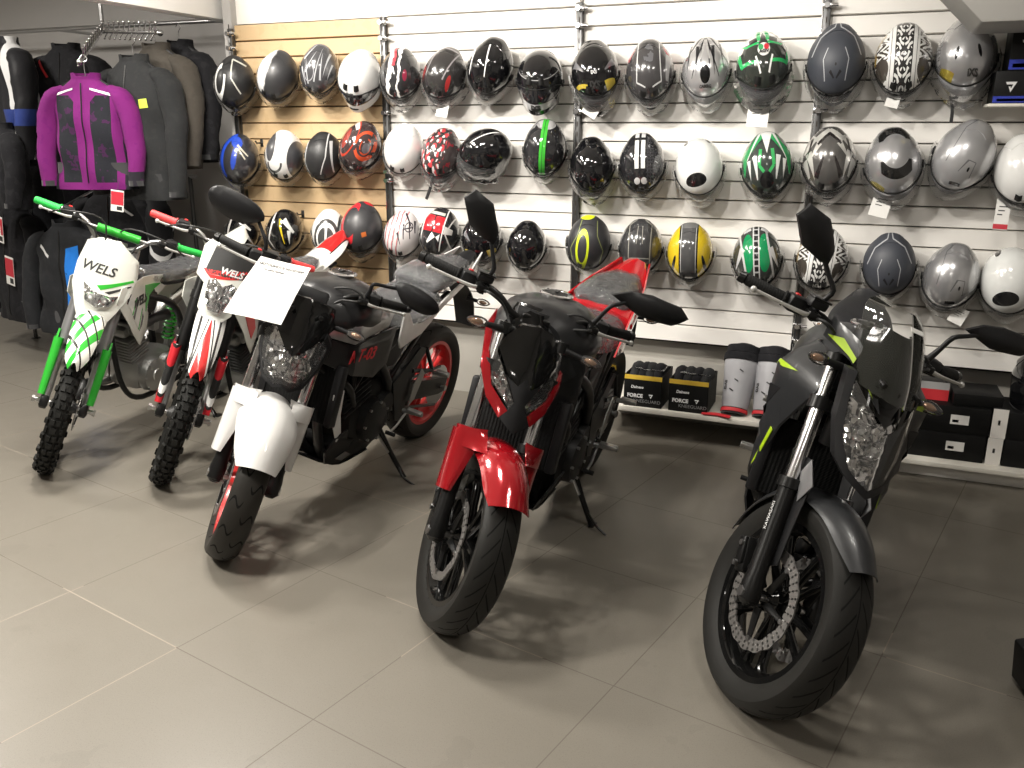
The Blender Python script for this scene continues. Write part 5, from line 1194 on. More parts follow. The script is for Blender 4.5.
# =================================================== red and black road bike
def build_red_bike():
    B = Bike('motorcycle', (-1.205, 2.225), 1, 10.5, 37, 1.41, .300, .312, 24.5, 'black motorcycle with candy red front mudguard, cowl sides and tail', group='motorcycles with road tyres')
    wheel(B, True, .300, .218, .120, M_blackg, M_tread_road, disc=(.148, .115, 10), name='front_wheel')
    wheel(B, False, .312, .218, .16, M_blackg, M_tread_road, disc=(.11, .08, 10), discs=(-1,), name='rear_wheel')
    forks(B, .70, .345); clamps(B, .555, .68); caliper(B, -1); caliper(B, 1)
    naked_common(B, dict(pipe=M_gold, standfoot=(.60, .25, .052)))
    mb = arc_fender(B, .325, .165, 53, 158, M_bikered, drop=.045, front_taper=.78)
    fd = B.add(mb, 'front_mudguard', True, ang=50)
    for sg in (-1, 1):
        pass
    fork_shroud(B, fd, M_bikered, .335, .14, .85)
    fx = lambda y, z: 1.335-(z-.70)*.62-abs(y)**1.5*1.5
    # two slanted lamps
    for sg in (-1, 1):
        eye = [(.020*sg, .752), (.032*sg, .735), (.095*sg, .775), (.122*sg, .845), (.108*sg, .862), (.060*sg, .805)]
        q = MB(); face(q, eye, facet(lambda y, z: fx(y, z)-.03, .008), M_refl, .015, 0, .016); hd = B.add(q, 'headlight', True, flat=True)
        q = MB(); face(q, eye, lambda y, z: fx(y, z)+.002, M_lens, .004, .002); q.build('headlight_lens', hd)
        q = MB()
        for k in range(4): c = (sg*(.045+.018*k), .765+.018*k); q.box((fx(*c)-.020, c[0], c[1]), (.012, .010, .024), M_chrome, .002, rot=(-sg*.5, 0, 0))
        q.ball((fx(.05, .775)-.018, sg*.055, .768), .010, M_bulb, 10, 8); q.build('reflector_fins', hd)
    mk = MB()
    face(mk, [(0, .83), (.022, .80), (.060, .818), (.104, .872), (.090, .915), (.055, .96), (0, .975), (-.055, .96), (-.090, .915), (-.104, .872), (-.060, .818), (-.022, .80)], lambda y, z: fx(y, z)+.004, M_blackg, .02, .004)
    face(mk, [(0, .83), (.022, .80), (.060, .812), (.018, .755), (.032, .730), (.060, .742), (.05, .700), (0, .675), (-.05, .700), (-.060, .742), (-.032, .730), (-.018, .755), (-.060, .812), (-.022, .80)], lambda y, z: fx(y, z)+.004, M_blackp, .02, .003)
    B.add(mk, 'headlight_cowl', True)
    for sg in (-1, 1):
        q = MB(); face(q, [(sg*.034, .728), (sg*.055, .700), (sg*.105, .735), (sg*.140, .80), (sg*.150, .90), (sg*.128, .955), (sg*.128, .85), (sg*.098, .770)], lambda y, z: fx(y, z)+.006-max(0, z-.82)*.3, M_bikered, .010, .003); B.add(q, 'cowl_side', True)
    ms = MB(); rows = []
    for z, w_, dx in ((.86, .095, .0), (.91, .092, -.05), (.955, .080, -.10), (.985, .058, -.14)):
        rows.append([(1.225+dx-(abs(t)**2)*.06, t*w_, z) for t in (-1, -.6, 0, .6, 1)])
    ms.sheet(rows, M_smokescreen, .006, 4); B.add(ms, 'meter_visor', True)
    mt = MB(); mt.box((1.07, 0, .955), (.05, .14, .07), M_blackp, .012, rot=(0, -.6, 0)); mt.box((1.052, 0, .967), (.02, .12, .066), M_dk, .006, rot=(0, -.6, 0)); B.add(mt, 'instrument_cluster', True)
    handlebar(B, (1.085, 0, .96), .385, rise=.045, back=.12)
    mirror(B, -1, (1.055, .20, 1.01), (1.07, .195, 1.075), (1.045, .235, 1.15), (.17, .10), rot=42, shape='kite')
    mirror(B, 1, (1.055, .20, 1.01), (1.08, .22, 1.10), (1.05, .29, 1.135), (.21, .085), rot=2, shape='blade')
    for sg in (-1, 1): indicator(B, (1.16, sg*.125, .925), (.25, sg, .02))
    tank(B, M_blackp_satin, zt=1.01)
    yf = lambda p, q: .158+max(0, p-.86)*.22-max(0, p-.99)*.9+max(0, .80-q)*-.08-max(0, q-.87)*.9
    for sg in (-1, 1):
        mb = MB(); side(mb, [(1.14, .92), (1.17, .86), (1.12, .72), (1.05, .56), (.97, .60), (.86, .72), (.72, .80), (.78, .90), (.94, .955), (1.06, .955)], yf, M_blackp_satin, .012, .006, .05, only=sg); o = B.add(mb, 'tank_shroud')
        q = MB(); side(q, [(1.09, .92), (1.13, .86), (1.09, .76), (1.02, .80)], lambda p, z: yf(p, z)+.003, M_grey, .003, .001, .04, only=sg); q.build('shroud_inlay', o)
        mb = MB(); side(mb, [(.70, .72), (.50, .76), (.48, .70), (.58, .60), (.68, .62)], .14, M_blackp, .01, .004, only=sg); B.add(mb, 'side_cover')
    s1 = saddle(B, M_seat); film_over(B, s1, 3)
    s2 = pillion(B, M_grey_wrapped, z=.885, w=1.05); film_over(B, s2, 4)
    # red tail
    for sg in (-1, 1):
        mb = MB(); side(mb, [(.56, .75), (.40, .80), (.20, .86), (-.02, .90), (-.30, .96), (-.33, .93), (-.20, .84), (.05, .78), (.34, .71)], lambda p, q: .145+(p-.1)*.10-max(0, -.02-p)*.10, M_bikered2, .012, .006, .06, only=sg); B.add(mb, 'tail_panel')
    mb = MB(); mb.body([(.26, [(0, .845), (.07, .845), (.155, .82), (.15, .78), (0, .77)]), (.10, [(0, .875), (.07, .875), (.142, .855), (.135, .80), (0, .79)]), (-.15, [(0, .925), (.05, .92), (.105, .90), (.09, .85), (0, .84)]), (-.33, [(0, .965), (.02, .96), (.045, .95), (.03, .92), (0, .91)])], M_bikered2, n=4)
    B.add(mb, 'tail_cap', ang=50)
    belly_pan(B, M_blackp)
    return B
M_blackp_satin = mat('satin_black_paint', (.016, .016, .017), .32, .1, coat=.15, vary=.08, spec=.35)

# =================================================== white, silver and black road bike with red wheels
def build_white_bike():
    B = Bike('motorcycle', (-2.185, 2.345), -1, 11, 38, 1.39, .296, .305, 25, 'white and silver motorcycle with red wheels and a seat wrapped in clear film', group='motorcycles with road tyres')
    wheel(B, True, .296, .218, .112, M_redwheel, M_tread_wave, disc=(.149, .105, 12), discs=(-1,), name='front_wheel')
    wheel(B, False, .305, .218, .14, M_redwheel, M_tread_wave, disc=(.11, .08, 10), discs=(-1,), name='rear_wheel')
    forks(B, .70, .335); clamps(B, .555, .68); caliper(B, -1)
    naked_common(B, dict(heel=M_alu, bracket=M_blackm, standfoot=(.53, .25, .045), toe=.16))
    mb = arc_fender(B, .325, .215, 42, 150, M_bikewhite, drop=.060, front_taper=.62, center_lift=.022)
    fd = B.add(mb, 'front_mudguard', True, ang=60)
    for sg in (-1, 1):
        pass
    fork_shroud(B, fd, M_bikewhite, .33, .09)
    fx = lambda y, z: 1.325-(z-.70)*.45-abs(y)**1.6*2.0
    out = [(0, .795), (.035, .810), (.095, .865), (.118, .835), (.105, .765), (.070, .705), (.030, .690), (0, .700), (-.030, .690), (-.070, .705), (-.105, .765), (-.118, .835), (-.095, .865), (-.035, .810)]
    q = MB(); face(q, out, facet(lambda y, z: fx(y, z)-.040, .012), M_refl, .02, 0, .022); hd = B.add(q, 'headlight', True, flat=True)
    q = MB(); face(q, out, lambda y, z: fx(y, z)+.002, M_lens, .004, .002); q.build('headlight_lens', hd)
    q = MB()
    for c, r_ in (((.045, .76), .034), ((-.045, .76), .034)):
        q.lathe([(0, -.006), (r_*.35, -.004), (r_*.8, .012), (r_, .032), (r_*1.1, .034)], M_refl, 20, 'X', M=Matrix.Translation((fx(*c)-.050, c[0], c[1]))); q.ball((fx(*c)-.022, c[0], c[1]), .010, M_bulb, 10, 8)
    q.box((fx(0, .75)-.02, 0, .75), (.02, .004, .10), M_chrome); q.box((fx(0, .70)-.03, 0, .712), (.02, .08, .004), M_chrome); q.build('reflector_bowls', hd)
    q = MB(); face(q, [(0, .690), (.03, .678), (.078, .692), (.118, .765), (.132, .84), (.100, .885), (.095, .867), (.120, .835), (.107, .765), (.072, .704), (.03, .689), (0, .699)], lambda y, z: fx(y, z)+.004, M_blackp, .05, .002, .03, mirror=True); B.add(q, 'headlight_rim', True)
    q = MB(); face(q, [(0, .800), (.035, .815), (.095, .870), (.125, .90), (.105, .96), (.060, .975), (.0, .985), (-.060, .975), (-.105, .96), (-.125, .90), (-.095, .870), (-.035, .815)], lambda y, z: fx(y, z)+.006-(z-.80)*.25, M_blackg, .015, .005)
    mk = B.add(q, 'headlight_cowl', True)
    q = MB()
    for y in (-.055, .055): q.tube([(fx(0, .94)-.045, y, .935), (fx(0, .94)-.020, y, .94)], .008, M_blackm, 10)
    q.build('cowl_bolt', mk)
    mt = MB(); mt.box((1.09, 0, .965), (.05, .13, .07), M_blackp, .012, rot=(0, -.6, 0)); B.add(mt, 'instrument_cluster', True)
    handlebar(B, (1.075, 0, .97), .37, rise=.05, back=.11)
    mirror(B, -1, (1.045, .20, 1.03), (1.06, .22, 1.10), (1.03, .27, 1.155), (.19, .10), rot=12, shape='round')
    mirror(B, 1, (1.045, .20, 1.03), (1.08, .20, 1.10), (1.03, .30, 1.10), (.18, .085), rot=-8, shape='round')
    for sg in (-1, 1): indicator(B, (1.13, sg*.125, .90), (.25, sg, .05))
    tank(B, M_blackp_satin, zt=1.01, xc=.84)
    yf = lambda p, q: .178+max(0, p-.86)*.10-max(0, p-.98)*.8+max(0, .80-q)*-.03-max(0, q-.87)*.9
    for sg in (-1, 1):
        # silver upper, white stripe with red lines, black wedge with red lettering
        mb = MB(); side(mb, [(1.10, .93), (1.14, .85), (.98, .79), (.72, .80), (.68, .86), (.82, .93), (1.0, .955)], yf, M_silver, .014, .008, .05, only=sg); o = B.add(mb, 'tank_side')
        q = MB(); side(q, [(1.02, .962), (.84, .938), (.70, .875), (.74, .90), (.86, .975), (1.0, .99)], lambda p, z: yf(p, z)+.000-max(0, z-.93)*.4, M_bikewhite, .01, .003, .05, only=sg); w_ = q.build('white_stripe', o)
        q = MB(); side(q, [(1.0, .972), (.84, .950), (.73, .90), (.735, .895), (.85, .944), (1.0, .966)], lambda p, z: yf(p, z)+.004-max(0, z-.93)*.4, M_redp, .004, .0, .05, only=sg); q.build('red_line', o)
        mb = MB(); side(mb, [(1.14, .845), (1.12, .74), (.98, .66), (.80, .60), (.70, .64), (.66, .795), (.98, .785)], lambda p, z: yf(p, z)+.006, M_blackp_satin, .014, .006, .05, only=sg); o = B.add(mb, 'side_wedge')
        t = text_mb('MT-03', .070, M_red_ink, .0006, shear=.4, bold=.0015); T = frame((.93, sg*(yf(.90, .735)+.0105), .735), (-1 if sg > 0 else 1, 0, -.12 if sg > 0 else .12), (0, 0, 1)); q = MB(); q.add([T @ V(v) for v in t.v], t.f, M_red_ink); q.build('lettering', o)
        mb = MB(); side(mb, [(1.07, .60), (1.08, .52), (1.02, .38), (.99, .40), (1.01, .50), (1.0, .60)], lambda p, z: .175, M_bikewhite, .008, .004, only=sg); B.add(mb, 'radiator_guard')
        mb = MB(); side(mb, [(.70, .72), (.50, .76), (.46, .68), (.56, .58), (.68, .60)], .14, M_blackp, .01, .004, only=sg); B.add(mb, 'side_cover')
        mb = MB(); side(mb, [(.62, .72), (.60, .68), (.40, .70), (.20, .78), (-.02, .84), (-.30, .92), (-.34, .95), (-.16, .90), (.10, .84), (.34, .775), (.50, .765), (.56, .84), (.60, .84)], lambda p, q: .150+(p-.1)*.06-max(0, -.02-p)*.16, M_bikewhite, .012, .005, .06, only=sg); B.add(mb, 'tail_panel')
    mb = MB(); mb.body([(-.12, [(0, .90), (.05, .895), (.085, .875), (.07, .83), (0, .82)]), (-.34, [(0, .945), (.02, .94), (.035, .93), (.02, .91), (0, .90)])], M_blackp, n=3); B.add(mb, 'tail_cap', ang=50)
    s1 = saddle(B, M_grey_wrapped, w=1.08, z=.81); film_over(B, s1, 13)
    s2 = pillion(B, M_grey_wrapped, z=.895, w=1.12); film_over(B, s2, 14)
    belly_pan(B, M_blackp, M_silver)
    return B

# =================================================== dirt bikes
def dirt_bike(pos, psi, lean, steer, P):
    B = Bike('dirt_bike', pos, psi, lean, steer, P.get('WB', 1.18), P.get('rf', .325), P.get('rr', .29), 26, P['label'], off=.03, cat='dirt bike'); B.sx = B.WB/1.28
    a = P['accent']; mw = P['body']; WB = B.WB
    wheel(B, True, B.rf, B.rf-.070, .082, P['rim'], 'knob', 'spoke', 'front_wheel', disc=(.105, .075, 10), discs=(1,), rimw=.045)
    wheel(B, False, B.rr, B.rr-.085, .10, P['rim'], 'knob', 'spoke', 'rear_wheel', disc=(.095, .07, 10), discs=(-1,), rimw=.05)
    top = .80
    for sg in (-1, 1):
        mb = MB(); Q = lambda t, d=0., y=.085: B.fk(t, sg*y, d)
        mb.tube([Q(-.02), Q(.30)], [.020, .020], M_steel, 16); mb.box(Q(.0), (.050, .036, .060), M_blackm, .010, rot=(0, -B.k, 0)); mb.box(Q(-.02, -.02), (.05, .030, .03), M_blackm, .006, rot=(0, -B.k, 0))
        lg = B.add(mb, 'fork_leg', True)
        mb = MB(); mb.tube([Q(.28), Q(.30), Q(top-.04), Q(top)], [.024, .027, .027, .025], P['tube'], 18); mb.build('fork_tube', lg)
        mb = MB(); mb.tube([Q(0)+V((0, sg*.015, 0)), Q(0)+V((0, sg*.034, 0))], .011, M_steel, 6); mb.build('axle_nut', lg)
        mb = MB(); g = [B.fk(.03, 0, .035), B.fk(.03, 0, -.030), B.fk(.28, 0, -.035), B.fk(.34, 0, -.02), B.fk(.34, 0, .025), B.fk(.26, 0, .040)]
        side(mb, [(p.x, p.z) for p in g], .122, P['guard'], .012, .005, .05, only=sg); mb.tube([Q(.03, .022, .105), Q(.30, .026, .105)], [.016, .022], P['guard'], 10)
        gd = mb.build('fork_guard', lg)
        if P.get('guard_text'):
            t = text_mb(P['guard_text'], .05, P['guard_ink'], .0005, bold=.001); T = frame(B.fk(.17, sg*.1225, .002), B.u*(1 if sg > 0 else 1), V((cos(B.k), 0, sin(B.k)))*(1 if sg < 0 else -1)*-1); q = MB(); q.add([T @ V(v) for v in t.v], t.f, P['guard_ink']); q.build('lettering', gd)
    clamps(B, .54, .72, .085, P.get('clamp', M_blackm)); caliper(B, 1, yo=.060, d=-.085)
    # high front mudguard
    rows = []
    for d, t, w_ in ((-.16, .50, .045), (-.04, .515, .060), (.10, .515, .066), (.24, .485, .062), (.35, .44, .048), (.40, .41, .020)):
        c = B.fk(t, 0, 0)+V((d, 0, -d*.10)); rows.append([(c.x, y*w_, c.z-(abs(y)**2.5)*.030+.010*(1-abs(y))) for y in (-1, -.75, -.35, 0, .35, .75, 1)])
    mb = MB(); mb.sheet(rows, P['fender'], .004, 4); B.add(mb, 'front_mudguard', True, ang=60)
    # number plate mask with headlight
    zc = B.fk(.66).z; xf = B.fk(.66).x+.09
    fx = lambda y, z: xf+.035-(z-zc)*.42-abs(y)**1.7*1.6
    q = MB(); face(q, [(y, zc+z) for y, z in P['mask']], fx, P['mask_m'], .006, .004, .03); mk = B.add(q, 'headlight_mask', True, ang=50)
    q = MB(); hl = [(y, zc+z) for y, z in P['lamp']]
    face(q, hl, facet(lambda y, z: fx(y, z)+.004, .006), M_refl, .012, 0, .018); h1 = q.build('headlight', mk, flat=True)
    q = MB(); face(q, hl, lambda y, z: fx(y, z)+.020, M_lens, .003, .001, .015); q.build('headlight_lens', h1)
    q = MB()
    for y in P.get('bulbs', (-.03, .03)): q.ball((fx(y, zc+P['lampz'])+.010, y, zc+P['lampz']), .010, M_bulb, 10, 8); q.lathe([(.006, 0), (.020, .008), (.026, .010)], M_chrome, 16, 'X', M=Matrix.Translation((fx(y, zc+P['lampz'])+.002, y, zc+P['lampz'])))
    q.build('reflector_bowls', h1)
    for s0, sz, yy, zz, ink, kw in P.get('mask_text', ()):
        t = text_mb(s0, sz, ink, .0006, bold=.0012, shear=kw.get('shear', .2)); T = frame((xf+.3, yy, zc+zz), (0, 1, kw.get('rise', 0)), (-.2, 0, 1)); wrap(t, mk, T, .0015); t.build('lettering', mk)
    for poly, m_ in P.get('mask_gfx', ()):
        q = MB(); face(q, [(y, zc+z) for y, z in poly], lambda y, z: fx(y, z)+.0016, m_, .002, 0, .02); q.build('mask_graphic', mk)
    handlebar(B, (B.fk(.74).x+.01, 0, B.fk(.74).z+.055+P.get('bar', 0)), .375, m=M_steel, rise=.075, back=.08, grip=P['grip'], clamp_t=.72, resv=False, lv_len=.14)
    hb = V((B.fk(.74).x+.01, 0, B.fk(.74).z+.055+P.get('bar', 0)))
    q = MB(); q.tube([hb+V((.0, -.13, .058)), hb+V((0, .13, .058))], .007, M_steel, 10); cb = B.add(q, 'handlebar_brace', True)
    q = MB(); q.tube([hb+V((0, -.095, .058)), hb+V((0, .095, .058))], .024, P['pad'], 14, flat=.8); q.build('bar_pad', cb)
    # bodywork
    yf = lambda p, z: .080+max(0, p-.70)*.26-max(0, p-.96)*.35+max(0, z-.7)*.05
    for sg in (-1, 1):
        mb = MB(); side(mb, [(1.02, .87), (1.05, .80), (.92, .62), (.84, .54), (.76, .60), (.72, .72), (.58, .80), (.62, .86), (.82, .885)], yf, P['shroud'], .008, .005, .05, only=sg); o = B.add(mb, 'tank_shroud')
        q = MB(); side(q, [(.98, .84), (.99, .79), (.86, .62), (.80, .66), (.84, .76)], lambda p, z: yf(p, z)+.003, P['shroud2'], .003, .0, .04, only=sg); q.build('shroud_graphic', o)
        q = MB(); side(q, [(.80, .84), (.78, .70), (.74, .78), (.64, .82)], lambda p, z: yf(p, z)+.003, a, .003, .0, .04, only=sg); q.build('shroud_flash', o)
        t = text_mb('WELS', .065, P['ink'], .0006, bold=.002, shear=.25); T = frame((.86, sg*(yf(.86, .76)+.004), .775), (-1 if sg > 0 else 1, -.26 if sg > 0 else .26, 0), (0, 0, 1)); q = MB(); q.add([T @ V(v) for v in t.v], t.f, P['ink']); q.build('lettering', o)
        mb = MB(); side(mb, [(.44, .82), (.40, .66), (.22, .60), (.02, .70), (-.04, .82), (.10, .86)], lambda p, z: .085+(p-.1)*.05, mw, .006, .004, .06, only=sg); o = B.add(mb, 'side_plate')
        q = MB(); side(q, [(.38, .80), (.34, .70), (.22, .66), (.20, .74)], lambda p, z: .088+(p-.1)*.05, a, .003, 0, .05, only=sg); q.build('side_graphic', o)
    mb = MB(); mb.body([(.66, [(0, .84), (.05, .835), (.08, .80), (.07, .68), (0, .66)]), (.82, [(0, .895), (.06, .89), (.10, .85), (.09, .66), (0, .64)]), (.96, [(0, .89), (.05, .885), (.08, .85), (.06, .74), (0, .72)])], M_blackp, n=4); tk = B.add(mb, 'fuel_tank', ang=50)
    q = MB(); q.tube([(.86, 0, .89), (.86, 0, .915)], [.034, .032], M_blackm, 18); q.build('fuel_cap', tk)
    mb = MB(); mb.body([(.80, [(0, .905), (.04, .90), (.065, .88), (.06, .85), (0, .84)]), (.60, [(0, .875), (.055, .87), (.085, .845), (.08, .80), (0, .79)]), (.36, [(0, .865), (.060, .86), (.090, .84), (.08, .79), (0, .78)]), (.16, [(0, .880), (.050, .875), (.070, .86), (.065, .82), (0, .81)]), (.06, [(0, .885), (.025, .88), (.04, .87), (.035, .85), (0, .84)])], M_seat, n=5, k=4)
    st = B.add(mb, 'seat', ang=60); film_over(B, st, P['seed'])
    rows = []
    for x, z, w_ in ((.24, .84, .080), (.06, .880, .086), (-.10, .925, .084), (-.19, .960, .072), (-.25, .982, .052), (-.28, .992, .026)):
        rows.append([(x, y*w_, z-(abs(y)**2)*.040) for y in (-1, -.6, 0, .6, 1)])
    mb = MB(); mb.sheet(rows, P['rear'], .005, 4); o = B.add(mb, 'rear_mudguard', ang=60)
    mb = MB(); mb.tube([(-.24, 0, .935), (-.26, 0, .935)], .03, M_redp, 14); B.add(mb, 'tail_light')
    # frame, engine
    mb = MB(); H = B.fk(.62, 0, -.03); H.x /= B.sx; mf = P['frame']
    mb.tube([H+V((0, 0, .05)), H-V((-.02, 0, .10))], .030, mf, 16)
    for sg in (-1, 1):
        mb.tube([H+V((0, sg*.02, .0)), (.84, sg*.07, .80), (.56, sg*.10, .70), (.46, sg*.10, .52), (.44, sg*.09, .34)], [.018]*5, mf, 12, n=4)
        mb.tube([H+V((.02, sg*.02, -.07)), (.98, sg*.06, .56), (.94, sg*.09, .34), (.80, sg*.10, .25), (.46, sg*.09, .27)], .014, mf, 12, n=4)
        mb.tube([(.56, sg*.09, .72), (.20, sg*.08, .80), (-.10, sg*.06, .84)], .011, P['sub'], 10); mb.tube([(.48, sg*.09, .54), (.20, sg*.08, .68), (.02, sg*.07, .80)], .011, P['sub'], 10)
    B.add(mb, 'frame')
    e = P['engine']; mb = MB()
    mb.box((.68, 0, .36), (.30, .20, .17), e, .05); mb.tube([(.58, 0, .38), (.58, 0, .44)], .085, e, 20)
    M = Matrix.Translation((.78, 0, .44)) @ Matrix.Rotation(radians(18), 4, 'Y'); mb.M = M
    mb.box((0, 0, .06), (.10, .11, .16), e, .015)
    for k in range(8): mb.box((0, 0, .015+k*.017), (.150-.002*k, .160, .006), P['fins'], .002)
    mb.box((0, 0, .175), (.12, .125, .055), e, .018); mb.tube([(0, -.07, .18), (0, .07, .18)], .034, e, 16); mb.M = Matrix()
    en = B.add(mb, 'engine')
    for sg in (-1, 1):
        q = MB(); q.tube([(.73, sg*.09, .36), (.73, sg*.130, .36), (.73, sg*.138, .36)], [.092, .086, .070], e, 28); q.tube([(.60, sg*.09, .37), (.60, sg*.122, .37), (.60, sg*.128, .37)], [.075, .070, .058], e, 24)
        q.tube([(.73, sg*.136, .36), (.73, sg*.144, .36)], [.035, .030], P['fins'], 20)
        for k in range(8): an = k*2*pi/8; q.tube([(.73+cos(an)*.083, sg*.128, .36+sin(an)*.083), (.73+cos(an)*.083, sg*.140, .36+sin(an)*.083)], .005, M_steel, 6)
        q.build('engine_cover', en)
    mb = MB(); mb.tube([(.83, -.0, .52), (.93, -.03, .50), (.96, -.07, .42), (.88, -.115, .30), (.70, -.13, .28), (.50, -.13, .40), (.34, -.12, .56)], .017, M_steel, 12, n=4); B.add(mb, 'exhaust_pipe')
    mb = MB(); mb.tube([(.36, -.12, .54), (.32, -.125, .58), (.02, -.13, .70), (-.06, -.13, .73), (-.08, -.13, .74)], [.025, .045, .045, .04, .02], M_alu, 18); B.add(mb, 'muffler')
    mb = MB(); mb.tube([(.68, .02, .60), (.60, .04, .62), (.52, .04, .62)], [.028, .024, .03], M_aludark, 14); mb.box((.62, .03, .59), (.05, .05, .07), M_alu, .01); B.add(mb, 'carburettor')
    mb = MB()
    for sg in (-1, 1): side(mb, [(.50, .40), (.50, .33), (.28, .30), (-.02, .265), (-.06, .30), (-.02, .33), (.28, .37)], .090, P['swing'], .026, .005, .1, only=sg)
    mb.box((.42, 0, .36), (.08, .17, .05), P['swing'], .008); B.add(mb, 'swingarm')
    mb = MB(); mb.lathe([(.03, .066), (.095, .066), (.103, .069), (.095, .072), (.03, .072)], M_steel, 36, 'Y', M=Matrix.Translation((0, 0, B.rr)), closed=True); mb.tube([(0, .069, B.rr+.10), (.56, .085, .42)], .007, M_dkmetal, 6); mb.tube([(0, .069, B.rr-.10), (.56, .085, .34)], .007, M_dkmetal, 6); B.add(mb, 'chain')
    mb = MB(); mb.tube([(.46, 0, .42), (.40, 0, .70)], .016, M_steel, 12)
    for k in range(8): mb.lathe([(.028, -.006), (.036, 0), (.028, .006)], a, 18, 'Z', M=Matrix.Translation((.447-k*.0058, 0, .47+k*.022)))
    B.add(mb, 'rear_shock')
    for sg in (-1, 1): peg(B, (.47, sg*.11, .31), sg, M_steel, .10)
    side_stand(B, (.44, .11, .30), (.36, .26, P.get('sz', .05)), toe=.05)
    mb = MB(); mb.tube([hb+V((.02, -.30, .06)), hb+V((.10, -.22, .12)), hb+V((.06, -.06, .10)), B.fk(.56, -.03, .06), B.fk(.30, .05, -.05), B.fk(.10, .09, -.07)], .004, M_cable, 8, n=5); B.add(mb, 'brake_hose', True)
    mb = MB(); mb.tube([hb+V((.02, .30, .06)), hb+V((.08, .20, .12)), hb+V((.04, .02, .10)), hb+V((-.10, .0, -.10)), (.80, .06, .60)], .004, M_cable, 8, n=5); B.add(mb, 'throttle_cable', True)
    return B
def g_fend(x, y, z): return [(band(xmod(y*16+x*6+.2, 1.), .0, .42) & (x > 1.10), (.03, .42, .035)), (band(xmod(x*9-y*16, 1.), .0, .16) & (x > 1.08), (.02, .02, .02))]
def r_fend(x, y, z): return [((xabs(y) < ((x-1.02)*.10)) & (x > 1.02), (.62, .03, .03)), (band(xabs(y), .038, .048) & (x > .98), (.02, .02, .02)), (band(xabs(y)-(x-1.02)*.1, .008, .014) & (x > 1.03), (.02, .02, .02))]
M_gfender = mat('white_green_fender', (.76, .77, .71), .25, coat=.6, layers=g_fend)
M_rfender = mat('white_red_fender', (.78, .78, .76), .25, coat=.6, layers=r_fend)
M_rguard = mat('red_black_white_guard', (.02, .02, .02), .3, coat=.4, layers=lambda x, y, z: [(band(xmod(z*7+x*5, 1.), .0, .38), (.55, .02, .03)), (band(xmod(z*7+x*5, 1.), .45, .62), (.78, .78, .76))])
M_gshroud = mat('green_white_graphic', (.75, .76, .72), .25, coat=.6, layers=lambda x, y, z: [(band(xmod(x*9+z*4, 1.), .0, .25), (.02, .02, .02)), (band(xmod(x*9+z*4, 1.), .3, .42), (.03, .38, .04))])
M_rear_red = mat('white_red_rear_fender', (.70, .70, .68), .25, coat=.6, layers=lambda x, y, z: [((xabs(y) < .048) & band(x, -.32, -.06), (.55, .02, .02)), (band(xabs(y), .048, .054) & (x < -.04), (.02, .02, .02))])
def build_dirt():
    mask1 = [(-.115, .13), (-.06, .165), (.02, .175), (.12, .10), (.135, .03), (.125, -.06), (.085, -.145), (.05, -.205), (-.05, -.205), (-.085, -.145), (-.125, -.06), (-.130, .03)]
    dirt_bike((-3.50, 2.69), 6, 9, 37, dict(label='white and green dirt bike with green grips, nearest the hanging jackets', accent=M_green, body=M_whitep, rim=M_whitep, tube=M_silver, guard=M_green, guard_text='WELS', guard_ink=M_ink,
        fender=M_gfender, mask=mask1, mask_m=M_whitep, lamp=[(-.075, -.035), (-.03, -.055), (.04, -.065), (.085, -.055), (.055, -.105), (0, -.120), (-.05, -.105)], lampz=-.085, mask_text=[('WELS', .060, -.035, .095, M_ink, {'rise': .0})],
        mask_gfx=[([(-.02, -.03), (.12, .02), (.125, .012), (.0, -.045)], M_green), ([(.02, -.05), (.12, -.005), (.12, -.012), (.04, -.055)], M_ink)], grip=M_greenrub, pad=M_green, shroud=M_whitep, shroud2=M_gshroud, ink=M_ink, rear=M_whitep, frame=M_blackm, sub=M_whitep,
        engine=M_alu, fins=M_alu, swing=M_silver, seed=5))
    mask2 = [(-.125, .12), (-.095, .165), (.06, .175), (.125, .145), (.115, .02), (.075, -.03), (.075, -.12), (.045, -.15), (-.045, -.15), (-.075, -.12), (-.080, -.02), (-.120, .0)]
    dirt_bike((-2.915, 2.80), 3, 9, 38, dict(label='white, black and red dirt bike with red grips, beside the paper sign', WB=1.12, bar=-.055, accent=M_redp, body=M_whitep, rim=M_blackm, tube=M_blackm, guard=M_rguard, fender=M_rfender, mask=mask2, mask_m=M_whitep,
        lamp=[(-.065, .0), (-.035, .015), (0, -.005), (.035, .015), (.065, .0), (.060, -.065), (.030, -.115), (-.030, -.115), (-.060, -.065)], lampz=-.055, mask_text=[('WELS', .040, .02, .115, M_white_ink, {}), ('_O_', .018, .06, .09, M_white_ink, {})][:1],
        mask_gfx=[([(-.075, .15), (.055, .165), (.115, .135), (.11, .04), (-.09, .03)], M_ink), ([(-.10, .035), (.105, .085), (.108, .070), (-.08, .020)], M_redp), ([(-.08, .02), (.09, .055), (.09, .045), (-.06, .010)], M_redp)], grip=M_redrub, pad=M_blackp, shroud=M_whitep, shroud2=M_redp, ink=M_ink,
        rear=M_rear_red, frame=M_blackm, sub=M_blackm, engine=M_alu, fins=M_aludark, swing=M_blackm, seed=8))
BB = build_black_bike(); RB = build_red_bike(); WB_ = build_white_bike(); build_dirt()
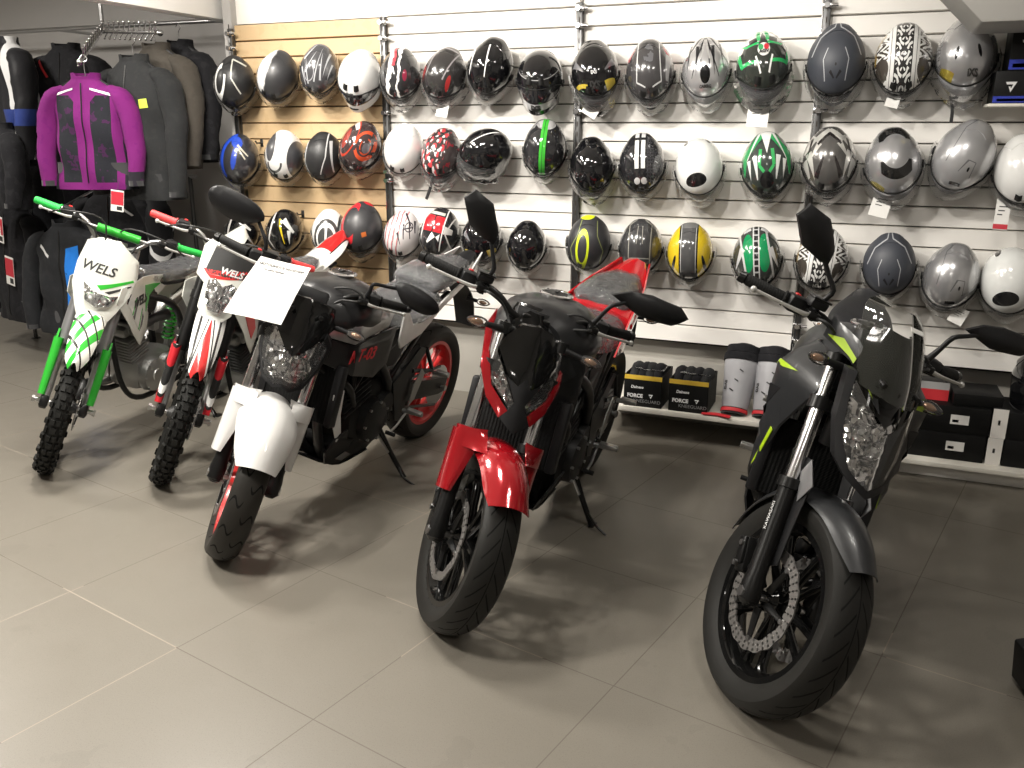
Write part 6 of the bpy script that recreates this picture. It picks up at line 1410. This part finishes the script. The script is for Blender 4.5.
# ------------------------------------------------------------- clothes rack in the alcove
def jfold(p, s): return .007*sin(p[2]*26+p[0]*17+s)+.006*sin(p[2]*11-p[0]*31+s*2)+.004*sin(p[0]*60+p[2]*9+s)
def jacket(px, py, Y, yaw, label, mtorso, msleeve, seed=1, s=1., collar=None, trims=(), tags=(), hood=False, group='jackets on the clothes rack', hlabel=None, spread=1., hem=None, dz=0., L=.64):
    """hung jacket; (px,py) is where its collar sits, Y its distance into the alcove"""
    c = at_y(px, py, Y); r = empty('riding_jacket', c, (0, 0, radians(yaw))); tag(r, label, 'jacket', group)
    st = [(.0, .080, .058, 0), (-.030, .125, .070, .004), (-.062, .185, .082, .010), (-.12, .205, .096, .012), (-.22, .212, .110, .010), (-.34, .212, .108, .004), (-.46, .212, .106, 0), (-L+.05, .222, .112, 0), (-L, .224, .112, 0)]
    rows = []
    for z, a, b, oy in [q for q in cr(st, 3)]:
        row = []
        for j in range(44):
            t = 2*pi*j/44; n = .82; x = a*s*(abs(cos(t))**n)*(1 if cos(t) > 0 else -1); y = b*s*(abs(sin(t))**n)*(1 if sin(t) > 0 else -1)+oy
            k = 1+jfold((x, y, z), seed)*min(1, -z*8)/.12*(.6+.4*abs(sin(t)))
            row.append((x*k, y*k, z*s))
        rows.append(row)
    mb = MB(); mb.grid(rows, mtorso, cv=True, flip=True)
    mb.grid([rows[-1], [(p[0]*.93, p[1]*.9, p[2]+.015) for p in rows[-1]], [(p[0]*.9, p[1]*.85, p[2]+.15) for p in rows[-1]]], M_liner, cv=True, flip=True)
    body = mb.build('body', r, ang=70)
    mb = MB(); rw = []
    for z, a, b in ((-.020, .094, .068), (.01, .082, .062), (.036, .084, .062), (.038, .074, .053), (.0, .070, .050)):
        rw.append([(a*s*cos(2*pi*j/28), (b*s*sin(2*pi*j/28))+.004, z*s-(.020 if sin(2*pi*j/28) < -.9 else 0)) for j in range(28)])
    mb.grid(rw, collar or mtorso, cv=True, flip=True); mb.build('collar', r, ang=70)
    for sg in (-1, 1):
        path = [(.110, .004, -.040), (.165, .0, -.062), (.215*spread, -.006, -.13), (.250*spread, -.020, -.28), (.262*spread, -.045, -.42), (.256*spread, -.070, -L+.02)]
        rad = [.040, .060, .072, .066, .057, .046]; P = cr([p+(q,) for p, q in zip(path, rad)], 5); rows = []
        for i, p in enumerate(P):
            row = []
            for j in range(20):
                t = 2*pi*j/20; rr = p[3]*s*(1+.045*sin(i*.9+seed+2*cos(t))+.03*sin(i*2.3+3*t+seed))
                row.append(((p[0]+cos(t)*rr/s*.85)*s*sg, (p[1]+sin(t)*rr/s)*s, (p[2]+cos(t)*.35*rr/s*max(0, 1-i/12))*s))
            rows.append(row)
        mb = MB(); mb.grid(rows, msleeve, cv=True, flip=sg > 0); mb.grid([rows[-1], [(p[0], p[1], p[2]+.03) for p in rows[-1]]][::-1], M_liner, cv=True)
        sl = mb.build('sleeve', r, ang=70)
    mb = MB(); mb.sheet([[(x, -.118*s-.0*z, z*s) for x in (-.006, .006)] for z in (-.02, -.12, -.25, -.4, -L+.02)], M_zip, .003, 2)
    for v in mb.v:
        pass
    bv = BVHTree.FromPolygons([tuple(v.co) for v in body.data.vertices], [tuple(p.vertices) for p in body.data.polygons])
    def onto(v, off=.002):
        h = bv.ray_cast(V((v[0], -1, v[2])), V((0, 1, 0))); return V((v[0], (h[0].y if h[0] is not None else v[1])-off, v[2]))
    zp = MB(); pts = [onto((0, 0, -.02*s-i*.02*s)) for i in range(int((L-.03)/.02))]; zp.tube(pts, .004, M_zip, 6); zp.build('zip', r)
    for poly, m_ in trims:     # reflective strips and patches laid on the front
        q = MB(); panel(q, [(p[0]*s, p[1]*s) for p in poly], lambda a, b: onto((a, 0, b), .0025), (0, -1, 0), m_, .002, 0, .03); q.build('patch', r)
    for (x, z, w_, h_, red) in tags:
        q = MB(); q.M = Matrix.Translation((x, -.13, z)) @ Matrix.Rotation(radians(8), 4, 'Y'); q.box((0, 0, 0), (w_, .002, h_), M_paper)
        if red: q.box((0, -.0015, h_*.12), (w_*.96, .001, h_*.62), M_redtag); q.box((w_*.18, -.0022, h_*-.34), (w_*.4, .001, h_*.18), M_ink)
        else: q.box((0, -.0015, 0), (w_*.6, .001, h_*.08), M_ink)
        q.tube([(0, 0, h_/2), (0, .02, h_/2+.07)], .001, M_ink, 5); q.build('price_tag', r)
    if hlabel:
        h = empty('hanger', c, (0, 0, radians(yaw))); tag(h, hlabel, 'hanger', 'hangers on the clothes rack')
        q = MB(); q.tube([(-.17*s, 0, -.055*s), (-.06*s, 0, .004), (0, 0, .012), (.06*s, 0, .004), (.17*s, 0, -.055*s)], .009, M_blackp, 8, n=4, flat=1.4); q.build('hanger_arm', h)
        q = MB(); q.tube([(0, 0, .01), (0, 0, .085), (.022, 0, .11), (.0, 0, .135), (-.022, 0, .115)], .0028, M_chrome, 8, n=5); q.build('hook', h)
    return r
M_zip = mat('zip_black', (.01, .01, .01), .4, .3)
def cloth(name, c, c2=None, layers=None, rough=.8): return mat(name, c, rough, sheen=.03, spec=.12, layers=layers or (lambda x, y, z: [((xnoise(22., 4.) > .56)*.35, c2 or tuple(k*.6 for k in c))]), bump=lambda x, y, z: (xnoise(40., 4., dist=.8), .35, .006))
PUR = (.16, .016, .135)
def purple_layers(x, y, z):
    side_ = band(xabs(x), .045, .155) & band(z, -.56, -.085-0.0) & (y < .02)
    return [(side_ & ((xabs(x)-.045) > ((z+.12)*.9)), (.018, .019, .024)), ((xabs(x) > .195) & (z < -.14), (.02, .02, .025)), ((xnoise(25., 4.) > .6)*.3, (.12, .008, .12))]
M_purple = cloth('purple_textile', PUR, layers=purple_layers)
M_purple_s = cloth('purple_sleeve_textile', PUR, layers=lambda x, y, z: [((z < -.50) & (x*1. > -.0), (.025, .022, .03)), ((xnoise(25., 4.) > .6)*.3, (.12, .008, .12))])
M_blk = cloth('black_textile', (.014, .014, .016), (.03, .03, .033))
M_dgrey = cloth('dark_grey_textile', (.026, .027, .028), (.036, .037, .036))
M_dgrey2 = cloth('charcoal_textile', (.018, .019, .021), (.028, .028, .031))
M_olive = cloth('olive_grey_textile', (.070, .062, .052), (.055, .049, .041))
M_wht = cloth('white_textile', (.62, .61, .60), (.5, .5, .5))
M_blwh = cloth('black_white_leather', (.016, .016, .018), layers=lambda x, y, z: [(band(xabs(x)+z*.25, .085, .14), (.62, .62, .62)), ((xabs(x) > .10) & band(z, -.50, -.40), (.03, .05, .2))], rough=.5)
M_blwr = cloth('black_white_red_textile', (.016, .016, .018), layers=lambda x, y, z: [(band(xabs(x)-z*.35, .16, .21) & (z > -.3), (.62, .62, .62)), (band(xabs(x)+z*.5, -.03, .03) & band(z, -.32, -.12), (.55, .02, .03)), (band(xabs(x)+z*.8, .0, .03) & band(z, -.5, -.1), (.65, .65, .65))], rough=.6)
M_refl_strip = mat('reflective_strip', (.62, .62, .62), .35, .2)
M_neon = mat('neon_patch', (.62, .78, .08), .6)
M_blueb = cloth('blue_textile', (.02, .18, .62), (.02, .14, .5))
M_redc = mat('red_patch', (.62, .03, .04), .6)
M_bluep = mat('blue_patch', (.03, .04, .35), .6)
def build_clothes():
    RS = M_refl_strip
    jacket(86, 80, 3.90, 20, 'purple riding jacket with black mesh front panels and white piping', M_purple, M_purple_s, 1, s=1.0, L=.60,
           trims=[([(-.165, -.075), (-.05, -.045), (-.05, -.055), (-.165, -.088)], RS), ([(.165, -.075), (.05, -.045), (.05, -.055), (.165, -.088)], RS)], tags=[(.16, -.66, .075, .12, 1)], hlabel='black hanger inside the purple jacket')
    # stripes round the purple sleeves are on the sleeves themselves
    jacket(134, 62, 4.10, 2, 'dark grey textile jacket with a neon yellow square patch', M_dgrey, M_dgrey, 4, s=1.1, L=.70, trims=[([(.09, -.19), (.135, -.185), (.14, -.23), (.095, -.235)], M_neon)], hlabel='hanger inside the dark grey jacket')
    jacket(156, 50, 4.30, -4, 'olive grey jacket with a long neon yellow shoulder stripe', M_olive, M_olive, 6, s=1.1, L=.62, trims=[([(-.10, -.06), (-.06, -.05), (.06, -.16), (.10, -.26), (.07, -.26), (.02, -.17)], M_neon)], hlabel='hanger inside the olive jacket')
    jacket(180, 47, 4.50, -12, 'black jacket with blue and white arm band, rightmost on the upper rack', M_blk, M_blk, 9, s=1.1, L=.62, trims=[([(.08, -.18), (.17, -.14), (.172, -.165), (.08, -.205)], M_bluep), ([(.06, -.30), (.075, -.26), (.09, -.50), (.075, -.50)], M_neon)], tags=[(.13, -.66, .06, .09, 1)], hlabel='hanger inside the black and blue jacket')
    jacket(66, 50, 4.42, 12, 'black jacket with a thin red and white shoulder stripe behind the purple one', M_blk, M_blk, 12, s=1.12, L=.66, trims=[([(-.16, -.04), (-.15, -.035), (-.07, -.15), (-.085, -.155)], M_redc)])
    jacket(6, 44, 4.25, -20, 'black and white leather jacket at the left edge of the upper rack', M_blwh, M_blwh, 15, s=1.1, L=.66)
    jacket(2, 128, 4.05, -25, 'black jacket with grey logo patch below the black and white leather one', M_blk, M_blk, 17, s=.9, L=.55, trims=[([(-.02, -.10), (.12, -.08), (.12, -.10), (-.02, -.12)], RS)], tags=[(.10, -.56, .08, .17, 1)])
    # lower rack
    jacket(112, 192, 4.30, 22, 'black jacket with grey piping hanging low behind the green dirt bike', M_blk, M_blk, 21, s=1.12, L=.62, trims=[([(.03, -.05), (.13, -.13), (.14, -.125), (.04, -.04)], RS)], group='jackets on the lower rack')
    jacket(142, 188, 4.50, -25, 'black, white and red jacket at the right end of the lower rack', M_blwr, M_blwr, 23, s=1.15, L=.62, group='jackets on the lower rack', tags=[(.0, -.0, .05, .1, 0)])
    jacket(66, 226, 4.10, 10, 'charcoal jacket with white chest stripe and blue flank on the lower rack', M_dgrey2, M_dgrey2, 26, s=1.1, L=.62, trims=[([(-.13, -.10), (-.06, -.16), (-.065, -.175), (-.135, -.115)], RS), ([(.04, -.12), (.12, -.10), (.14, -.50), (.03, -.52)], M_blueb)], group='jackets on the lower rack')
    jacket(14, 210, 4.35, -10, 'black jacket with red cards at the left end of the lower rack', M_blk, M_blk, 29, s=1.15, L=.66, tags=[(.02, -.12, .09, .18, 1), (.07, -.40, .10, .20, 1)], group='jackets on the lower rack')
    jacket(38, 150, 4.62, 5, 'black filler jacket added between the two rows, behind the purple one', M_blk, M_blk, 31, s=1.15, L=.66)  # added jacket, dark fill for the gap between the rows
    jacket(96, 196, 4.70, -8, 'black filler jacket added at the back of the lower rack', M_blk, M_blk, 33, s=1.15, L=.62, group='jackets on the lower rack')  # added jacket that darkens the space behind the lower row
    # racks
    z1 = at_y(100, 27, 4.75).z
    r = empty('clothes_rail', (-5.2, 4.75, 0)); tag(r, 'long steel rail high across the clothes alcove', 'clothes rail', 'rails of the clothes alcove')
    q = MB(); q.tube([(-1.9, 0, z1), (1.40, 0, z1)], .014, M_steel, 12)
    for x in (-1.7, -.2, 1.2): q.tube([(x, 0, z1), (x, .35, z1)], .010, M_steel, 10)
    q.build('rail', r)
    p = at_y(103, 30, 4.45); q = MB(); q.tube([(0, 0, 0), (0, 0, 2.74-p.z)], .013, M_steel, 12); q.ball((0, 0, 0), .024, M_chrome, 14, 10)
    r = empty('rack_arm', p); tag(r, 'chrome hanging rack with two pegged arms above the jackets', 'rack', 'rails of the clothes alcove'); q.build('drop_rod', r)
    for a_, b_ in (((0, 0, 0), at_y(80, 62, 3.92)-p), ((0, 0, -.01), at_y(160, 33, 4.35)-p)):
        b_ = V(b_); q = MB(); q.tube([a_, b_], .011, M_chrome, 12); q.ball(b_, .019, M_chrome, 12, 8); ar = q.build('arm', r)
        n = 11; q = MB()
        for k in range(1, n):
            c = V(a_).lerp(b_, k/n); q.tube([c, c+V((.022, -.01, .026)), c+V((.030, -.015, .052))], [.005, .005, .004], M_chrome, 8); q.ball(c+V((.030, -.015, .055)), .009, M_chrome, 10, 8); q.tube([c-V((0, 0, .0)), c+V((-.022, -.012, -.035))], .004, M_chrome, 8); q.ball(c+V((-.022, -.012, -.038)), .008, M_chrome, 10, 8)
        q.build('arm_pegs', ar)
    r = empty('clothes_rail', (-5.4, 4.6, 0)); tag(r, 'low steel rail holding the lower row of jackets', 'clothes rail', 'rails of the clothes alcove')
    z2 = at_y(100, 178, 4.5).z+.02
    q = MB(); q.tube([(-1.7, 0, z2), (1.25, 0, z2)], .013, M_steel, 12); q.build('rail', r)
    for (px, py, Y) in ((112, 192, 4.30), (142, 188, 4.50), (66, 226, 4.10), (14, 210, 4.35), (96, 196, 4.70)):
        c = at_y(px, py, Y)-V((-5.4, 4.6, 0)); q = MB(); q.tube([(c.x, 0, z2), (c.x, c.y*.5, (z2+c.z+.12)/2), (c.x, c.y, c.z+.12)], .008, M_steel, 8, n=3); q.build('face_out_arm', r)
    for x in (-1.65, -.45, 1.2):
        q = MB(); q.tube([(x, .0, .0), (x, .0, z2)], .014, M_dkmetal, 12); q.lathe([(0, 0), (.03, 0), (.03, .006), (0, .01)], M_dkmetal, 16, M=Matrix.Translation((x, 0, 0))); q.build('post', r)
build_clothes()
# ------------------------------------------------------------- goods on the low shelves
M_carton = mat('black_carton', (.007, .007, .007), .5, vary=.08, spec=.2)
M_ybox = mat('yellow_carton_band', (.68, .45, .05), .5)
M_padgrey = mat('grey_armour_plastic', (.38, .38, .40), .45, layers=lambda x, y, z: [((xnoise(9., 3.) > .60)*.3, (.27, .27, .28))], vary=.1)
M_navy = mat('navy_carton', (.03, .05, .40), .4)
def carton(name, c, d, label, group=None, rz=0., items=(), cat='box', open_=False):
    r = empty(name, c, (0, 0, radians(rz))); tag(r, label, cat, group)
    q = MB(); w_, dd, h = d
    if open_:
        t = .004
        for cc, s_ in (((0, 0, t/2), (w_, dd, t)), ((0, -dd/2+t/2, h/2), (w_, t, h)), ((0, dd/2-t/2, h/2), (w_, t, h)), ((-w_/2+t/2, 0, h/2), (t, dd, h)), ((w_/2-t/2, 0, h/2), (t, dd, h))): q.box(cc, s_, M_carton, .001)
    else: q.box((0, 0, h/2), (w_, dd, h), M_carton, .003)
    q.build('carton', r)
    for it in items: it(r, w_, dd, h)
    return r
def it_text(s, size, x, z, m, **k):
    def f(r, w_, dd, h):
        t = text_mb(s, size, m, .0004, bold=k.get('bold', .0006), shear=k.get('shear', 0)); T = frame((x*w_, -dd/2-.0008, z*h), (1, 0, 0), (0, 0, 1)); q = MB(); q.add([T @ V(v) for v in t.v], t.f, m); q.build('lettering', r)
    return f
def it_rect(x0, x1, z0, z1, m, name='label'):
    def f(r, w_, dd, h):
        q = MB(); q.box(((x0+x1)/2*w_, -dd/2-.0006, (z0+z1)/2*h), ((x1-x0)*w_, .001, (z1-z0)*h), m); q.build(name, r)
    return f
def it_tri(x, z, s):
    def f(r, w_, dd, h):
        q = MB(); q.prism([(x*w_-s, z*h+s), (x*w_+s, z*h+s), (x*w_, z*h-s), (x*w_-s*.45, z*h+s*.1), (x*w_-s*.1, z*h+s*.1), (x*w_, z*h-s*.3), (x*w_+s*.35, z*h+s*.5), (x*w_-s*.8, z*h+s*.5)], -dd/2-.0012, -dd/2-.0002, M_white_ink, 'XZ'); q.build('emblem', r)
    return f
def it_contents(seed, m1, m2):
    def f(r, w_, dd, h):
        rnd = random.Random(seed); q = MB()
        for k in range(4):
            x = (-.33+.22*k)*w_; q.tube([(x, -dd*.32, h-.03), (x+rnd.uniform(-.01, .01), 0, h+.008), (x, dd*.34, h-.01)], [.022, .034, .024], m1 if k % 2 else m2, 12, n=4)
        q.build('guards_inside', r)
        q = MB(); q.sheet([[(-.30*w_+i*.05, y, h+.012+rnd.uniform(0, .012)) for y in (-.06, -.02, .03)] for i in range(4)], M_wrap, .001, 2); q.build('plastic_wrap', r)
    return f
z_s = .1752
kb = [it_rect(-.5, .5, .86, 1., M_ybox, 'yellow_band'), it_text('Dainese', .020, -.25+.1, .62, M_white_ink, shear=.2), it_text('FORCE', .026, -.20, .34, M_white_ink, bold=.0012), it_text('KNEEGUARD', .024, .12, .18, mat('grey_lettering', (.25, .25, .25), .5), bold=0.), it_tri(.22, .35, .011)]
xa, xb, xc_, xd = at_y(628, 400, 4.18).x, at_y(661, 405, 4.18).x, at_y(667, 405, 4.18).x, at_y(706, 410, 4.18).x
wbx = xd-xc_
carton('open_carton', ((xb-wbx/2), 4.30, z_s), (wbx, .24, .165), 'black and yellow knee guard box nearer the red motorcycle', 'knee guard boxes on the low shelf', 0, kb+[it_contents(2, M_blk, M_dgrey)], open_=True)
carton('open_carton', ((xc_+xd)/2+.004, 4.30, z_s) if False else ((xc_+xd)/2+.006, 4.30, z_s), (wbx, .24, .165), 'black and yellow knee guard box next to the grey shin guards', 'knee guard boxes on the low shelf', 0, kb+[it_contents(5, M_dgrey, M_blk)], open_=True)
def shin_guard(px, py, label, seed):
    c = at_y(px, py, 4.24); r = empty('shin_guard', (c.x, 4.235, z_s), (0, 0, radians(-4))); tag(r, label, 'shin guard', 'shin guards on the low shelf')
    T = Matrix.Rotation(radians(-28), 4, 'X'); rows = []
    for z, w_ in ((.03, .058), (.09, .064), (.16, .070), (.23, .078), (.29, .082), (.33, .070)):
        rows.append([(sin(a)*w_, -cos(a)*w_*.95+(.012 if z > .3 else 0), z) for a in [radians(-100+200*j/12) for j in range(13)]])
    q = MB(); q.M = T; q.sheet(rows, M_padgrey, .006, 2); sh = q.build('shell', r)
    q = MB(); q.M = T; q.sheet([[(sin(a)*.060, -cos(a)*.060, z) for a in [radians(-100+200*j/12) for j in range(13)]] for z in (.008, .016, .024)], M_redc, .006, 2); q.sheet([[(sin(a)*w_, -cos(a)*w_+.004, z) for a in [radians(-112+224*j/12) for j in range(13)]] for z, w_ in ((.0, .052), (.10, .056), (.22, .066), (.34, .070))], M_liner, .010, 2); q.build('lining', r)
    for z, w_ in ((.285, .088), (.325, .080)):
        q = MB(); q.M = T; q.sheet([[(sin(a)*w_, -cos(a)*w_, z+dz) for a in [radians(-170+340*j/20) for j in range(21)]] for dz in (-.018, .0, .018)], M_blk, .005, 2); q.build('strap', r)
    for k in range(3):
        q = MB(); q.M = T; q.box((.018*(k-1), -.071-.004*k, .11+.05*k), (.022, .004, .006), M_ink, .001, rot=(0, .5, 0)); q.build('vent_slot', sh)
    t = text_mb('DAINESE', .024, M_ink, .0005, bold=.001); TT = T @ frame((-.052, -.052, .16), (0, 0, 1), (-.7, .7, 0)); q = MB(); q.add([TT @ V(v) for v in t.v], t.f, M_ink); q.build('lettering', sh)
    q = MB(); q.M = T; q.ball((0, .01, .335), (.070, .062, .035), M_blk, 24, 12); q.build('knee_cup', r)
    for kk in range(1): 
        q = MB(); q.box((0, .06, .05), (.11, .10, .10), M_liner, .03); q.build('knee_pad', r)
shin_guard(734, 408, 'grey shin guard with black straps, left of the pair on the low shelf', 1)
shin_guard(766, 408, 'grey shin guard with black straps, right of the pair beside the upright', 2)
c = at_y(716, 417, 4.18); q = MB(); q.sheet([[(-.07, y, .0045+.003*(i % 2)), (0, y, .008), (.07, y-.01, .005)] for i, y in enumerate((-.018, 0, .02))], M_redc, .003, 3)
o = q.build('red_packet'); o.location = (c.x, 4.175, z_s+.001); tag(o, 'flat red plastic packet in front of the shin guards', 'packet')
# grey backpack with a triangle emblem behind the black and green bike
c = at_y(829, 350, 4.34); r = empty('backpack', (c.x, 4.36, 0)); tag(r, 'dark grey rounded backpack with small white triangle behind the lime flashed motorcycle', 'backpack')
q = MB(); zt = at_y(829, 334, 4.34).z; rows = []
for z, a, b_ in ((.0, .07, .07), (.02, .085, .095), (.25, .090, .105), (zt-.10, .088, .10), (zt-.04, .075, .08), (zt-.008, .045, .045), (zt, .01, .01)):
    rows.append([(a*abs(cos(t))**.8*(1 if cos(t) > 0 else -1), b_*abs(sin(t))**.8*(1 if sin(t) > 0 else -1), z) for t in [2*pi*j/32 for j in range(32)]])
q.grid([list(x) for x in zip(*[cr(cc, 3) for cc in zip(*rows)])], M_dgrey, cv=True, flip=True); q.build('bag_body', r, ang=70)
q = MB(); q.prism([(-.020, .024), (.016, .024), (.0, -.020), (-.006, .002), (.004, .016), (-.014, .016)], -.1065, -.104, M_white_ink, 'XZ'); o = q.build('emblem', r); o.location = (.02, .012, zt-.10); o.rotation_euler = (0, 0, 0)
# black boxes at the right
zb = .0948
def place_x(px, py, Y): return at_y(px, py, Y).x
xl, xr = place_x(884, 440, 4.2), place_x(984, 455, 4.2)
lab = [it_rect(.12, .30, .35, .70, M_paper), it_rect(.14, .20, .42, .52, M_ink, 'print')]
def zat(px, py, Y): return at_y(px, py, Y).z
h1 = .125
carton('black_box', ((xl+xr)/2, 4.335, zb), (xr-xl, .26, h1), 'lower black carton with white label, left stack on the right shelf', 'black cartons on the right shelf', 0, lab)
carton('black_box', ((xl+xr)/2+.004, 4.337, zb+h1+.0005), (xr-xl, .26, h1), 'upper black carton with white label and red box on top', 'black cartons on the right shelf', 0, lab)
x1 = place_x(935, 400, 4.28); bz = zb+2*h1+.0015
r = carton('red_box', (x1-.01, 4.33, bz), (.125, .10, .085), 'small red and grey box on top of the black cartons', None, 0, [it_rect(-.5, .5, 0, .60, M_redc, 'red_face'), it_rect(-.5, .5, .60, 1., mat('grey_print', (.42, .42, .42), .5), 'grey_face')])
carton('black_box', (x1+.165, 4.34, bz), (.20, .22, .055), 'low flat black carton beside the red box on the stack', 'black cartons on the right shelf', 2)
xw = place_x(993, 458, 4.2)
wf = [it_rect(-.5, .5, 0, 1, M_white, 'white_side'), it_rect(-.1, .05, .45, .62, M_ink, 'print')]
carton('white_fronted_box', (xw-.0, 4.33, zb), (.060, .25, .125), 'narrow carton with white end, lower of two', 'narrow white ended cartons', 0, wf)
carton('white_fronted_box', (xw+.004, 4.332, zb+.1255), (.060, .25, .135), 'narrow carton with white end, upper of two', 'narrow white ended cartons', 0, wf)
carton('black_box', (xw+.215, 4.335, zb), (.36, .26, .125), 'lower black carton right of the white ended ones', 'black cartons on the right shelf', 0)
carton('black_box', (xw+.217, 4.337, zb+.1255), (.36, .26, .125), 'black carton carrying the gloss black helmet', 'black cartons on the right shelf', 0, [it_rect(-.1, .02, .45, .62, M_paper)])
helmet(0, 0, BL, 'plain', 'gloss black helmet standing on the black cartons at the right edge', None, .05, spin=0, tilt=78, yaw=40, size=1.03, visor='dark', bag=0, loc=(xw+.165, 4.31, zb+.251+.118))
# accessory boxes on the small wall shelf, top right
Yb = 4.22
c1 = at_y(991, 102, Yb); r = empty('wall_shelf', (c1.x+.16, 4.36, c1.z-.012)); tag(r, 'small white wall shelf under the blue edged boxes', 'shelf')
q = MB(); q.box((0, 0, 0), (.34, .279, .012), M_shelf, .002); q.build('shelf_board', r); q = MB(); q.box((0, .13, .02), (.34, .012, .05), M_shelf, .002); q.build('shelf_lip', r)
bb = lambda: [it_rect(-.5, .5, .02, .22, M_navy, 'blue_band'), it_rect(-.45, .5, .06, .14, mat('pale_print', (.5, .5, .6), .5), 'print'), it_tri(-.3, .5, .02), it_rect(-.05, .3, .30, .36, mat('pale_print', (.5, .5, .6), .5), 'print')]
carton('accessory_box', (c1.x+.155, 4.35, c1.z-.005), (.30, .24, .125), 'navy and black accessory box, lower of two on the wall shelf', 'accessory boxes on the wall shelf', 0, bb())
carton('accessory_box', (c1.x+.185, 4.35, c1.z+.1205), (.28, .24, .19), 'navy and black accessory box, upper of two on the wall shelf', 'accessory boxes on the wall shelf', 0, bb())
# paper notice on the white bike
tl, tr, br, bl = at_y(261, 256, 2.60), at_y(311, 268, 2.66), at_y(281, 325, 2.50), at_y(223, 312, 2.44)
q = MB(); mid = lambda a, b: (a+b)/2
q.sheet([[tl, mid(tl, tr)+V((0, .006, -.004)), tr], [mid(tl, bl)+V((0, -.006, 0)), (tl+tr+bl+br)/4+V((0, -.008, 0)), mid(tr, br)+V((0, -.004, 0))], [bl, mid(bl, br)+V((0, -.002, .003)), br]], M_paper, .0006, 5)
cc = (tl+tr+bl+br)/4; r = empty('paper_notice', cc); tag(r, 'white printed paper notice taped over the white motorcycle headlight', 'notice')
o = q.build('sheet', r, T=Matrix.Translation(-cc))
xd_ = (tr-tl).normalized(); yd_ = (tl-bl)
for s0, sz, k, dx in (('МОТОЦИКЛ В НАЛИЧИИ', .0135, .11, 0), ('По цене салона', .010, .19, -.02)):
    t = text_mb(s0, sz, M_ink, .0002, bold=.0003); T = frame(mid(tl, tr)-yd_*k-cc+xd_*dx, xd_, yd_); wrap(t, o, T, .0008); t.build('lettering', o)
q = MB(); q.box((0, 0, 0), (.02, .001, .05), M_lens)
# something black standing at the right edge of the picture
c = at_z(1017, 704, 0.); r = empty('display_stand', (c.x+.135, c.y+.06, 0), (0, 0, .3)); tag(r, 'black stand foot with a white cap at the right edge of the floor', 'stand')
q = MB(); q.prism([(-.115, .012), (-.10, .012), (.30, .012), (.30, .15), (-.07, .15), (-.125, .135)], -.05, .10, M_blackp, 'XZ', .006); q.build('base', r)
q = MB(); q.tube([(-.095, -.03, .0), (-.095, -.03, .02)], .013, M_white, 14); q.tube([(.25, -.03, .0), (.25, -.03, .02)], .013, M_white, 14); q.build('foot', r)
